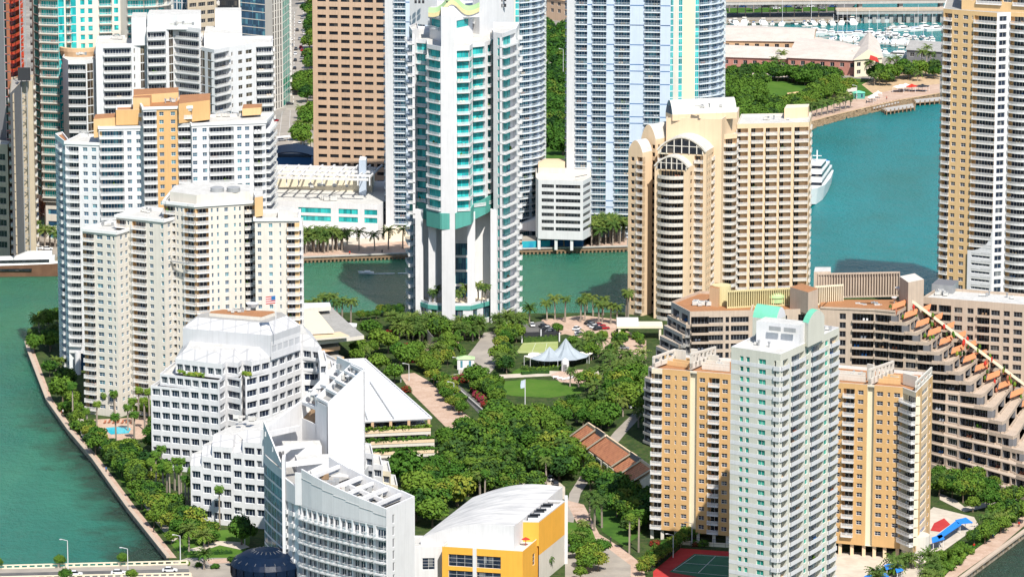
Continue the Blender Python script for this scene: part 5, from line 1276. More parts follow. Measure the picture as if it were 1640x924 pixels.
# ---------------------------------------------------------------- shopping pier buildings at the marina
def shed(label, pts, h, rise, wallm, roofm, name='market_building', cat='market building', axis=0, **kw):
    b = Bld(name, label, cat, P(sum(p[0] for p in pts) / 4, sum(p[1] for p in pts) / 4), wall=wallm, trim='white', glass='glass_black', pitch=4, par=.4, wh=2.2, sill=.8, nv=2, **kw)
    w = PL(pts, LZ + h); w = PL(pts, LZ)
    for i in range(4):
        L = math.hypot(w[i][0] - w[(i + 1) % 4][0], w[i][1] - w[(i + 1) % 4][1]); n = max(1, int(L / 5))
        b.facade(w[i], w[(i + 1) % 4], LZ, LZ + h, ' '.join(['w2 W3 w2'] * n) if i == 0 else 'w1')
    q = b.p('roof'); o = inset(w, -.8); z0 = LZ + h
    if axis == 0:
        m0 = ((o[0][0] + o[3][0]) / 2, (o[0][1] + o[3][1]) / 2); m1 = ((o[1][0] + o[2][0]) / 2, (o[1][1] + o[2][1]) / 2)
        q.poly([(*o[0], z0), (*o[1], z0), (*m1, z0 + rise), (*m0, z0 + rise)], roofm); q.poly([(*m0, z0 + rise), (*m1, z0 + rise), (*o[2], z0), (*o[3], z0)], roofm)
        q.poly([(*o[0], z0), (*m0, z0 + rise), (*o[3], z0)], wallm); q.poly([(*o[1], z0), (*o[2], z0), (*m1, z0 + rise)], wallm)
    else:
        m0 = ((o[0][0] + o[1][0]) / 2, (o[0][1] + o[1][1]) / 2); m1 = ((o[3][0] + o[2][0]) / 2, (o[3][1] + o[2][1]) / 2)
        q.poly([(*o[0], z0), (*m0, z0 + rise), (*m1, z0 + rise), (*o[3], z0)], roofm); q.poly([(*m0, z0 + rise), (*o[1], z0), (*o[2], z0), (*m1, z0 + rise)], roofm)
        q.poly([(*o[0], z0), (*o[1], z0), (*m0, z0 + rise)], wallm)
    return b
shed('long pink walled market hall with pale roof beside the marina, left part', [(1140, 112), (1262, 116), (1268, 98), (1140, 92)], 7, 3, 'pinkwall', 'cream_roof')
shed('upper pale roofed market hall along the marina quay', [(1140, 92), (1300, 94), (1306, 72), (1140, 66)], 9, 3, 'cream_dark', 'cream_roof')
shed('broad pale roofed market hall with pink wall right of the long hall', [(1262, 117), (1372, 122), (1378, 98), (1290, 80)], 8, 3.5, 'pinkwall', 'cream_roof')
b = shed('small gabled hall with a red sign painted on its pale roof', [(1368, 124), (1412, 120), (1404, 92), (1378, 94)], 9, 5, 'cream_white', 'cream_roof', axis=1)
zz = LZ + 9 + 4
b.p('roof_sign').poly([(*P(1392, 97, zz), zz + .5), (*P(1408, 98, zz), zz - .8), (*P(1405, 90, zz), zz - .8), (*P(1394, 90, zz), zz + .5)], 'red')
shed('grey roofed hall between palms beside the marina', [(1452, 98), (1520, 102), (1520, 88), (1466, 84)], 6, 3, 'shadegrey', 'roofgrey')
shed('small pale roofed kiosk row near the piers', [(1330, 158), (1370, 156), (1368, 150), (1332, 150)], 3, 1, 'cream', 'cream_roof')
# pink hotel and white tents between the pale blue towers
shed('pink low building behind the park trees between the twin pale blue towers', [(868, 30), (912, 36), (912, 4), (868, 4)], 12, 2, 'travertine', 'cream_dark')
# ================================================================ water, land, roads, paths
def sheet(name, px, mat, dz=.05, kind='structure', z=LZ, **kw):
    if 'lawn' not in name and 'verge' not in name: PAVED.append(PL(px, z))
    q = QB(); q.poly([(*P(a, b_, z), z + dz) for a, b_ in px], mat); o = link(name, q.mesh(name)); tag(o, kind=kind, **kw); return o
def ground_mats():
    m, n, l, b = newmat('water'); g = n.new('ShaderNodeNewGeometry').outputs['Position']
    sx = n.new('ShaderNodeSeparateXYZ'); l.new(g, sx.inputs[0])
    # river (between the banks) is greener than the open bay; the left channel sits between
    def math_(op, a, c=None):
        t = n.new('ShaderNodeMath'); t.operation = op
        for i, v in enumerate((a, c)):
            if v is None: continue
            if isinstance(v, (int, float)): t.inputs[i].default_value = v
            else: l.new(v, t.inputs[i])
        return t.outputs[0]
    big = noise(n, l, .006, 3, g)
    xr = mapr(n, l, math_('ADD', sx.outputs[0], mapr(n, l, big, 0, 1, -40, 40)), 60, 110, 1, 0)      # left of x: river water
    c = mixc(n, l, xr, (0.0, 0.170, 0.185), (0.035, 0.155, 0.085))
    near = mapr(n, l, sx.outputs[1], 1250, 1500, 1, 0)
    c = mixc(n, l, near, c, (0.030, 0.180, 0.130))
    patch = mapr(n, l, noise(n, l, .02, 6, stretch(n, l, g, (1, .45, 1))), .40, .66, 0, .6)
    c = mixc(n, l, patch, c, (0.008, 0.105, 0.085))
    # sea grass and mud bed showing beside the left sea wall
    A = P(43, 560); B = P(270, 900)
    dx, dy = B[0] - A[0], B[1] - A[1]; L = math.hypot(dx, dy); nx, ny = -dy / L, dx / L
    if nx * (-200 - A[0]) + ny * (A[1] - A[1]) < 0: nx, ny = -nx, -ny
    d = math_('ADD', math_('ADD', math_('MULTIPLY', sx.outputs[0], nx), math_('MULTIPLY', sx.outputs[1], ny)), -(A[0] * nx + A[1] * ny))
    w = mapr(n, l, math_('ADD', d, mapr(n, l, noise(n, l, .045, 5, g), .3, .7, -9, 9)), 3, 17, .85, 0)
    w = math_('MULTIPLY', w, mapr(n, l, sx.outputs[1], 1420, 1500, 1, 0))
    c = mixc(n, l, w, c, (0.022, 0.030, 0.018))
    l.new(c, b.inputs['Base Color']); b.inputs['Roughness'].default_value = .22; b.inputs['Specular IOR Level'].default_value = .14; b.inputs['Subsurface Weight'].default_value = .8; b.inputs['Subsurface Radius'].default_value = (.6, 1, 1); b.inputs['Subsurface Scale'].default_value = 22; b.inputs['IOR'].default_value = 1.33
    h1 = noise(n, l, .55, 5, stretch(n, l, g, (1, .55, 1)), .65); h2 = noise(n, l, .10, 3, g)
    bp = n.new('ShaderNodeBump'); bp.inputs['Strength'].default_value = .9; bp.inputs['Distance'].default_value = 1.6; l.new(math_('ADD', h1, h2), bp.inputs['Height']); l.new(bp.outputs[0], b.inputs['Normal'])
    def g2(name, a, c2, scale=.25, rough=.9, c3=None, s3=3.0):
        m, n, l, b = newmat(name); g = n.new('ShaderNodeNewGeometry').outputs['Position']
        f = mapr(n, l, noise(n, l, scale, 5, g), .38, .64, 0, 1); cc = mixc(n, l, f, a, c2)
        if c3: cc = mixc(n, l, mapr(n, l, noise(n, l, s3, 3, g), .5, .7, 0, .8), cc, c3)
        l.new(cc, b.inputs['Base Color']); b.inputs['Roughness'].default_value = rough; b.inputs['Specular IOR Level'].default_value = .2
    g2('lawn', (0.035, 0.095, 0.012), (0.07, 0.16, 0.02), .15, .95, (0.05, 0.12, 0.015), 2.5)
    g2('lawn_bright', (0.055, 0.135, 0.013), (0.085, 0.175, 0.02), .09, .95, (0.10, 0.16, 0.03), .6)
    g2('undergrowth', (0.022, 0.050, 0.012), (0.055, 0.090, 0.020), .3, .95, (0.09, 0.075, 0.04), 1.2)
    g2('asphalt', (0.10, 0.10, 0.10), (0.17, 0.165, 0.155), .12)
    g2('road_pale', (0.30, 0.27, 0.235), (0.38, 0.34, 0.29), .15)
    g2('paving_pink', (0.46, 0.32, 0.24), (0.56, 0.42, 0.33), .3, .85, (0.40, 0.27, 0.20), 1.5)
    g2('paving', (0.50, 0.44, 0.36), (0.60, 0.53, 0.44), .3, .85)
    g2('urban', (0.24, 0.22, 0.20), (0.36, 0.33, 0.29), .05, .9, (0.15, 0.16, 0.12), .5)
    g2('seawall', (0.42, 0.36, 0.28), (0.22, 0.17, 0.12), .6, .9)
    g2('sand', (0.55, 0.40, 0.24), (0.45, 0.32, 0.2), .4)
    g2('court_red', (0.42, 0.035, 0.035), (0.48, 0.05, 0.045), .2); g2('court_green', (0.035, 0.13, 0.075), (0.05, 0.16, 0.09), .2)
    g2('court_pale', (0.30, 0.36, 0.12), (0.34, 0.38, 0.15), .3); g2('line', (0.75, 0.75, 0.72), (0.7, 0.7, 0.68), 1)
    g2('pool', (0.02, 0.42, 0.55), (0.03, 0.50, 0.62), .6, .1); g2('rock', (0.30, 0.22, 0.13), (0.16, 0.12, 0.08), 1.2, .95, (0.42, 0.34, 0.24), 2.5)
    g2('mural', (0.02, 0.22, 0.40), (0.03, 0.40, 0.45), .3); g2('canvas', (0.72, 0.66, 0.58), (0.78, 0.74, 0.66), .3)
    g2('carwhite', (0.75, 0.76, 0.77), (0.7, 0.7, 0.7), 1, .25); g2('cardark', (0.02, 0.022, 0.028), (0.03, 0.03, 0.035), 1, .25); g2('carred', (0.38, 0.012, 0.02), (0.38, 0.012, 0.02), 1, .25); g2('cargrey', (0.25, 0.26, 0.28), (0.22, 0.23, 0.25), 1, .25)
    g2('carblue', (0.03, 0.08, 0.22), (0.03, 0.08, 0.22), 1, .25); g2('gelcoat', (0.80, 0.80, 0.78), (0.74, 0.74, 0.73), .8, .3); g2('hull_brown', (0.16, 0.085, 0.055), (0.20, 0.11, 0.07), .3, .2)
    g2('foam', (0.75, 0.80, 0.76), (0.60, 0.70, 0.65), .8)
ground_mats()
q = QB(); q.poly([(-9000, -800, 0), (9000, -800, 0), (9000, 30000, 0), (-9000, 30000, 0)], 'water'); tag(link('water', q.mesh('water')), kind='structure')
def land(name, px, mat, z=LZ, side='seawall'):
    q = QB(); pts = PL(px, z); q.solid(pts, -6, z, side, mat); return tag(link(name, q.mesh(name)), kind='structure')
land('island_ground', [(270, 893), (300, 940), (360, 1100), (1350, 1100), (1440, 1015), (1500, 958), (1540, 926), (1640, 852), (1760, 770), (1820, 640), (1760, 520), (1600, 478), (1400, 468), (1300, 466), (1150, 470), (1040, 488), (1000, 500), (835, 502), (700, 496), (640, 500), (560, 500), (480, 502), (300, 500), (120, 498), (62, 512), (44, 530), (42, 548), (47, 565), (76, 640), (110, 688), (150, 735), (205, 812)], 'undergrowth')
land('mainland_ground', [(-900, 432), (0, 413), (97, 411), (300, 416), (480, 413), (660, 406), (830, 399.5), (1005, 395), (1060, 380), (1150, 300), (1230, 232), (1296, 196), (1340, 184), (1400, 170), (1440, 161), (1505, 150), (1800, 120), (1800, 112), (1560, 104), (1480, 102), (1400, 90), (1300, 80), (1240, 68), (1150, 62), (1080, 60), (1080, 36), (1160, 33), (1340, 31), (1362, 27), (1372, -60), (1400, -420), (-1800, -420)], 'urban')
land('far_shore', [(1395, -120), (3000, -140), (3000, -300), (1395, -300)], 'undergrowth')
# capping of the sea walls
def capping(name, px, w=1.0, h=.35, mat='concrete_pink', z=LZ):
    q = QB(); pts = PL(px, z)
    for a, c in zip(pts[:-1], pts[1:]): q.bar((a[0], a[1], z + h / 2), (c[0], c[1], z + h / 2), w, mat, h)
    tag(link(name, q.mesh(name)), kind='structure')
capping('island_sea_wall_cap', [(42, 548), (47, 565), (76, 640), (110, 688), (150, 735), (205, 812), (270, 893)], 1.3, .5, 'concrete_pink')
capping('river_wall_cap', [(300, 416), (480, 413), (660, 406), (830, 399.5), (1005, 395)], 1.0, .5, 'concrete')
capping('east_sea_wall_cap', [(1440, 1015), (1500, 958), (1540, 926), (1640, 852), (1760, 770)], 1.4, .6, 'concrete_pink')
capping('bay_walk_cap', [(1230, 232), (1296, 196), (1340, 184), (1400, 170), (1440, 161), (1505, 150)], 1.0, .3, 'sand')
q = QB(); pts = PL([(300, 416), (480, 413), (660, 406), (830, 399.5), (1005, 395)], LZ)       # piles along the river wall
for a, c in zip(pts[:-1], pts[1:]):
    n = int(math.hypot(a[0] - c[0], a[1] - c[1]) / 1.6)
    for i in range(n): x, y = along(a, c, i / n); q.box(x - .35, x + .35, y - .9, y - .3, -1, 1.2, 'wood')
    q.bar((a[0], a[1] - .8, 1.2), (c[0], c[1] - .8, 1.2), .5, 'wood')
tag(link('river_wall_piles', q.mesh('river_wall_piles')), kind='structure')
# mainland surfaces
sheet('promenade', [(300, 414.5), (480, 411.5), (660, 405), (830, 398.5), (1004, 394), (1004, 378), (830, 386), (660, 384), (480, 398), (300, 398)], 'paving_pink', .04)
sheet('plaza_paving', [(480, 398), (660, 386), (1004, 378), (1004, 362), (830, 362), (660, 370), (480, 378)], 'paving', .05)
sheet('quay_road', [(-200, 412), (0, 408), (97, 406), (97, 372), (0, 380), (-200, 384)], 'road_pale', .04)
sheet('quay_lawn', [(0, 405), (22, 404), (34, 396), (20, 391), (0, 393)], 'lawn_bright', .08)
sheet('avenue', [(437, 262), (492, 262), (480, 232), (486, 205), (500, 180), (502, 130), (500, 60), (520, -20), (600, -160), (540, -160), (486, -20), (463, 60), (464, 130), (461, 170), (440, 205)], 'road_pale', .04)
sheet('avenue_paving', [(430, 262), (500, 262), (500, 215), (480, 216), (462, 236), (438, 236)], 'paving', .06)
for k, (pa, pb_) in enumerate((((472, 20), (470, 168)), ((486, 10), (487, 168)), ((452, 180), (446, 230)), ((465, 178), (462, 228)))):
    q = QB(); a_, c_ = P(*pa), P(*pb_)
    for i in range(26):
        p0, p1 = along(a_, c_, i / 26), along(a_, c_, (i + .5) / 26); q.poly([(p0[0] - .12, p0[1], LZ + .09), (p0[0] + .12, p0[1], LZ + .09), (p1[0] + .12, p1[1], LZ + .09), (p1[0] - .12, p1[1], LZ + .09)][::-1], 'line')
    tag(link('lane_marking', q.mesh('lane_marking')), kind='structure')
sheet('crosswalk', [(443, 222), (478, 219), (479, 216), (443, 219)], 'line', .1)
sheet('bay_park_lawn', [(868, 268), (915, 268), (915, 50), (868, 50)], 'lawn', .04)
sheet('bay_park_lawn', [(1150, 290), (1296, 185), (1345, 172), (1400, 150), (1400, 128), (1300, 122), (1150, 118)], 'lawn', .04)
sheet('bright_lawn', [(1222, 130), (1260, 134), (1300, 148), (1292, 157), (1255, 160), (1225, 148)], 'lawn_bright', .08)
sheet('bright_lawn', [(872, 118), (908, 118), (908, 138), (872, 137)], 'lawn_bright', .08)
sheet('bay_walk', [(1230, 231), (1296, 195), (1340, 183), (1400, 169), (1440, 160), (1505, 149), (1505, 135), (1440, 142), (1400, 152), (1340, 166), (1296, 180), (1230, 215)], 'paving_pink', .08)
sheet('market_paving', [(1400, 152), (1505, 144), (1505, 112), (1420, 118), (1380, 136)], 'sand', .07)
sheet('market_path', [(1150, 122), (1300, 126), (1300, 121), (1150, 116)], 'paving', .09)
sheet('marina_road', [(1100, 30), (1160, 28), (1350, 24), (1370, 8), (1372, -40), (1100, -30)], 'asphalt', .04)
sheet('marina_verge', [(1150, 22), (1340, 18), (1340, 12), (1150, 14)], 'lawn', .07)
sheet('marina_verge', [(1150, 8), (1340, 4), (1340, -2), (1150, 0)], 'sand', .07)
# island surfaces
sheet('west_promenade', [(48, 560), (78, 640), (112, 688), (152, 735), (207, 811), (273, 893), (283, 893), (215, 809), (159, 734), (118, 687), (84, 640), (54, 560)], 'paving_pink', .04)
sheet('west_lawn', [(150, 700), (175, 690), (215, 735), (235, 775), (270, 845), (300, 885), (285, 885), (222, 808), (165, 733)], 'lawn_bright', .06)
sheet('garden_path', [(118, 660), (128, 656), (140, 690), (175, 712), (205, 735), (240, 800), (262, 835), (285, 862), (276, 868), (245, 832), (225, 800), (192, 740), (168, 722), (132, 702)], 'paving', .10)
sheet('south_lawn', [(300, 893), (385, 893), (400, 870), (400, 845), (340, 850), (290, 862)], 'lawn_bright', .05)
sheet('south_path', [(300, 880), (330, 872), (350, 866), (385, 868), (400, 876), (385, 880), (352, 873), (330, 880), (305, 888)], 'paving', .09)
sheet('pool_deck', [(150, 672), (235, 668), (245, 702), (170, 706)], 'paving_pink', .08)
sheet('swimming_pool', [(170, 685), (204, 683), (210, 687), (206, 694), (178, 696), (171, 691)], 'pool', .14)
sheet('approach_road', [(265, 905), (300, 893), (420, 893), (440, 905), (440, 960), (265, 960)], 'road_pale', .05)
sheet('red_paving', [(330, 896), (400, 892), (420, 893), (420, 898), (335, 903)], 'paving_pink', .1)
sheet('central_drive', [(735, 585), (755, 562), (768, 545), (775, 533), (792, 531), (803, 541), (800, 560), (792, 590), (776, 606), (752, 606), (700, 612), (690, 606), (735, 598)], 'road_pale', .05)
sheet('central_drive', [(640, 600), (664, 597), (690, 612), (720, 645), (752, 668), (775, 688), (752, 690), (720, 690), (690, 660), (660, 630)], 'paving_pink', .06)
sheet('ramp', [(722, 615), (730, 613), (780, 655), (790, 672), (776, 672), (760, 655)], 'asphalt', .09)
sheet('upper_drive', [(655, 560), (690, 548), (735, 545), (735, 552), (700, 556), (672, 568)], 'paving_pink', .06)
sheet('parking_lot', [(868, 512), (935, 505), (990, 512), (1003, 530), (1035, 545), (1035, 575), (1000, 575), (960, 566), (945, 545), (905, 535), (880, 540), (862, 532)], 'paving_pink', .05)
sheet('parking_lot', [(838, 520), (870, 514), (884, 535), (868, 543), (838, 543)], 'asphalt', .06)
sheet('plaza_circle', [(882, 600), (905, 592), (935, 592), (952, 600), (948, 610), (925, 615), (897, 612)], 'paving_pink', .08)
sheet('park_path', [(800, 606), (840, 604), (882, 602), (900, 612), (945, 612), (990, 598), (1036, 590), (1036, 583), (985, 592), (940, 596), (880, 594), (840, 598), (800, 600)], 'paving', .06)
sheet('great_lawn', [(790, 612), (850, 607), (905, 611), (940, 617), (930, 630), (880, 637), (820, 634), (790, 626)], 'lawn_bright', .05)
sheet('tennis_lawn', [(812, 600), (830, 590), (885, 590), (880, 598), (840, 604)], 'lawn_bright', .05)
sheet('tennis_court', [(826, 566), (838, 549), (894, 547), (893, 566)], 'court_pale', .12)
for a_, c_ in (((838, 551), (892, 549)), ((828, 564), (891, 564)), ((858, 550), (852, 564)), ((876, 550), (873, 564))):
    q = QB(); q.bar((*P(*a_), LZ + .14), (*P(*c_), LZ + .14), .1, 'line', .02); tag(link('court_line', q.mesh('court_line')), kind='structure')
sheet('east_street', [(985, 690), (1036, 640), (1043, 650), (1005, 690), (960, 745), (930, 790), (915, 850), (900, 850), (912, 790), (940, 745)], 'road_pale', .05)
sheet('club_drive', [(800, 790), (838, 768), (880, 758), (905, 780), (905, 800), (870, 790), (838, 795)], 'paving', .06)
sheet('park_walk', [(905, 800), (935, 808), (960, 855), (1000, 880), (1030, 905), (1035, 930), (1015, 930), (990, 892), (950, 870), (925, 840)], 'paving_pink', .06)
sheet('south_street', [(905, 870), (960, 868), (1010, 905), (1010, 990), (905, 990)], 'road_pale', .07)
sheet('south_lawn', [(905, 835), (945, 840), (955, 866), (905, 866)], 'lawn_bright', .08)
sheet('south_lawn', [(945, 800), (1000, 815), (1040, 845), (1000, 875), (965, 852)], 'lawn', .08)
sheet('tennis_surround', [(1046, 915), (1090, 878), (1180, 884), (1180, 960), (1046, 960)], 'court_red', .10)
sheet('tennis_court', [(1072, 916), (1112, 887), (1180, 892), (1180, 935)], 'court_green', .14)
for a_, c_ in (((1078, 914), (1114, 889)), ((1114, 889), (1180, 893)), ((1096, 902), (1180, 908)), ((1078, 914), (1180, 924)), ((1146, 891), (1118, 918))):
    q = QB(); q.bar((*P(*a_), LZ + .18), (*P(*c_), LZ + .18), .14, 'line', .02); tag(link('court_line', q.mesh('court_line')), kind='structure')
sheet('tower_terrace', [(1330, 905), (1338, 884), (1400, 884), (1480, 880), (1500, 900), (1500, 960), (1330, 960)], 'paving', .08)
sheet('pool_terrace', [(1440, 860), (1495, 812), (1560, 828), (1568, 842), (1500, 890), (1460, 900)], 'paving', .10)
sheet('red_court', [(1496, 838), (1512, 830), (1522, 840), (1505, 852), (1490, 850)], 'court_red', .16)
sheet('east_walk', [(1500, 950), (1540, 918), (1600, 876), (1640, 842), (1760, 760), (1760, 750), (1640, 824), (1590, 858), (1530, 905), (1490, 945)], 'paving_pink', .06)
sheet('east_lawn', [(1540, 905), (1600, 868), (1640, 838), (1640, 815), (1600, 830), (1560, 860), (1520, 895)], 'lawn_bright', .05)
sheet('east_path', [(1505, 790), (1530, 800), (1545, 812), (1600, 800), (1640, 790), (1640, 796), (1600, 808), (1545, 820), (1505, 800)], 'paving', .09)
sheet('garage_lane', [(590, 745), (700, 730), (700, 722), (590, 728)], 'asphalt', .05)
# rock banks
def rocks(name, px, n, seed, s0, s1, spread, group=None):
    rnd = random.Random(seed); q = QB(); pts = PL(px, LZ); L = [math.hypot(a[0] - c[0], a[1] - c[1]) for a, c in zip(pts[:-1], pts[1:])]
    for k in range(n):
        r_ = rnd.random() * sum(L); i = 0
        while r_ > L[i]: r_ -= L[i]; i += 1
        a, c = pts[i], pts[i + 1]; x, y = along(a, c, r_ / L[i]); d = Vector((c[0] - a[0], c[1] - a[1])).normalized(); off = rnd.uniform(.3, spread)
        x += d.y * off; y -= d.x * off; zc = 1.6 - off / spread * 1.9; s_ = rnd.uniform(s0, s1)
        vs_ = [Vector((rnd.gauss(0, 1), rnd.gauss(0, 1), rnd.gauss(0, .8))).normalized() * s_ for _ in range(8)]
        import itertools
        b8 = []
        for sx in (-1, 1):
            for sy in (-1, 1):
                for sz in (-1, 1): b8.append((x + sx * s_ * rnd.uniform(.4, .9), y + sy * s_ * rnd.uniform(.4, .9), zc + sz * s_ * rnd.uniform(.3, .7)))
        for f in ((0, 1, 3, 2), (4, 6, 7, 5), (0, 4, 5, 1), (2, 3, 7, 6), (1, 5, 7, 3), (0, 2, 6, 4)): q.poly([b8[j] for j in f], 'rock')
    o = link(name, q.mesh(name)); tag(o, kind='stuff', label='brown rock bank along the foot of the sea wall', cat='rocks'); return o
rocks('rock_bank', [(1760, 770), (1640, 852), (1540, 926), (1500, 958)], 1500, 1, .5, 1.1, 6.5)
rocks('rock_bank', [(1505, 150), (1440, 161), (1400, 170), (1340, 184), (1296, 196), (1230, 232)][::-1], 900, 2, .6, 1.2, 4.0)
# ================================================================ vegetation
def fan(rnd, c, s, n, q, mat):
    u = n.cross(Vector((rnd.gauss(0, 1), rnd.gauss(0, 1), rnd.gauss(0, 1))))
    if u.length < 1e-3: u = Vector((1, 0, 0))
    u.normalize(); v = n.cross(u).normalized(); u *= s; v *= s * rnd.uniform(.6, 1)
    q.poly([tuple(c - u), tuple(c - v), tuple(c + u), tuple(c + v)], mat)
def crown_mesh(seed, mats, n=1700, flat=.66, lumps=13, leaf=.085, name='crown'):
    rnd = random.Random(seed); q = QB(); L = []
    for k in range(lumps):
        a = k * 2.39996 + rnd.uniform(-.4, .4); r = math.sqrt((k + .5) / lumps) * .68; zz = flat * (1 - r * r) * rnd.uniform(.35, .95)
        L.append((Vector((r * math.cos(a), r * math.sin(a), zz)), rnd.uniform(.24, .40) * (1.1 - .25 * r), rnd.choice(mats)))
    L.append((Vector((0, 0, flat * .45)), .5, mats[0]))
    for c, R_, m in L:          # added opaque dark green blobs that stop views through the crown
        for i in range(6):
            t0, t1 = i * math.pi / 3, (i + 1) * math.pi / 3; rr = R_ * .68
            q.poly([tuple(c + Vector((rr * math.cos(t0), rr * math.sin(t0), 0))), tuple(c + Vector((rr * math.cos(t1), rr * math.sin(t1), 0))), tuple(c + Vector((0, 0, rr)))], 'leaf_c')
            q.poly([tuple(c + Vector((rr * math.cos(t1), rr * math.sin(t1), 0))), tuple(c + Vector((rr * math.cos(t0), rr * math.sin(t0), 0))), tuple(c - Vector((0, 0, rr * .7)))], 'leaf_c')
    tot = sum(l[1] ** 2 for l in L)
    for c, R_, m in L:
        for i in range(int(n * R_ * R_ / tot)):
            d = Vector((rnd.gauss(0, 1), rnd.gauss(0, 1), rnd.gauss(.25, 1))).normalized()
            p = c + d * R_ * rnd.uniform(.72, 1.12); p.z = max(p.z, -.12)
            nn = (d + Vector((rnd.gauss(0, .5), rnd.gauss(0, .5), rnd.gauss(.3, .5)))).normalized()
            fan(rnd, p, leaf * rnd.uniform(.6, 1.3), nn, q, m if rnd.random() < .93 else rnd.choice(mats))
    return q.mesh(name)
def trunk_mesh(seed, h=.9, r=.06):
    rnd = random.Random(seed); q = QB(); q.lathe(0, 0, [(r * 1.5, 0), (r, .12), (r * .8, h * .6)], 'bark', 7)
    for k in range(4):
        a = k * 1.6 + rnd.random(); q.bar((0, 0, h * .5), (.38 * math.cos(a), .38 * math.sin(a), h), r * .8, 'bark')
    return q.mesh('trunk')
def palm_head(seed, nf=20, L=2.6, droop=1.0, mats=('leaf_p', 'leaf_pd'), wid=.55, up=.9):
    """crown of feather fronds, origin at top of trunk"""
    rnd = random.Random(seed); q = QB()
    for k in range(nf):
        a = k * 2.39996 + rnd.uniform(-.2, .2); t = k / nf; el = up * (1 - t * 1.35) + rnd.uniform(-.15, .15); ll = L * rnd.uniform(.85, 1.1)
        ca, sa = math.cos(a), math.sin(a); p = Vector((0, 0, 0)); seg = 6; pr = None; m = mats[0] if t < .65 or rnd.random() < .4 else mats[1]
        for i in range(seg + 1):
            s = i / seg
            if i: e_ = el - droop * s * s * 1.6; p = p + Vector((ca * math.cos(e_), sa * math.cos(e_), math.sin(e_))) * (ll / seg)
            w = wid * math.sin(math.pi * min(1, .12 + s * .86)) ** .7; side = Vector((-sa, ca, 0)); dz = Vector((0, 0, -w * .55))
            cur = (p, p + side * w + dz, p - side * w + dz)
            if pr is not None:      # ragged leaflets: slits between segments
                mid = pr[0].lerp(cur[0], .72)
                for j in (1, 2): q.poly([tuple(pr[0]), tuple(mid), tuple(pr[j].lerp(cur[j], .8) + Vector((0, 0, rnd.uniform(-.1, .05)))), tuple(pr[j].lerp(cur[j], .25))] if j == 1 else [tuple(mid), tuple(pr[0]), tuple(pr[j].lerp(cur[j], .25)), tuple(pr[j].lerp(cur[j], .8) + Vector((0, 0, rnd.uniform(-.1, .05))))], m)
                q.bar(tuple(pr[0]), tuple(cur[0]), .05, m)
            pr = cur
    return q.mesh('crown')
def palm_trunk(h, r=.2, bend=.3):
    q = QB(); n = 6; pr = None
    for i in range(n):
        z0, z1 = h * i / n, h * (i + 1) / n; r0 = r * (1.25 - .4 * i / n); x0, x1 = bend * (i / n) ** 2, bend * ((i + 1) / n) ** 2
        q.hexa([(x0 - r0, -r0, z0), (x0 + r0, -r0, z0), (x0 + r0, r0, z0), (x0 - r0, r0, z0)], [(x1 - r0 * .94, -r0 * .94, z1), (x1 + r0 * .94, -r0 * .94, z1), (x1 + r0 * .94, r0 * .94, z1), (x1 - r0 * .94, r0 * .94, z1)], 'palmbark')
    return q.mesh('trunk')
CROWN = {
    'dark': [crown_mesh(s, ['leaf_a', 'leaf_c', 'leaf_a']) for s in (1, 2, 3)],
    'mid': [crown_mesh(s, ['leaf_a', 'leaf_b', 'leaf_a']) for s in (4, 5, 6)],
    'light': [crown_mesh(s, ['leaf_b', 'leaf_b', 'leaf_a'], flat=.75) for s in (7, 8)],
    'olive': [crown_mesh(s, ['leaf_y', 'leaf_a', 'leaf_b'], n=1300, leaf=.075) for s in (9, 10)],
    'yellow': [crown_mesh(s, ['leaf_y', 'leaf_b', 'leaf_y']) for s in (11,)],
    'red': [crown_mesh(s, ['flower', 'flower', 'leaf_a'], n=900, flat=.5) for s in (12,)],
    'shrub': [crown_mesh(s, ['leaf_b', 'leaf_a'], n=700, flat=.6, leaf=.12) for s in (13, 14)],
}
TRUNK = [trunk_mesh(s) for s in (1, 2)]
PH = {'palm': [palm_head(s) for s in (1, 2, 3)], 'date': [palm_head(s, 34, 3.0, .7, ('leaf_p', 'leaf_b'), .45, 1.2) for s in (4, 5)], 'fan': [palm_head(s, 30, 1.7, 1.2, ('leaf_b', 'leaf_p'), .6, 1.3) for s in (6, 7)],
      'coco': [palm_head(s, 16, 3.5, .8, ('leaf_p', 'leaf_pd'), .6, 1.0) for s in (8, 9)]}
PT = {h: palm_trunk(h) for h in (4, 6, 8, 10, 12, 14)}
KINDN = {'dark': ('broadleaf_tree', 'tree'), 'mid': ('broadleaf_tree', 'tree'), 'light': ('broadleaf_tree', 'tree'), 'olive': ('broadleaf_tree', 'tree'), 'yellow': ('broadleaf_tree', 'tree'), 'red': ('flowering_shrub', 'shrub'), 'shrub': ('round_shrub', 'shrub'),
         'palm': ('palm_tree', 'palm tree'), 'date': ('date_palm', 'palm tree'), 'fan': ('fan_palm', 'palm tree'), 'coco': ('coconut_palm', 'palm tree')}
ADJ = {'dark': 'dark green tree', 'mid': 'mid green tree', 'light': 'bright green tree', 'olive': 'olive green tree', 'yellow': 'yellow green tree', 'red': 'crimson flowering shrub', 'shrub': 'clipped green shrub', 'palm': 'feathery palm', 'date': 'dense headed palm', 'fan': 'tall slim fan palm', 'coco': 'coconut palm'}
ORD = ['first', 'second', 'third', 'fourth', 'fifth', 'sixth', 'seventh', 'eighth', 'ninth', 'tenth', 'eleventh', 'twelfth', '13th', '14th', '15th', '16th', '17th', '18th', '19th', '20th'] + ['%d%s' % (i, 'st' if i % 10 == 1 else 'nd' if i % 10 == 2 else 'rd' if i % 10 == 3 else 'th') for i in range(21, 99)]
rnT = random.Random(77); GROVES = {}
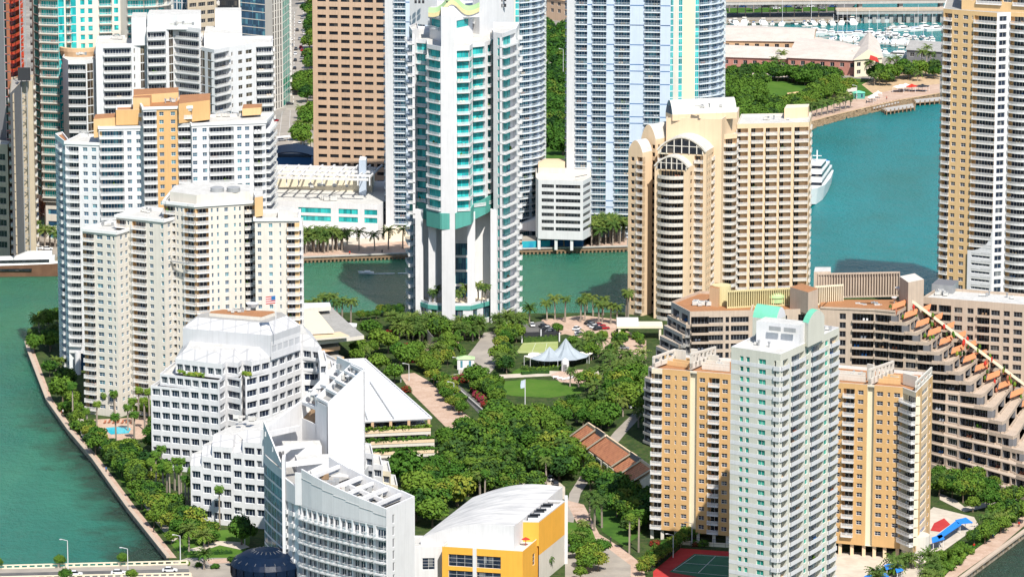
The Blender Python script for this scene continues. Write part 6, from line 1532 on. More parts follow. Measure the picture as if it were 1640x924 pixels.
def plant(kind, x, y, size, where, z=LZ):
    """size: crown radius in m for trees, trunk height in m for palms"""
    nm, cat = KINDN[kind]
    if nm == 'broadleaf_tree' and size < 3.8: nm = 'small_tree'
    r = empty(nm, (x, y, z), None, cat, None, rnT.uniform(0, 6.28))
    if kind in PH:
        hs = min(PT, key=lambda h: abs(h - size)); k = size / hs
        link('trunk', PT[hs], r).scale = (1, 1, k)
        o = link('crown', rnT.choice(PH[kind]), r, (.3, 0, hs * k - .05)); s = rnT.uniform(1.1, 1.4); o.scale = (s, s, s)
        o.rotation_euler = (rnT.uniform(-.12, .12), rnT.uniform(-.12, .12), rnT.uniform(0, 6))
    else:
        s = size; hh = s * rnT.uniform(.95, 1.15)
        if kind in ('shrub', 'red'):
            o = link('crown', rnT.choice(CROWN[kind]), r, (0, 0, .15 * s)); o.scale = (s, s, hh); link('trunk', TRUNK[0], r).scale = (s * .5, s * .5, s * .5)
        else:
            th = min(3.6, s * .75); link('trunk', rnT.choice(TRUNK), r).scale = (s * .8, s * .8, (th + .45 * s) / .9)
            o = link('crown', rnT.choice(CROWN[kind]), r, (0, 0, th)); o.scale = (s, s, hh); o.rotation_euler = (0, 0, rnT.uniform(0, 6))
    GROVES.setdefault((where, kind), []).append((proj(x, y, z)[0], r)); return r
def inpoly(x, y, pts):
    c = False; n = len(pts)
    for i in range(n):
        x0, y0 = pts[i]; x1, y1 = pts[i - 1]
        if (y0 > y) != (y1 > y) and x < (x1 - x0) * (y - y0) / (y1 - y0) + x0: c = not c
    return c
def dist_poly(x, y, pts):
    best = 1e9; n = len(pts)
    for i in range(n):
        a, c = pts[i - 1], pts[i]; dx, dy = c[0] - a[0], c[1] - a[1]; t = max(0, min(1, ((x - a[0]) * dx + (y - a[1]) * dy) / (dx * dx + dy * dy + 1e-9)))
        best = min(best, math.hypot(x - a[0] - dx * t, y - a[1] - dy * t))
    return best
PLANTED = []
def woodland(acc, label):
    V, Fc, MI = [], [], []; names = []
    for x, y, s, kd, a in acc:
        for me, sc, dz in ((rnT.choice(TRUNK), (s * .8, s * .8, 3.6 / .9), 0), (rnT.choice(CROWN[kd]), (s, s, s), 3.2)):
            ca, sa = math.cos(a), math.sin(a); i = len(V)
            for v in me.vertices: c = v.co; V.append((x + (c.x * ca - c.y * sa) * sc[0], y + (c.x * sa + c.y * ca) * sc[1], LZ + dz + c.z * sc[2]))
            ml = [m.name for m in me.materials]
            for m in ml:
                if m not in names: names.append(m)
            for p in me.polygons: Fc.append([i + j for j in p.vertices]); MI.append(names.index(ml[p.material_index]))
    me = bpy.data.meshes.new('park_woodland'); me.from_pydata(V, [], Fc)
    for m in names: me.materials.append(bpy.data.materials[m])
    me.polygons.foreach_set('material_index', MI); me.update(); tag(link('park_woodland', me), label, 'woodland', None, 'stuff')
def clear(x, y, r, paved=True):
    for f in FOOT:
        if abs(f[0][0] - x) > 120 or abs(f[0][1] - y) > 120: continue
        if inpoly(x, y, f) or dist_poly(x, y, f) < r * .75: return False
    if paved:
        for f in PAVED:
            if inpoly(x, y, f): return False
    return True
def grove(where, px, n, kinds, s0, s1, seed, gap=1.15, paved=True, z=LZ, stuff=None):
    """fill a pixel outline with plants no closer than gap*radius"""
    rnd = random.Random(seed); pts = PL(px, z); xs = [p[0] for p in pts]; ys = [p[1] for p in pts]; k = 0; tries = 0; acc = []
    while k < n and tries < n * 60:
        tries += 1; x, y = rnd.uniform(min(xs), max(xs)), rnd.uniform(min(ys), max(ys))
        if not inpoly(x, y, pts): continue
        s = rnd.uniform(s0, s1); kd = rnd.choice(kinds); cr = 2.6 if kd in PH else s
        if not clear(x, y, cr * .8 if kd not in PH else 1.5, paved): continue
        if any((x - a) ** 2 + (y - b_) ** 2 < (gap * (cr + c) / 2) ** 2 for a, b_, c in PLANTED): continue
        PLANTED.append((x, y, cr)); k += 1
        if stuff: acc.append((x, y, s, kd, rnd.uniform(0, 6.28)))
        else: plant(kd, x, y, s, where, z)
    if stuff: woodland(acc, stuff)
def row(where, kind, pts, size, z=LZ, jit=0):
    for p in pts:
        x, y = P(p[0], p[1], z); s = (p[2] if len(p) > 2 else size) * rnT.uniform(.92, 1.08)
        PLANTED.append((x, y, 2.6 if kind in PH else s)); plant(kind, x, y, s, where, z)
# --- named individuals first (base pixel, size)
row('beside the garage wall, centre left', 'light', [(594, 545), (622, 566, 5), (651, 592, 5.4), (607, 600, 5.2), (632, 614, 4.6), (607, 558, 4.4), (640, 582, 4.4)], 4.6)
row('around the great lawn', 'light', [(762, 622, 5.2), (1020, 612, 4)], 5)
row('in red beds near the central drive', 'red', [(765, 636, 2.4), (772, 644, 2.6), (779, 652, 2.6), (786, 660, 2.6), (792, 668, 2.4), (748, 608, 2.8), (756, 606, 2.8), (645, 563, 3), (655, 560, 3), (660, 580, 2.5), (628, 536, 2.6), (676, 572, 2.2), (742, 612, 2.6), (770, 640, 2.6), (783, 648, 2.4), (730, 610, 2.2), (760, 628, 2.2), (650, 628, 2.8), (1150, 130, 2), (1238, 165, 2.5), (800, 575, 1.6)], 2.5)
row('round the pool at lower left', 'fan', [(117, 676, 12), (146, 655, 9), (155, 682, 8), (184, 668, 8), (168, 665, 7), (140, 690, 7), (205, 690, 9), (215, 705, 9), (222, 672, 10), (232, 690, 10), (240, 680, 12), (212, 680, 8), (186, 712, 10)], 9)
row('in front of the office wing, lower left', 'fan', [(250, 772, 9), (245, 742, 8), (258, 760, 9), (262, 797, 10), (268, 802, 11), (272, 804, 10), (287, 805, 12), (298, 822, 12), (302, 812, 9), (250, 792, 9), (311, 815, 11), (322, 826, 12), (335, 833, 12), (352, 846, 13), (290, 790, 10), (280, 785, 10), (307, 800, 10), (243, 775, 7)], 10)
row('on the lawn by the bridge approach', 'date', [(303, 888, 7), (328, 902, 8), (327, 912, 5)], 7)
row('on the riverside walk at the stilted tower', 'palm', [(889, 512, 9), (905, 516, 9), (930, 516, 8), (937, 514, 8), (959, 518, 8), (965, 516, 7), (978, 519, 7), (988, 520, 7), (940, 500, 7), (876, 514, 7), (950, 506, 7), (966, 505, 7), (1003, 512, 11), (1006, 513, 10)], 8)
row('between the garage roof and river', 'palm', [(508, 512, 8), (519, 508, 8), (527, 510, 9), (534, 508, 8), (540, 514, 7), (548, 510, 7), (562, 522, 9), (510, 505, 5), (497, 505, 5)], 7)
row('on the north river bank walk', 'coco', [(492, 405, 8), (500, 402, 8), (508, 404, 9), (516, 404, 9), (524, 402, 8), (533, 404, 9), (540, 402, 7), (548, 402, 7), (575, 403, 8), (600, 402, 7), (622, 400, 9), (645, 398, 8), (486, 400, 6), (556, 392, 5)], 8)
grove('in a dense clump on the north river bank', [(484, 408), (556, 404), (556, 396), (484, 398)], 22, ['coco', 'coco', 'palm'], 6, 9, 41, .5, False)
row('on the terrace before the low white hall', 'palm', [(486, 374, 5), (498, 374, 5), (509, 374, 5), (521, 373, 5), (531, 373, 5), (542, 376, 6), (549, 374, 6), (560, 374, 5), (571, 374, 5), (585, 374, 5.5)], 5)
row('on the north bank under the pale blue tower', 'coco', [(903, 395, 7), (926, 394, 7), (940, 378, 7), (948, 390, 8), (955, 388, 9), (962, 391, 9), (970, 388, 9), (977, 390, 9), (985, 388, 10), (993, 391, 9), (1000, 388, 9), (968, 376, 8), (986, 376, 8)], 8)
grove('in a dense clump under the right pale blue tower', [(945, 396), (1003, 392), (1003, 378), (950, 380)], 24, ['coco', 'palm', 'coco'], 7, 10, 42, .6, False)
row('by the quay road at far left', 'coco', [(6, 398, 6), (18, 400, 6), (45, 395, 6), (62, 392, 7), (72, 396, 7), (80, 394, 7), (88, 396, 6), (55, 380, 6), (70, 378, 7)], 6)
row('along the lawn below the yellow hall', 'palm', [(944, 835, 9), (952, 850, 9), (964, 845, 9), (935, 870, 6), (876, 920, 5.5), (925, 880, 5)], 8)
row('standing alone before the left tan tower', 'fan', [(1008, 886, 12), (1023, 884, 12)], 12)
row('along the bay walk opposite the market', 'coco', [(1300, 190, 7), (1308, 188, 6), (1316, 186, 7), (1325, 184, 6), (1335, 182, 7), (1345, 179, 6), (1354, 176, 7), (1362, 174, 6), (1268, 200, 6), (1277, 197, 6), (1286, 194, 6)], 6)
row('beside the market halls', 'coco', [(1359, 113, 9), (1386, 118, 10), (1392, 122, 8), (1376, 120, 7), (1484, 104, 9), (1490, 110, 8), (1476, 106, 8), (1425, 118, 7), (1436, 112, 7), (1252, 112, 9), (1240, 118, 8), (1247, 124, 7)], 8)
row('on the marina road verge', 'coco', [(1168 + 13 * i, 20 + (i % 3) * 4, 7 + i % 3) for i in range(14)], 7)
row('on the marina road far verge', 'coco', [(1162 + 17 * i, 6 + (i % 2) * 3, 6) for i in range(11)], 6)
row('on planted podium of the stilted tower', 'palm', [(699, 482, 5), (693, 484, 4), (736, 484, 4), (745, 480, 5), (766, 481, 6), (772, 482, 6), (778, 482, 6)], 5, z=STILT_ZP)
row('on the red paved court by the bridge', 'dark', [(387, 872, 5.2), (372, 906, 1.8), (300, 850, 5), (345, 868, 2)], 4)
row('in planters by the bridge', 'shrub', [(297, 905, 1.6), (318, 907, 1.4), (345, 910, 1.8)], 2.4)
row('in tubs on the bridge', 'light', [(96, 908, 2.1), (197, 905, 2.1), (104, 932, 2.5), (212, 931, 2.5), (-4, 911, 2)], 2.2, z=LZ + 2.3)
row('between court and tan tower', 'yellow', [(1120, 862, 2.6), (880, 842, 2)], 2.4)
row('tall hedge trees along the tennis court fence', 'olive', [(1035 + i * 11, 912 - i * 7.2, 3.0) for i in range(9)] + [(1028 + i * 9, 922 - i * 7, 2.6) for i in range(6)], 3)
# --- groves
grove('in the park canopy behind the yellow hall', [(640, 778), (700, 762), (770, 720), (905, 712), (925, 745), (900, 785), (840, 800), (760, 800), (690, 850), (668, 860), (640, 790)], 44, ['dark', 'mid', 'dark', 'dark', 'olive', 'dark', 'light', 'mid'], 3.9, 8.2, 1, 1.06)
grove('among the park canopy', [(700, 762), (800, 745), (900, 735), (900, 780), (800, 798), (700, 830)], 9, ['fan', 'date', 'palm'], 7, 10, 51, .5, False)
grove('between clubhouse and yellow hall', [(905, 720), (930, 725), (1005, 775), (1042, 815), (1042, 850), (990, 830), (950, 800), (915, 770)], 24, ['dark', 'mid', 'dark', 'olive'], 3.8, 5.8, 2, .95)
grove('south of the great lawn', [(765, 676), (880, 672), (940, 664), (985, 650), (1035, 630), (1036, 690), (985, 700), (930, 682), (890, 708), (770, 712), (755, 690)], 40, ['mid', 'dark', 'mid', 'light', 'olive', 'palm', 'fan'], 3.4, 6.2, 3, 1.05)
grove('beside the descending ramp', [(690, 612), (708, 620), (746, 658), (744, 672), (722, 655), (698, 634)], 11, ['light', 'mid', 'yellow', 'mid'], 2.6, 3.8, 4, 1.0, False)
grove('between ramp and great lawn', [(752, 622), (798, 628), (800, 650), (785, 655), (760, 640)], 9, ['dark', 'mid', 'mid'], 3, 4.4, 5, .95)
grove('on the garage side of the pink road', [(712, 700), (762, 700), (770, 720), (712, 745), (706, 720)], 7, ['mid', 'light', 'dark'], 3.6, 5, 6, .95)
grove('around the foot of the stilted tower', [(612, 522), (690, 528), (735, 536), (790, 530), (850, 516), (850, 532), (795, 540), (770, 544), (735, 552), (680, 552), (625, 540)], 62, ['date', 'palm', 'date', 'date', 'coco', 'dark'], 3.6, 6.0, 7, .78)
grove('between drive and tennis court', [(805, 540), (835, 545), (822, 575), (815, 600), (795, 600), (800, 565)], 15, ['date', 'mid', 'olive', 'dark'], 3.2, 4.4, 8, .9)
grove('in the east garden by the dark stepped tower', [(935, 560), (1000, 578), (1036, 580), (1036, 640), (960, 640), (905, 618), (960, 600), (925, 580)], 42, ['palm', 'olive', 'coco', 'mid', 'palm'], 4, 6.5, 9, .9, True)
grove('in the parking islands', [(868, 512), (935, 508), (1000, 520), (1030, 550), (1030, 572), (960, 565), (880, 540)], 12, ['shrub', 'dark', 'mid'], 2.0, 3.6, 10, 1.3, False)
grove('by the gatehouse and drive', [(690, 556), (765, 552), (735, 580), (700, 606), (665, 590), (650, 560)], 18, ['mid', 'olive', 'light', 'date'], 2.8, 4.2, 11, 1.0)
grove('on the lower garage terraces', [(560, 545), (600, 548), (600, 575), (575, 590), (560, 570)], 6, ['palm', 'mid', 'light'], 3, 4.5, 12, .9)
grove('in the waterfront garden at left', [(130, 712), (150, 722), (225, 745), (262, 750), (262, 775), (240, 790), (205, 775), (170, 740)], 13, ['mid', 'dark', 'olive', 'dark'], 3.6, 5.2, 13, .95, False)
grove('in the lower waterfront garden', [(215, 790), (262, 800), (300, 838), (340, 855), (350, 880), (300, 868), (260, 850), (235, 820)], 16, ['dark', 'olive', 'mid', 'olive'], 3.4, 5.4, 14, .95, False)
grove('on the shaded point at far left', [(46, 545), (70, 520), (105, 520), (112, 600), (132, 660), (112, 670), (80, 630), (54, 570)], 17, ['mid', 'dark', 'palm', 'date', 'dark'], 3.6, 5.6, 15, .9, False)
grove('behind the pool against the white tower', [(150, 655), (235, 662), (262, 690), (262, 740), (246, 735), (236, 700), (215, 668), (150, 664)], 11, ['mid', 'palm', 'dark', 'fan'], 2.6, 4.5, 16, .9)
grove('beside the waterfront wall at left', [(84, 640), (118, 660), (150, 700), (205, 780), (262, 850), (275, 872), (262, 866), (215, 800), (165, 735), (120, 686), (88, 645)], 22, ['mid', 'dark', 'olive', 'shrub', 'mid'], 2.2, 4.0, 31, 1.0, False)
grove('in bay park between the twin pale blue towers', [(866, 262), (916, 262), (916, 55), (866, 55)], 60, ['dark', 'mid', 'dark', 'olive'], 4.5, 8, 17, .95, stuff='dense dark green wood of park trees between the twin pale blue towers')
grove('at the west end of bay park', [(1155, 215), (1240, 215), (1262, 190), (1235, 170), (1222, 140), (1155, 128)], 44, ['dark', 'mid', 'light', 'dark'], 4.2, 7, 18, .95, stuff='green mass of park trees to the right of the pale blue tower')
grove('in bay park near the market path', [(1165, 126), (1262, 120), (1340, 128), (1345, 136), (1290, 140), (1225, 128)], 24, ['dark', 'mid', 'dark'], 4, 6.5, 19, .95, stuff='row of dark park trees in front of the market halls')
grove('along the bay side of the park', [(1240, 212), (1300, 178), (1345, 168), (1380, 152), (1340, 140), (1300, 150), (1290, 160), (1245, 185)], 34, ['mid', 'dark', 'light', 'olive'], 3.2, 5.4, 20, .95, stuff='band of mixed green trees along the bay walk')
grove('behind the piers right of the market', [(1395, 130), (1440, 118), (1505, 118), (1505, 128), (1440, 134), (1400, 142)], 18, ['dark', 'mid', 'dark', 'coco'], 4, 6.5, 21, .9, False)
grove('beside the avenue at top', [(480, 0), (504, 0), (502, 150), (494, 190), (490, 150), (492, 60)], 22, ['dark', 'mid', 'dark'], 4, 6, 22, 1.0, False)
grove('on the avenue corner by the station', [(478, 190), (502, 185), (502, 245), (488, 250), (474, 225)], 12, ['mid', 'palm', 'light', 'palm'], 4, 7, 23, .9, False)
grove('below the ribbed tower by the avenue', [(440, 150), (470, 140), (484, 130), (484, 150), (455, 165), (438, 180)], 10, ['dark', 'mid'], 3.6, 5, 24, .9, False)
grove('in the east garden below the terraces', [(1500, 768), (1560, 778), (1640, 802), (1640, 812), (1570, 824), (1500, 802)], 22, ['mid', 'dark', 'olive', 'coco', 'mid', 'dark'], 3.0, 4.6, 25, .9, True)
grove('beside the east waterfront walk', [(1562, 852), (1600, 832), (1640, 820), (1640, 838), (1590, 864), (1558, 888)], 13, ['mid', 'dark', 'coco', 'mid'], 2.6, 4.2, 32, .95, False)
grove('between the blue awnings and the walk', [(1505, 900), (1545, 882), (1556, 885), (1530, 905), (1500, 930)], 12, ['shrub', 'mid', 'shrub'], 1.8, 3.0, 33, .95, False)
grove('in front of the right tan tower', [(1400, 905), (1500, 900), (1500, 945), (1400, 945)], 12, ['date', 'coco', 'shrub', 'mid'], 2.4, 4, 26, .9, False)
grove('low planting at the left tan tower', [(1045, 872), (1170, 862), (1170, 876), (1090, 875), (1046, 905)], 10, ['shrub', 'red', 'shrub'], 1.4, 2.2, 27, 1.0, False)
grove('beside the south street', [(1005, 800), (1040, 805), (1040, 850), (1010, 862), (985, 830)], 8, ['dark', 'mid', 'mid'], 3.6, 5.2, 28, .9, False)
grove('at the foot of the yellow hall', [(905, 880), (930, 872), (965, 890), (960, 930), (905, 930)], 10, ['olive', 'mid', 'light'], 2.6, 4.0, 29, .95, False)
grove('at the river edge behind the low garage', [(560, 503), (640, 503), (640, 512), (560, 514)], 7, ['dark', 'olive'], 2.2, 3.4, 30, 1.0, False)
# hedges
def hedge(label, px, w=1.2, h=1.2, seed=0, mats=('leaf_a', 'leaf_b'), name='hedge'):
    rnd = random.Random(seed); q = QB(); pts = PL(px, LZ)
    for a, c in zip(pts[:-1], pts[1:]):
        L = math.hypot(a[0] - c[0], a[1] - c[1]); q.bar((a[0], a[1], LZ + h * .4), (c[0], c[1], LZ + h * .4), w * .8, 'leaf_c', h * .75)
        for k in range(int(L * 14)):
            t = rnd.random(); x, y = along(a, c, t); d = Vector((c[0] - a[0], c[1] - a[1])).normalized(); o = rnd.uniform(-.5, .5) * w
            fan(rnd, Vector((x - d.y * o, y + d.x * o, LZ + h * rnd.uniform(.45, 1) if abs(o) < w * .4 else LZ + h * rnd.uniform(.1, .9))), .3, Vector((rnd.gauss(0, 1), rnd.gauss(-.3, 1), rnd.gauss(.6, 1))).normalized(), q, rnd.choice(mats))
    return tag(link(name, q.mesh(name)), label, 'hedge')
hedge('curved clipped hedge inside the central driveway loop', [(703, 556), (722, 552), (735, 556), (742, 566), (738, 576), (728, 584)], 2, 1.4, 1)
hedge('long clipped hedge in front of the fabric canopies', [(835, 592), (858, 594), (885, 592), (900, 590)], 1.8, 1.4, 2)
hedge('low hedge along the upper edge of the great lawn', [(835, 600), (860, 598), (880, 598)], 1.6, 1.2, 3)
hedge('clipped hedge along the west promenade lawn', [(165, 728), (188, 750), (212, 782), (226, 806)], 1.4, 1.1, 4)
hedge('clipped hedge beside the lawn by the bridge', [(296, 888), (330, 888), (372, 886)], 1.8, 1.3, 5)
hedge('yellow green hedge at the base of the drive', [(690, 612), (715, 606), (738, 603)], 1.4, 1, 6, ('leaf_y', 'leaf_b'))
hedge('dark hedge around the tennis court end', [(838, 549), (862, 547.5), (894, 546)], 1.2, 2.4, 7, ('leaf_c', 'leaf_a'))
hedge('hedge bordering the east waterfront walk', [(1530, 900), (1575, 868), (1640, 822)], 1.4, 1.0, 8)
hedge('clipped hedge beside the quay lawn at far left', [(0, 407), (22, 405), (36, 397)], 2.2, 1.6, 9, ('leaf_b', 'leaf_a'))
def finish_plants():
    for (where, kind), lst in GROVES.items():
        lst.sort(key=lambda t: t[0]); a = ADJ[kind]
        for i, (px, r) in enumerate(lst):
            if len(lst) == 1: lab = '%s %s' % (a, where)
            else:
                lab = '%s %s, %s from left' % (a, where, ORD[min(i, len(ORD) - 1)]) if i else '%s %s, leftmost' % (a, where)
                if i == len(lst) - 1 and i: lab = '%s %s, rightmost' % (a, where)
            r['label'] = lab; r['group'] = a + 's ' + where
finish_plants()
# ================================================================ bridges, boats, cars, canopies and other small things
def obj_root(name, x, y, z, rz, label, cat, group=None): return empty(name, (x, y, z), label, cat, group, rz)
def copy_tree(root, loc, rz, label=None, group=None, scale=None, swap=None):
    r = root.copy(); C.objects.link(r); r.location = loc; r.rotation_euler = (0, 0, rz)
    if scale: r.scale = (scale,) * 3
    if label: r['label'] = label
    if group: r['group'] = group
    for ch in root.children:
        c = ch.copy(); C.objects.link(c); c.parent = r
        for g in ch.children: d = g.copy(); C.objects.link(d); d.parent = c
    return r
# ---------------------------------------------------------------- cars
def car_parts(paint_):
    body = QB(); L, W, h = 4.5, 1.8, .75
    prof = [(-L / 2, .35, .62), (-L / 2 + .1, .3, .82), (-1.2, .3, .92), (1.0, .3, .9), (L / 2 - .15, .3, .72), (L / 2, .38, .55)]
    for (x0, b0, t0), (x1, b1, t1) in zip(prof[:-1], prof[1:]):
        w0 = W / 2 * (.9 if abs(x0) > 2 else 1); w1 = W / 2 * (.9 if abs(x1) > 2 else 1)
        body.poly([(x0, -w0, b0), (x1, -w1, b1), (x1, -w1, t1), (x0, -w0, t0)], paint_); body.poly([(x1, w1, b1), (x0, w0, b0), (x0, w0, t0), (x1, w1, t1)], paint_)
        body.poly([(x0, -w0, t0), (x1, -w1, t1), (x1, w1, t1), (x0, w0, t0)], paint_); body.poly([(x0, w0, b0), (x1, w1, b1), (x1, -w1, b1), (x0, -w0, b0)], 'dark')
    for s, (x, b0, t0) in ((-1, prof[0]), (1, prof[-1])): body.poly([(x, -W * .45, b0), (x, W * .45, b0), (x, W * .45, t0), (x, -W * .45, t0)][::s], paint_)
    cab = QB(); lo = [(-1.7, -.82), (1.05, -.82), (1.05, .82), (-1.7, .82)]; hi = [(-1.2, -.66), (.35, -.66), (.35, .66), (-1.2, .66)]
    cab.hexa([(*p, .88) for p in lo], [(*p, 1.42) for p in hi], 'glass_black', 'glass_black')
    roof = QB(); roof.solid(hi, 1.42, 1.46, paint_)
    wh = QB(); wh.lathe(0, 0, [(0, -.11), (.32, -.11), (.34, -.06), (.34, .06), (.32, .11), (0, .11)], 'dark', 10)
    return body.mesh('body'), cab.mesh('windows'), roof.mesh('roof'), wh.mesh('wheel')
CARS = {}
for nm, pm in (('white', 'carwhite'), ('black', 'cardark'), ('red', 'carred'), ('grey', 'cargrey'), ('blue', 'carblue')):
    CARS[nm] = car_parts(pm)
def car(col, px, py, deg, where, label=None, z=LZ + .1, s=1.0, group=None):
    x, y = P(px, py, z); r = empty('parked_car' if 'driving' not in where else 'car', (x, y, z), label or '%s car %s' % (col, where), 'car', group, R(deg)); r.scale = (s,) * 3
    bm_, cm, rm, wm = CARS[col]; link('body', bm_, r); link('windows', cm, r); link('roof', rm, r)
    for sx in (-1.4, 1.4):
        for sy in (-.8, .8): w = link('wheel', wm, r, (sx, sy, .34)); w.rotation_euler = (R(90), 0, 0)
    return r
def car_list(where, items, group):
    items = sorted(items, key=lambda t: t[1]); n = len(items)
    for i, it in enumerate(items):
        lab = '%s car %s, %s' % (it[0], where, 'leftmost' if i == 0 else 'rightmost' if i == n - 1 else ORD[i] + ' from left')
        car(it[0], it[1], it[2], it[3], where, lab, group=group)
car_list('parked on the pink lot by the river', [('black', 944, 519, 40), ('grey', 949, 522, 40), ('white', 953, 525, 40), ('black', 958, 528, 40), ('red', 961, 523, 10), ('red', 967, 527, 10), ('black', 872, 524, 30), ('white', 878, 528, 30), ('grey', 884, 531, 30), ('white', 925, 533, 80), ('grey', 928, 537, 60)], 'cars on the pink riverside lot')
car_list('in the small lot beside the tennis court', [('white', 852, 522, 100), ('black', 874, 530, 20), ('grey', 882, 534, 20), ('white', 924, 528, 60)], 'cars beside the tennis court')
car('grey', 998, 559, -8, 'driving past the east garden', 'silver car driving on pink drive by the white canopy entrance')
car('white', 1017, 653, 25, 'driving', 'white car on the street behind the clubhouse palms')
car('white', 881, 768, 100, 'parked', 'white car parked at the trees behind the yellow hall')
car('black', 889, 776, 100, 'parked', 'black car parked at the trees behind the yellow hall')
car_list('on the avenue at top', [('white', 466, 65, 95), ('grey', 467, 74, 95), ('black', 474, 80, 95), ('red', 482, 77, 90), ('red', 484, 82, 90), ('grey', 480, 64, 95), ('black', 473, 98, 93), ('white', 473, 88, 93), ('black', 472, 111, 92), ('grey', 483, 94, 92), ('black', 490, 90, 92), ('red', 441, 195, 60), ('grey', 451, 226, 30), ('black', 463, 168, 10), ('white', 495, 191, 60), ('white', 498, 197, 60), ('grey', 487, 52, 94), ('white', 480, 38, 94), ('black', 476, 50, 94), ('grey', 484, 30, 93)], 'cars on the avenue')
car('white', 881, 377, 10, 'parked', 'white van parked under the banded white block', s=1.15)
car_list('in lines on the marina road', [('blue', 1190 + 18 * i, 12 + (i % 2) * 3, 5) if i % 4 == 0 else (('white', 'grey', 'black')[i % 3], 1190 + 18 * i, 12 + (i % 2) * 3, 5) for i in range(9)], 'cars by the marina road')
car_list('along the quay at far left', [('white', 63, 399, 5), ('white', 76, 400, 5), ('black', 12, 396, 20), ('blue', 52, 403, 0)], 'cars on the quay')
base, zg = GAR
for k, zd in enumerate((zg - 3.2, zg - 6.6)):
    its = []
    for i in range(7):
        t = .12 + i * .125; p = along(base[0], base[1], t); col = ('white', 'grey', 'black', 'blue', 'white', 'grey', 'white')[i]
        lab = '%s car parked on the %s deck of the hedge-topped garage, %s from left' % (col, ('upper', 'lower')[k], ORD[i])
        r = empty('parked_car', (p[0], p[1] + 4, zd), lab, 'car', 'cars parked in the garage', R(88)); bm_, cm, rm, wm = CARS[col]; link('body', bm_, r); link('windows', cm, r); link('roof', rm, r)
        for sx in (-1.4, 1.4):
            for sy in (-.8, .8): w = link('wheel', wm, r, (sx, sy, .34)); w.rotation_euler = (R(90), 0, 0)
# ---------------------------------------------------------------- bridge at lower left
zb = LZ + 2.2
g0, g1 = P(-260, 917, zb), P(300, 903, zb); w0, w1 = P(-260, 958, zb), P(312, 950, zb)
br = empty('road_bridge', (*P(100, 915), LZ), 'low concrete road bridge with pierced parapets crossing the channel at lower left', 'bridge'); off = (*P(100, 915), LZ)
q = QB(); q.solid([g0, w0, w1, g1][::-1] if False else [w0, w1, g1, g0], zb - 1.3, zb, 'concrete_pink', 'road_pale', bottom=True); link('deck', q.mesh('deck', off), br)
q = QB(); e = lambda a, c, t: along(a, c, t)
q.poly([(*e(g0, w0, .16), zb + .03), (*e(g0, w0, .40), zb + .03), (*e(g1, w1, .40), zb + .03), (*e(g1, w1, .16), zb + .03)], 'asphalt'); q.poly([(*e(g0, w0, .56), zb + .03), (*e(g0, w0, .85), zb + .03), (*e(g1, w1, .85), zb + .03), (*e(g1, w1, .56), zb + .03)], 'asphalt'); link('roadway', q.mesh('roadway', off), br)
def parapet(a, c, nm='parapet', mat='cream_white'):
    q = QB(); L = math.hypot(a[0] - c[0], a[1] - c[1]); n = int(L / 2.2)
    q.bar((*a, zb + .12), (*c, zb + .12), .35, mat, .3); q.bar((*a, zb + 1.05), (*c, zb + 1.05), .4, mat, .28)
    for i in range(n + 1): p = along(a, c, i / n); q.box(p[0] - .35, p[0] + .35, p[1] - .15, p[1] + .15, zb, zb + 1.0, mat)
    link(nm, q.mesh(nm, off), br)
parapet(g0, g1); parapet(e(g0, w0, .42), e(g1, w1, .42)); parapet(e(g0, w0, .54), e(g1, w1, .54)); parapet(w0, w1)
for i in range(6):
    q = QB(); p = along(g0, g1, .1 + i * .17); p2 = along(w0, w1, .1 + i * .17); q.solid([p2, (p2[0] + 1.2, p2[1]), (p[0] + 1.2, p[1] + .5), (p[0], p[1] + .5)], -5, zb - 1.3, 'concrete'); link('pier', q.mesh('pier', off), br)
for px_, py_, c_ in ((190, 919, 'white'), (272, 915, 'white'), (120, 921, 'white')): car(c_, px_, py_, 2, 'driving on the low bridge', 'white car on the low bridge %s' % {190: 'between two round bushes', 272: 'nearest the island end', 120: 'left of the lamp post'}[px_], z=zb + .05)
# ---------------------------------------------------------------- far bridges to the port
def far_bridge(label, ya, yb_, x0, x1, z, w, piers, mat='concrete'):
    a, c = P(x0, ya, z), P(x1, yb_, z); o_ = (*P(1440, ya, 0), 0); r = empty('causeway_bridge', o_, label, 'bridge'); q = QB()
    q.solid([a, c, (c[0], c[1] + w), (a[0], a[1] + w)], z - 1.8, z, mat, 'road_pale', bottom=True); link('deck', q.mesh('deck', o_), r)
    q = QB(); q.bar((*a, z + .5), (*c, z + .5), .5, 'concrete_pink', 1.0); q.bar((a[0], a[1] + w, z + .5), (c[0], c[1] + w, z + .5), .5, 'concrete_pink', 1.0); link('parapet', q.mesh('parapet', o_), r)
    for i in range(piers):
        p = along(a, c, (i + .5) / piers)
        if p[0] < P(1352, 20, 0)[0]: continue
        q = QB(); q.box(p[0] - 1.1, p[0] + 1.1, p[1] + 1.5, p[1] + w - 1.5, -4, z - 1.8, mat); link('pier', q.mesh('pier', o_), r)
far_bridge('lower flat causeway on many short piers beyond the marina', 19, 16, 1340, 1800, 7, 9, 34, 'roofgrey')
far_bridge('higher pale causeway at the top edge of the view', 4, -2, 1150, 1800, 12, 16, 10)
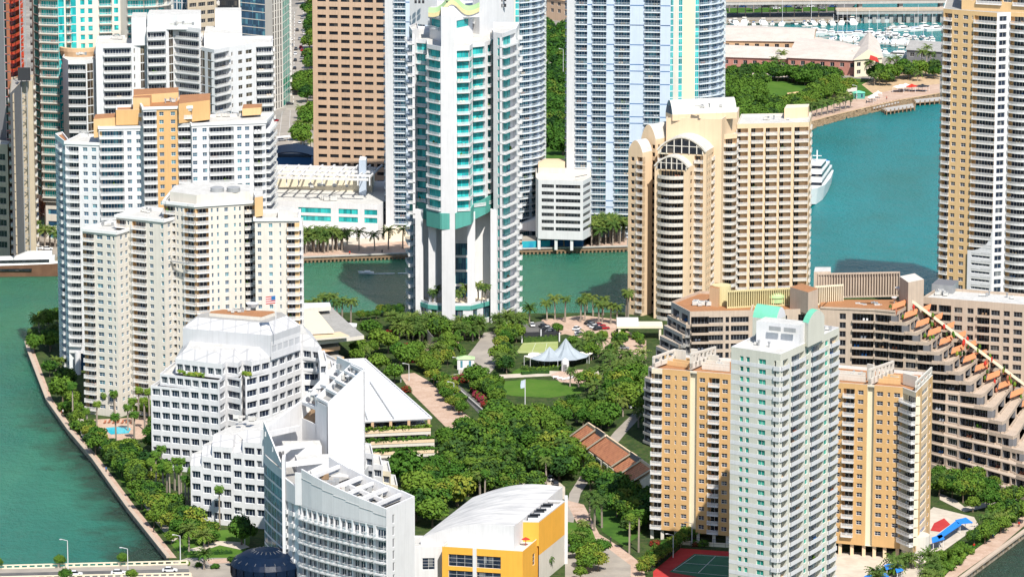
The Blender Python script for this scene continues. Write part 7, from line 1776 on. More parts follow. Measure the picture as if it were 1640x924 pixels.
# ---------------------------------------------------------------- boats
def loft(q, secs, mat, deck):
    """secs: list of (x, half width, keel z, deck z)"""
    for (x0, w0, k0, d0), (x1, w1, k1, d1) in zip(secs[:-1], secs[1:]):
        for s in (-1, 1):
            a = [(x0, s * w0, d0), (x1, s * w1, d1), (x1, s * w1 * .8, k1), (x0, s * w0 * .8, k0)]; q.poly(a if s < 0 else a[::-1], mat)
        q.poly([(x0, -w0, d0), (x1, -w1, d1), (x1, w1, d1), (x0, w0, d0)], deck)
    x, w, k, d = secs[0]; q.poly([(x, -w, d), (x, w, d), (x, w * .8, k), (x, -w * .8, k)], mat)
def yacht_proto(L, kind):
    W = L * .15; h = QB(); loft(h, [(-L / 2, W, -.3, .12 * L * .75), (-L * .1, W * 1.05, -.3, .085 * L), (L * .25, W * .8, -.3, .11 * L), (L * .42, W * .35, 0, .13 * L), (L / 2, .02, .1 * L, .14 * L)], 'gelcoat', 'gelcoat')
    c = QB(); d0 = .09 * L
    c.hexa([(-L * .28, -W * .75, d0), (L * .16, -W * .6, d0), (L * .16, W * .6, d0), (-L * .28, W * .75, d0)], [(-L * .26, -W * .65, d0 + L * .07), (L * .06, -W * .5, d0 + L * .07), (L * .06, W * .5, d0 + L * .07), (-L * .26, W * .65, d0 + L * .07)], 'gelcoat')
    g = QB(); g.hexa([(-L * .2, -W * .76, d0 + L * .02), (L * .15, -W * .6, d0 + L * .02), (L * .15, W * .6, d0 + L * .02), (-L * .2, W * .76, d0 + L * .02)], [(-L * .2, -W * .7, d0 + L * .055), (L * .1, -W * .55, d0 + L * .055), (L * .1, W * .55, d0 + L * .055), (-L * .2, W * .7, d0 + L * .055)], 'glass_black')
    f = QB()
    if kind == 'fly': f.box(-L * .2, -L * .02, -W * .5, W * .5, d0 + L * .07, d0 + L * .10, 'gelcoat'); f.box(-L * .2, -L * .05, -W * .5, W * .5, d0 + L * .16, d0 + L * .17, 'canvas'); 
    if kind == 'fly':
        for x in (-L * .19, -L * .06):
            for y in (-W * .45, W * .45): f.bar((x, y, d0 + L * .1), (x, y, d0 + L * .16), .08, 'metalgrey')
    if kind == 'sail':
        f.bar((L * .02, 0, d0), (L * .02, 0, d0 + L * 1.15), .16, 'white'); f.bar((L * .02, 0, d0 + 1.4), (-L * .38, 0, d0 + 1.3), .22, 'bluepaint')
    if kind == 'small': f.box(-L * .15, L * .05, -W * .5, W * .5, d0 + L * .16, d0 + L * .18, 'bluepaint'); f.bar((-L * .1, 0, d0), (-L * .1, 0, d0 + L * .17), .1, 'metalgrey')
    return h.mesh('hull'), c.mesh('cabin'), g.mesh('windscreen'), f.mesh({'fly': 'flybridge', 'sail': 'mast', 'small': 'sunshade'}[kind]), {'fly': 'flybridge', 'sail': 'mast', 'small': 'sunshade'}[kind]
YB = {('fly', 16): yacht_proto(16, 'fly'), ('fly', 12): yacht_proto(12, 'fly'), ('sail', 12): yacht_proto(12, 'sail'), ('small', 8): yacht_proto(8, 'small'), ('fly', 22): yacht_proto(22, 'fly')}
NB = {'fly': 'motor_yacht', 'sail': 'sailing_boat', 'small': 'motor_boat'}; LB = {'fly': 'white motor yacht', 'sail': 'white sailing boat with bare mast', 'small': 'small open boat with blue shade'}
BOATS = {}
def boat(kind, L, px, py, deg, where, z=0):
    x, y = P(px, py, 0); r = empty(NB[kind], (x, y, z), None, 'boat', 'boats ' + where, R(deg)); h, c, g, f, fn = YB[(kind, L)]
    link('hull', h, r); ca = link('cabin', c, r)
    if kind != 'small': link('windscreen', g, ca)
    link(fn, f, r); BOATS.setdefault((kind, where), []).append((px, r))
rb = random.Random(5)
def dock(label, pts, w=2.2, z=1.3):
    a, c = P(*pts[0], z), P(*pts[1], z); q = QB(); q.bar((*a, z), (*c, z), w, 'concrete', .3); n = int(math.hypot(a[0] - c[0], a[1] - c[1]) / 6)
    for i in range(n + 1): p = along(a, c, i / max(1, n)); q.lathe(p[0] + .9, p[1] - w * .45, [(.2, -2), (.2, z + 1.2), (0, z + 1.3)], 'wood', 6)
    return tag(link('dock', q.mesh('dock')), label, 'dock')
dock('long pale dock at the back of the marina', [(1165, 37), (1375, 34)], 3); dock('middle marina dock between the yacht rows', [(1265, 62), (1330, 60)]); dock('diagonal marina dock in front of the yachts', [(1330, 66), (1500, 76)], 2.5)
dock('wide timber dock near the causeway', [(1420, 46), (1510, 43)], 4); dock('short marina dock left of the yacht rows', [(1160, 44), (1235, 41)]); dock('near marina dock by the market quay', [(1262, 76), (1405, 82)], 2.5)
for i in range(12): boat(rb.choice(['fly', 'fly', 'small', 'sail']), 12 if i % 3 else 12, 1170 + i * 17, 41 + rb.uniform(-1, 2), 90 + rb.uniform(-8, 8), 'along the back marina dock') if False else None
rows_ = [('along the back marina dock', 1168, 1372, 40, 38, 13, ['fly', 'small', 'fly', 'sail'], 95), ('in the middle marina row', 1275, 1425, 53, 58, 10, ['fly', 'fly', 'sail', 'fly'], 200),
         ('in the busy front marina row', 1330, 1500, 64, 74, 14, ['fly', 'fly', 'fly', 'sail', 'fly'], 80), ('moored by the market quay', 1290, 1425, 72, 86, 9, ['fly', 'small', 'fly'], 100), ('near the timber dock at right', 1425, 1510, 48, 50, 5, ['fly', 'sail', 'fly'], 20),
         ('behind the busy front row', 1385, 1500, 58, 66, 8, ['fly', 'sail', 'fly'], 260)]
for where, x0, x1, y0, y1, n, kinds, dg in rows_:
    for i in range(n):
        t = (i + .5) / n; k = rb.choice(kinds); L = {'fly': rb.choice([12, 16, 16]), 'sail': 12, 'small': 8}[k]
        boat(k, L, x0 + (x1 - x0) * t + rb.uniform(-2, 2), y0 + (y1 - y0) * t + rb.uniform(-1.5, 1.5), dg + rb.uniform(-14, 14), where)
boat('fly', 22, 1393, 36, 178, 'beside the timber dock at the back'); boat('fly', 22, 1435, 93, 172, 'lying along the market quay'); boat('fly', 22, 1288, 58, 190, 'alone on the left of the marina'); boat('small', 8, 1192, 66, 20, 'off the left part of the market'); boat('sail', 12, 1163, 60, 80, 'at the left end of the marina')
for (kind, where), lst in BOATS.items():
    lst.sort(key=lambda t: t[0])
    for i, (px_, r) in enumerate(lst): r['label'] = '%s %s%s' % (LB[kind], where, '' if len(lst) == 1 else ', leftmost' if i == 0 else ', rightmost' if i == len(lst) - 1 else ', %s from left' % ORD[i])
# speed boat with wake
x, y = P(586, 438, 0); r = empty('motor_boat', (x, y, 0), 'small white speedboat heading left on the green river with a thin wake', 'boat', None, R(178)); h, c, g, f, fn = YB[('small', 8)]
for nm, me in (('hull', h), ('cabin', c)): link(nm, me, r).scale = (.8, .9, .9)
q = QB(); a_, c_ = P(592, 438.5, .06), P(700, 436.5, .06)
for i in range(24):
    t0, t1 = i / 24, (i + 1) / 24; p0, p1 = along(a_, c_, t0), along(a_, c_, t1); w0_, w1_ = .7 + .8 * t0, .7 + .8 * t1
    if i % 5 != 4 or i < 8: q.poly([(p0[0], p0[1] - w0_, .07), (p1[0], p1[1] - w1_ + (i % 3) * .3, .07), (p1[0], p1[1] + w1_ * (1 - t1 * .6), .07), (p0[0], p0[1] + w0_ * (1 - t0 * .6), .07)], 'foam')
tag(link('wake', q.mesh('wake')), kind='structure')
# brown yacht at the quay
x, y = P(28, 441, 0); r = empty('motor_yacht', (x, y, 0), 'large brown hulled yacht with white upper decks moored at the far left quay', 'yacht', None, R(2)); q = QB(); L = 50
loft(q, [(-L / 2 + 0, 3.0, -.3, 4.4), (-6, 3.4, -.3, 4.6), (8, 3.2, -.3, 5.0), (14, 3.0, -.3, 5.2), (17.4, 2.4, 0, 5.3)], 'hull_brown', 'gelcoat'); link('hull', q.mesh('hull'), r)
q = QB(); q.hexa([(-12, -2.6, 4.6), (15, -2.4, 5.0), (15, 2.4, 5.0), (-12, 2.6, 4.6)], [(-8, -2.4, 7.4), (15, -2.2, 7.8), (15, 2.2, 7.8), (-8, 2.4, 7.4)], 'gelcoat', bottom=True); su = link('superstructure', q.mesh('superstructure'), r)
q = QB(); q.hexa([(-9, -2.72, 5.4), (13, -2.56, 5.7), (13, 2.56, 5.7), (-9, 2.72, 5.4)], [(-7, -2.62, 6.6), (13, -2.46, 6.9), (13, 2.46, 6.9), (-7, 2.62, 6.6)], 'glass_black'); link('windows', q.mesh('windows'), su)
q = QB(); q.hexa([(-1, -1.9, 7.6), (14, -1.8, 7.8), (14, 1.8, 7.8), (-1, 1.9, 7.6)], [(4, -1.7, 9.6), (14, -1.6, 9.8), (14, 1.6, 9.8), (4, 1.7, 9.6)], 'gelcoat', bottom=True); q.bar((8, 0, 9.6), (8, 0, 11.6), .3, 'gelcoat'); link('upper_deck', q.mesh('upper_deck'), r)
q = QB(); q.box(-14, 6, -3.5, -3.2, 2.4, 3.3, 'glass_black'); link('portholes', q.mesh('portholes'), r)
# white cruise yacht beyond the cream tower
x, y = P(1306, 312, 0); r = empty('cruise_yacht', (x, y, 0), 'white cruise yacht with blue deck parasols lying in the bay behind the cream tower', 'ship', None, R(-99)); q = QB(); L = 62
loft(q, [(-L / 2, 5.4, -.3, 6), (-10, 5.8, -.3, 6), (12, 5.2, -.3, 6.6), (24, 3.0, 0, 7.2), (L / 2 + 2, .1, 1.5, 8.0)], 'gelcoat', 'gelcoat'); link('hull', q.mesh('hull'), r)
for k, (x0, x1, w_, z0_, z1_) in enumerate(((-28, 16, 4.9, 6, 8.8), (-22, 11, 4.4, 8.9, 11.6), (-12, 6, 3.6, 11.7, 14))):
    q = QB(); q.hexa([(x0, -w_, z0_), (x1, -w_ * .8, z0_), (x1, w_ * .8, z0_), (x0, w_, z0_)], [(x0, -w_, z1_), (x1 - 2.6, -w_ * .75, z1_), (x1 - 2.6, w_ * .75, z1_), (x0, w_, z1_)], 'gelcoat'); d = link('deck_house', q.mesh('deck_house'), r)
    q = QB(); q.hexa([(x0 + 2, -w_ - .04, z0_ + 1), (x1 - .6, -w_ * .8 - .1, z0_ + 1), (x1 - .6, w_ * .8 + .1, z0_ + 1), (x0 + 2, w_ + .04, z0_ + 1)], [(x0 + 2, -w_ - .04, z0_ + 2.0), (x1 - 1.6, -w_ * .78 - .1, z0_ + 2), (x1 - 1.6, w_ * .78 + .1, z0_ + 2), (x0 + 2, w_ + .04, z0_ + 2.0)], 'glass_black'); link('windows', q.mesh('windows'), d)
q = QB(); q.bar((-6, 0, 14), (-6, 0, 19), .5, 'gelcoat'); q.bar((-6, -2, 16.5), (-6, 2, 16.5), .3, 'gelcoat'); link('mast', q.mesh('mast'), r)
for px_, n_ in ((-25, 'left'), (-21, 'right')):
    for sy in (-2, 2):
        q = QB(); q.bar((px_, sy, 8.8), (px_, sy, 11.2), .12, 'white'); q.lathe(px_, sy, [(1.9, 11), (0, 11.9)], 'blueawn', 10); link('parasol', q.mesh('parasol'), r)
# ---------------------------------------------------------------- piers off the bay walk
def pier(label, px, z=1.6):
    pts = PL(px, z); q = QB(); q.solid(pts, z - .4, z, 'wood', 'concrete', bottom=True); o_ = (*pts[0], 0); r = empty('timber_pier', o_, label, 'pier'); link('deck', q.mesh('deck', o_), r)
    q = QB(); n = len(pts)
    for i in range(n):
        a, c = pts[i], pts[(i + 1) % n]; m_ = int(math.hypot(a[0] - c[0], a[1] - c[1]) / 2.6)
        for k in range(m_): p = along(a, c, k / m_); q.box(p[0] - .25, p[0] + .25, p[1] - .25, p[1] + .25, -2, z + .9, 'wood')
    link('piles', q.mesh('piles', o_), r)
pier('weathered timber pier jutting into the bay beside the promenade', [(1412, 174), (1462, 166), (1465, 172), (1420, 179)]); pier('second timber pier partly hidden by the right tower', [(1462, 160), (1512, 155), (1512, 161), (1466, 165)])
pier('narrow pier strip along the rock bank', [(1395, 172), (1440, 162), (1441, 165), (1398, 175)])
# ---------------------------------------------------------------- tents, canopies, awnings
def tent(name, label, px, py, w, h, mat='canvas', n=4, z=LZ, col=None, pole=2.4, ang=.4):
    x, y = P(px, py, z); r = empty(name, (x, y, z), label, 'canopy'); q = QB(); R_ = w / 2; N = 16
    pts = []
    for i in range(N):
        t = i / N * 2 * math.pi + ang; cor = abs(math.cos(n / 2 * (i / N * 2 * math.pi))); rr = R_ * (.72 + .28 * cor); pts.append((rr * math.cos(t), rr * math.sin(t), pole + .5 * cor))
    rings = [(1, 0), (.62, .18), (.32, .45), (.1, .85), (.02, 1)]
    for (a, ha), (c, hc) in zip(rings[:-1], rings[1:]):
        for i in range(N):
            p0, p1 = pts[i], pts[(i + 1) % N]; q.poly([(p0[0] * a, p0[1] * a, p0[2] * (1 - ha) + (pole + h) * ha), (p1[0] * a, p1[1] * a, p1[2] * (1 - ha) + (pole + h) * ha), (p1[0] * c, p1[1] * c, p1[2] * (1 - hc) + (pole + h) * hc), (p0[0] * c, p0[1] * c, p0[2] * (1 - hc) + (pole + h) * hc)], mat)
    link('canopy_fabric', q.mesh('canopy_fabric'), r)
    for k in range(n):
        q = QB(); i = round(k * N / n) % N; p0 = pts[i]; q.bar((p0[0], p0[1], 0), p0, .14, 'white'); link('pole', q.mesh('pole'), r)
    q = QB(); q.bar((0, 0, 0), (0, 0, pole + h), .2, 'white'); link('mast', q.mesh('mast'), r)
tent('fabric_canopy', 'peaked pale fabric canopy in front of tennis court, left of the pair', 880, 585, 15, 4.2, 'sailcloth', 4, pole=2.6)
tent('fabric_canopy', 'tall peaked pale fabric canopy in front of tennis court, right of the pair', 906, 583, 17, 6.8, 'sailcloth', 4, pole=2.6, ang=.1)
tent('fabric_canopy', 'low pale fabric awning at the left foot of the peaked canopies', 862, 583, 11, 1.2, 'canvas', 4, pole=2.8)
tent('fabric_canopy', 'low pale fabric awning at the right foot of the peaked canopies', 932, 578, 9, 1.0, 'canvas', 4, pole=2.6)
for i, (px_, py_) in enumerate(((877, 112), (893, 112), (905, 114))): tent('party_tent', 'white peaked tent above red stall in bay park, %s' % ('leftmost', 'middle one', 'rightmost')[i], px_, py_, 12, 3.5, 'canvas', 4)
for i, (px_, py_, m_) in enumerate(((1441, 148, 'canvas'), (1450, 146, 'canvas'), (1460, 147, 'red'), (1477, 147, 'dark'), (1400, 162, 'canvas'), (1406, 158, 'canvas'), (1395, 165, 'canvas'))):
    tent('stall_canopy', ['white stall canopy by the piers, left of the red one', 'white stall canopy touching the red one by the piers', 'red and white stall canopy by the piers', 'black dome canopy by the piers', 'cream parasol on bay walk, middle of three', 'cream parasol on bay walk, furthest of three', 'cream parasol on bay walk, nearest of three'][i], px_, py_, 8 if i < 4 else 4.5, 1.6, m_, 4)
def box_thing(name, label, cat, px, py, wx, wy, h, mat, top=None, z=LZ, rz=0, extra=None):
    x, y = P(px, py, z); r = empty(name, (x, y, z), label, cat, None, R(rz)); q = QB(); q.box(-wx / 2, wx / 2, -wy / 2, wy / 2, 0, h, mat); link('body', q.mesh('body'), r)
    q = QB(); q.hexa([(-wx / 2 - .3, -wy / 2 - .3, h), (wx / 2 + .3, -wy / 2 - .3, h), (wx / 2 + .3, wy / 2 + .3, h), (-wx / 2 - .3, wy / 2 + .3, h)], [(-.3, -.2, h + 1), (.3, -.2, h + 1), (.3, .2, h + 1), (-.3, .2, h + 1)], top or mat); link('roof', q.mesh('roof'), r)
    q = QB()
    for sx in (-.25, .25): q.box(wx * sx - .4, wx * sx + .4, -wy / 2 - .05, -wy / 2 - .01, .8, h - .5, 'glass_blue')
    link('window', q.mesh('window'), r); return r
box_thing('gatehouse', 'small white gatehouse with pale green hipped roof on the driveway', 'gatehouse', 746, 590, 6, 4.4, 3.8, 'white', 'copper_light')
box_thing('garden_pavilion', 'white ornate garden pavilion by the river beside the low garage', 'pavilion', 553, 535, 8, 6, 3.4, 'white', 'white')
box_thing('kiosk', 'green kiosk on the bay walk', 'kiosk', 1375, 158, 6, 4, 3, 'teal_paint', 'copper')
box_thing('kiosk', 'orange roofed small building beside the park trees', 'kiosk', 1276, 160, 9, 5, 3, 'cream', 'ochre')
box_thing('kiosk', 'red roofed kiosk at the far left quay', 'kiosk', 26, 396, 6, 5, 4, 'orange', 'red')
tent('party_tent', 'bright red parasol canopy over the quay at far left', 24, 384, 8, 2.5, 'red', 4)
# entrance canopy with barrel roof
x, y = P(1022, 541); r = empty('entrance_canopy', (x, y, LZ), 'cream barrel-roofed entrance canopy on columns beside the cream tower', 'canopy'); q = QB()
q.box(-8, 9, -4, 5, 4.4, 5.2, 'cream_white'); link('canopy_slab', q.mesh('canopy_slab'), r)
q = QB(); q.vault((-8, -4), (-8, 5), (0, 5), (0, -4), 5.2, 2.4, 'roofwhite', 'cream_white'); link('barrel_roof', q.mesh('barrel_roof'), r)
for cx in (-7, 8):
    for cy in (-3.2, 4.2): q = QB(); q.box(cx - .4, cx + .4, cy - .4, cy + .4, 0, 4.4, 'cream_white'); link('column', q.mesh('column'), r)
# blue awnings by the tan tower
def awning(label, px, z=LZ + 3.0):
    pts = PL(px, z); o_ = (*pts[0], LZ); r = empty('blue_awning', o_, label, 'awning'); q = QB(); q.solid(pts, z - .25, z, 'blueawn', bottom=True); link('awning_fabric', q.mesh('awning_fabric', o_), r)
    for p in inset(pts, .4): q = QB(); q.bar((*p, LZ), (*p, z - .2), .16, 'white'); link('pole', q.mesh('pole', o_), r)
awning('bright blue awning strip right of the tan tower, nearest the white court', [(1493, 868), (1513, 862), (1508, 855), (1492, 860)])
awning('long bright blue awning strip right of the tan tower, middle of three', [(1504, 863), (1540, 839), (1530, 834), (1500, 857)])
awning('bright blue awning strip right of the tan tower, furthest right', [(1534, 838), (1558, 836), (1547, 828), (1530, 832)])
awning('bright blue awning below the right tan tower, upper of two', [(1419, 911), (1445, 905), (1434, 899), (1416, 904)])
awning('bright blue awning below the right tan tower at the bottom edge', [(1386, 935), (1424, 922), (1410, 910), (1384, 922)])
awning('small bright blue awning tucked at the base of the right tan tower', [(1436, 916), (1447, 912), (1442, 908), (1434, 910)])
# tennis court fence
q = QB(); ps = PL([(1040, 916), (1088, 876), (1180, 882)], LZ)
for a, c in zip(ps[:-1], ps[1:]):
    n = int(math.hypot(a[0] - c[0], a[1] - c[1]) / 3)
    for i in range(n + 1): p = along(a, c, i / n); q.bar((*p, LZ), (*p, LZ + 3.2), .08, 'dark')
    for h in (.3, 1.7, 3.2): q.bar((*a, LZ + h), (*c, LZ + h), .06, 'dark')
tag(link('court_fence', q.mesh('court_fence')), 'dark wire fence round the red and green tennis court', 'fence')
q = QB(); ps = PL([(1040, 908), (1083, 871), (1180, 877)], LZ)
for a, c in zip(ps[:-1], ps[1:]): q.bar((*a, LZ + .6), (*c, LZ + .6), .5, 'cream_white', 1.2)
tag(link('garden_wall', q.mesh('garden_wall')), 'low cream wall between the tennis court and the left tan tower', 'wall')
q = QB(); ps = PL([(836, 549), (838, 543), (895, 541), (896, 547)], LZ)
for a, c in zip(ps[:-1], ps[1:]):
    n = max(1, int(math.hypot(a[0] - c[0], a[1] - c[1]) / 5)); q.bar((*a, LZ + 1.3), (*c, LZ + 1.3), .1, 'dark', 2.4)
    for i in range(n + 1): p = along(a, c, i / n); q.bar((*p, LZ), (*p, LZ + 3.4), .45, 'white')
tag(link('court_fence', q.mesh('court_fence')), 'dark screened fence with white posts behind the pale tennis court', 'fence')
# ramp walls, river mural
q = QB(); ps = PL([(718, 612), (782, 668)], LZ); q.bar((*ps[0], LZ + .5), (*ps[1], LZ + .5), .5, 'concrete', 1.2); tag(link('ramp_wall', q.mesh('ramp_wall')), 'sloping concrete wall along the descending ramp in the park', 'wall')
q = QB(); ps = PL([(684, 549), (716, 573)], LZ); q.solid([ps[0], ps[1], (ps[1][0], ps[1][1] + .5), (ps[0][0], ps[0][1] + .5)], LZ, [LZ + 5, LZ + 1.4, LZ + 1.4, LZ + 5], 'concrete'); tag(link('ramp_wall', q.mesh('ramp_wall')), 'slanted concrete ramp wall beside the curved clipped hedge', 'wall')
a_, c_ = P(836, 399, LZ), P(881, 397, LZ); q = QB(); q.solid([a_, c_, (c_[0], c_[1] + 12), (a_[0], a_[1] + 12)], LZ, LZ + 3.2, 'mural', 'road_pale'); tag(link('painted_wall', q.mesh('painted_wall')), 'low wall painted blue to turquoise on the north bank beside the parked van', 'wall')
# dark station roof on the avenue and dark dome at bottom
x, y = P(468, 262); r = empty('station_building', (x, y, LZ), 'small station with a dark blue curved roof at the end of the avenue', 'station'); q = QB(); q.box(-9, 9, -5, 6, 0, 3.6, 'bluepaint'); link('wall', q.mesh('wall'), r)
q = QB(); N = 10
for i in range(N):
    t0, t1 = i / N, (i + 1) / N; f_ = lambda t: (-12 + 24 * t, 3.6 + 3.0 * math.sin(math.pi * t) ** .7 * (1 if 0 < t < 1 else 0))
    (x0, z0_), (x1, z1_) = f_(t0), f_(t1); q.poly([(x0, -7, z0_), (x1, -7, z1_), (x1, 9, z1_ + 1), (x0, 9, z0_ + 1)], 'navy'); q.poly([(x0, -7, z0_ - .5), (x1, -7, z1_ - .5), (x1, -7, z1_), (x0, -7, z0_)], 'navy')
link('roof', q.mesh('roof'), r)
x, y = P(428, 944); r = empty('domed_building', (x, y, LZ), 'dark blue curved metal roof at the bottom edge left of the crescent hotel', 'building'); q = QB(); q.lathe(0, 0, [(10.5, 5), (10.5, 8), (9.6, 9.4), (7, 11), (3.5, 12), (0, 12.2)], 'navy', 40)
for i in range(20):
    t = i / 20 * 6.283; q.bar((10.55 * math.cos(t), 10.55 * math.sin(t), 5), (10.55 * math.cos(t), 10.55 * math.sin(t), 8), .18, 'metalgrey'); q.bar((9.7 * math.cos(t), 9.7 * math.sin(t), 9.45), (3.5 * math.cos(t), 3.5 * math.sin(t), 12.1), .14, 'metalgrey'); link('roof', q.mesh('roof'), r)
q = QB(); q.lathe(0, 0, [(10.3, 0), (10.3, 5.2)], 'glass_black', 40); link('wall', q.mesh('wall'), r)
# lamp posts
def lamp(px, py, h, label, z=LZ, arm=1.6, grp='street lamps'):
    x, y = P(px, py, z); r = empty('street_lamp', (x, y, z), label, 'street lamp', grp); q = QB(); q.lathe(0, 0, [(.16, 0), (.09, h)], 'white', 6); q.bar((0, 0, h), (-arm, 0, h + .4), .12, 'white'); link('pole', q.mesh('pole'), r)
    q = QB(); q.box(-arm - .7, -arm, -.16, .16, h + .3, h + .5, 'white'); link('lamp_head', q.mesh('lamp_head'), r)
lamp(109, 913, 9, 'tall lamp post on the bridge between two planted bushes', zb); lamp(205, 921, 8, 'lamp post on the bridge beside the parked white car', zb); lamp(289, 900, 8, 'lamp post at the island end of the bridge', zb)
lamp(392, 872, 10, 'white double lamp mast beside the dark curved roof'); lamp(1078, 893, 7, 'lamp post at the left corner of the red tennis court'); lamp(1108, 874, 7, 'lamp post behind the tennis court near the hedge')
for i, (px_, py_) in enumerate(((642, 612), (655, 610), (727, 640), (735, 600))): lamp(px_, py_, 6, 'pale lamp post on the pink road, %s from left' % ORD[i])
lamp(902, 135, 18, 'tall floodlight mast in the park between the twin pale blue towers'); lamp(1372, 160, 7, 'lamp post by the green kiosk on the bay walk'); lamp(1352, 18, 12, 'tall lamp post near the causeway end')
# flagpole in park
x, y = P(841, 672); r = empty('flagpole', (x, y, LZ), 'white flagpole with a pale blue flag among the park trees', 'flagpole'); q = QB(); q.bar((0, 0, 0), (0, 0, 14), .25, 'white'); link('pole', q.mesh('pole'), r)
q = QB(); q.poly([(-1.6, -.2, 12), (0, 0, 12.2), (0, 0, 14), (-1.4, -.3, 13.6)], 'paleblue'); q.poly([(-1.5, -.2, 10.9), (0, 0, 11.2), (0, 0, 12.2), (-1.6, -.2, 12)], 'paleblue'); link('flag', q.mesh('flag'), r)
# monument and benches on the plaza
x, y = P(905, 594); r = empty('monument', (x, y, LZ), 'small white arched monument at the edge of the round plaza', 'monument'); q = QB(); q.lathe(0, 0, [(1.4, 0), (1.4, 3.2), (1.1, 4.2), (0, 4.8)], 'white', 12); link('body', q.mesh('body'), r); q = QB(); q.box(-.6, .6, -1.55, -1.3, .2, 2.6, 'shadegrey'); link('niche', q.mesh('niche'), r)
for i in range(8):
    px_, py_ = 890 + i * 7, 606 + 3 * math.sin(i * .8); x, y = P(px_, py_); r = empty('park_bench', (x, y, LZ), 'pale bench on the round plaza, %s from left' % ORD[i], 'bench', 'benches on the round plaza', .3 * i); q = QB(); q.box(-1, 1, -.3, .3, .4, .5, 'white'); link('seat', q.mesh('seat'), r)
    q = QB(); q.box(-1, 1, .28, .36, .55, 1.0, 'white'); link('backrest', q.mesh('backrest'), r)
    for sx in (-.8, .8): q = QB(); q.box(sx - .08, sx + .08, -.25, .25, 0, .4, 'white'); link('leg', q.mesh('leg'), r)
# sun loungers and parasols by the pool
for i in range(7):
    x, y = P(168 + i * 7, 678 - (i % 2), LZ); r = empty('sun_lounger', (x, y, LZ + .1), 'red cushioned lounger behind the turquoise pool, %s from left' % ORD[i], 'sun lounger', 'loungers by the pool', 1.4); q = QB(); q.box(-1, .5, -.35, .35, .25, .4, 'redbrown'); link('cushion', q.mesh('cushion'), r)
    q = QB(); q.hexa([(.5, -.35, .3), (1.1, -.35, .7), (1.1, .35, .7), (.5, .35, .3)], [(.45, -.35, .45), (1.05, -.35, .85), (1.05, .35, .85), (.45, .35, .45)], 'redbrown'); link('backrest', q.mesh('backrest'), r)
# people on the west walk
def person(px, py, top, label):
    x, y = P(px, py); r = empty('person', (x, y, LZ), label, 'person', None, rnT.uniform(0, 6)); me = QB()
    me.lathe(-.1, 0, [(.07, 0), (.09, .45), (.11, .85)], 'dark', 7); me.lathe(.12, .1, [(.07, 0), (.09, .45), (.11, .85)], 'dark', 7)
    me.lathe(0, .03, [(.17, .8), (.19, 1.1), (.22, 1.4), (.08, 1.5), (.06, 1.56)], top, 9); me.lathe(0, .03, [(.05, 1.52), (.11, 1.6), (.11, 1.72), (0, 1.82)], 'wood', 8)
    me.bar((-.24, .03, 1.42), (-.32, 0, .85), .1, top); me.bar((.24, .03, 1.42), (.3, .12, .85), .1, top)
    link('body', me.mesh('body'), r)
person(99, 665, 'redbrown', 'person in a red top walking the waterfront path near the hedge'); person(101, 663, 'white', 'person in white beside the red-topped walker'); person(131, 690, 'white', 'person in white on the garden path by the pool'); person(1560, 878, 'red', 'person in red on the east waterfront walk'); person(1632, 843, 'red', 'person in a red shirt near the right edge of the waterfront walk')

for i, (px_, py_, c_, w_) in enumerate(((83, 630, 'white', 'on the west waterfront walk under the far trees'), (170, 755, 'bluepaint', 'on the west waterfront walk beside the clipped hedge'), (246, 852, 'dark', 'near the south end of the west waterfront walk'), (700, 628, 'white', 'on the pink road by the garage roof'), (735, 664, 'red', 'at the lower end of the pink road'),
    (912, 602, 'white', 'standing in the middle of the round plaza'), (926, 606, 'bluepaint', 'on the right side of the round plaza'), (560, 408, 'red', 'on the north river promenade below the white hall'), (612, 406, 'dark', 'on the north river promenade between two palms'), (850, 396, 'white', 'on the north promenade before the blue wall'), (1388, 166, 'dark', 'on the bay walk near the piers'), (1420, 160, 'red', 'among the bay walk parasols'), (1590, 862, 'bluepaint', 'on the east waterfront walk by the palms'), (978, 868, 'dark', 'on the pink path below the clubhouse'), (1480, 872, 'white', 'on the cream terrace near the blue awnings'))):
    person(px_, py_, c_, 'person in %s %s' % ({'white': 'white', 'bluepaint': 'blue', 'dark': 'dark clothes', 'red': 'red'}[c_], w_))
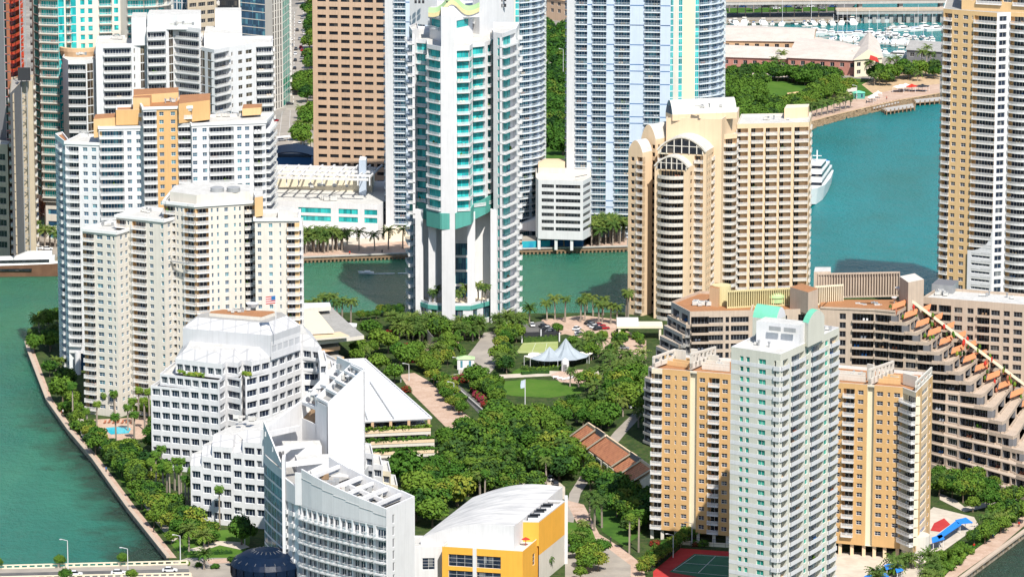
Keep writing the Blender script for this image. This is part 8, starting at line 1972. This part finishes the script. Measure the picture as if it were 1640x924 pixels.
# ---------------------------------------------------------------- link the buildings: walls, roofs, then each window, door and balcony
SPLIT = {'column', 'stilt', 'roof_beam', 'roof_block', 'crown_wall', 'terrace', 'terrace_parapet', 'deck', 'roof', 'slanted_parapet', 'crown_opening', 'lift_tower', 'fin_wall', 'roof_monitor', 'lower_roof', 'sloped_roof', 'arched_roof', 'roof_gutter', 'parapet'}
def islands(q):
    """separate pieces of a builder (faces that share corners stay together)"""
    par = {}
    def find(a):
        while par.setdefault(a, a) != a: par[a] = par[par[a]]; a = par[a]
        return a
    key = [tuple(round(c, 2) for c in v) for v in q.v]
    for f in q.f:
        r = find(key[f[0]])
        for i in f[1:]:
            k = find(key[i])
            if k != r: par[k] = r
    out = {}
    for f, m in zip(q.f, q.m): out.setdefault(find(key[f[0]]), QB()).poly([q.v[i] for i in f], m)
    return list(out.values())
def finish_buildings():
    V, Fc = [], []
    for b in BLDS:
        for nm, q in b.parts.items():
            i = len(V); V.extend(q.v); Fc.extend([tuple(k + i for k in f) for f in q.f])
    bvh = BVHTree.FromPolygons(V, Fc)
    eye = Vector((0, 0, CAMH))
    def seen(c):
        x, y = proj(*c)
        if not (-10 < x < 1650 and -10 < y < 934): return False
        d = Vector(c) - eye; L = d.length
        return bvh.ray_cast(eye, d.normalized(), L - .05)[0] is None
    for b in BLDS:
        root = empty(b.name, (*b.base, b.zb), b.label, b.cat, b.group)
        off = (*b.base, b.zb)
        for nm, q in b.parts.items():
            if not q.f: continue
            ps = islands(q) if nm in SPLIT else [q]
            if len(ps) > 60: ps = [q]
            for p_ in ps: link(nm, p_.mesh(nm, off), root)
        for nm, q in b.extra: link(nm, q.mesh(nm, off), root)
        kinds = {}
        pair = {}
        prev = None
        for it in b.inst:
            if it[0] == 'railing': pair[id(prev)] = it; prev = None; continue
            kinds.setdefault(it[0], []).append(it); prev = it
        T = Matrix.Translation((-off[0], -off[1], -off[2]))
        for kind, items in kinds.items():
            sc = []
            for it in items:
                _, key, mt, area, c, (ux, uy), fl = it
                d = Vector((-c[0], -c[1])); d.normalize(); f = abs(-uy * -d.x + -ux * d.y) if False else abs(uy * d.x - ux * d.y)
                sc.append((area * max(.1, f) / (c[0] ** 2 + c[1] ** 2) * (1 if seen(c) else 1e-6), it))
            sc.sort(key=lambda t: -t[0])
            top, rest = [t[1] for t in sc[:100]], [t[1] for t in sc[100:]]
            for it in top:
                o = link(kind, proto_mesh(it[1]), root); o.matrix_local = T @ it[2]
                if id(it) in pair:
                    r = pair[id(it)]; ro = link('railing', proto_mesh(r[1]), o); ro.matrix_local = it[2].inverted() @ r[2]
            if rest:
                al = []
                for it in rest:
                    al.append((it[1], T @ it[2]))
                    if id(it) in pair: al.append((pair[id(it)][1], T @ pair[id(it)][2]))
                o = link(kind, merged(al).mesh(kind), root); o['kind'] = 'stuff'
finish_buildings()
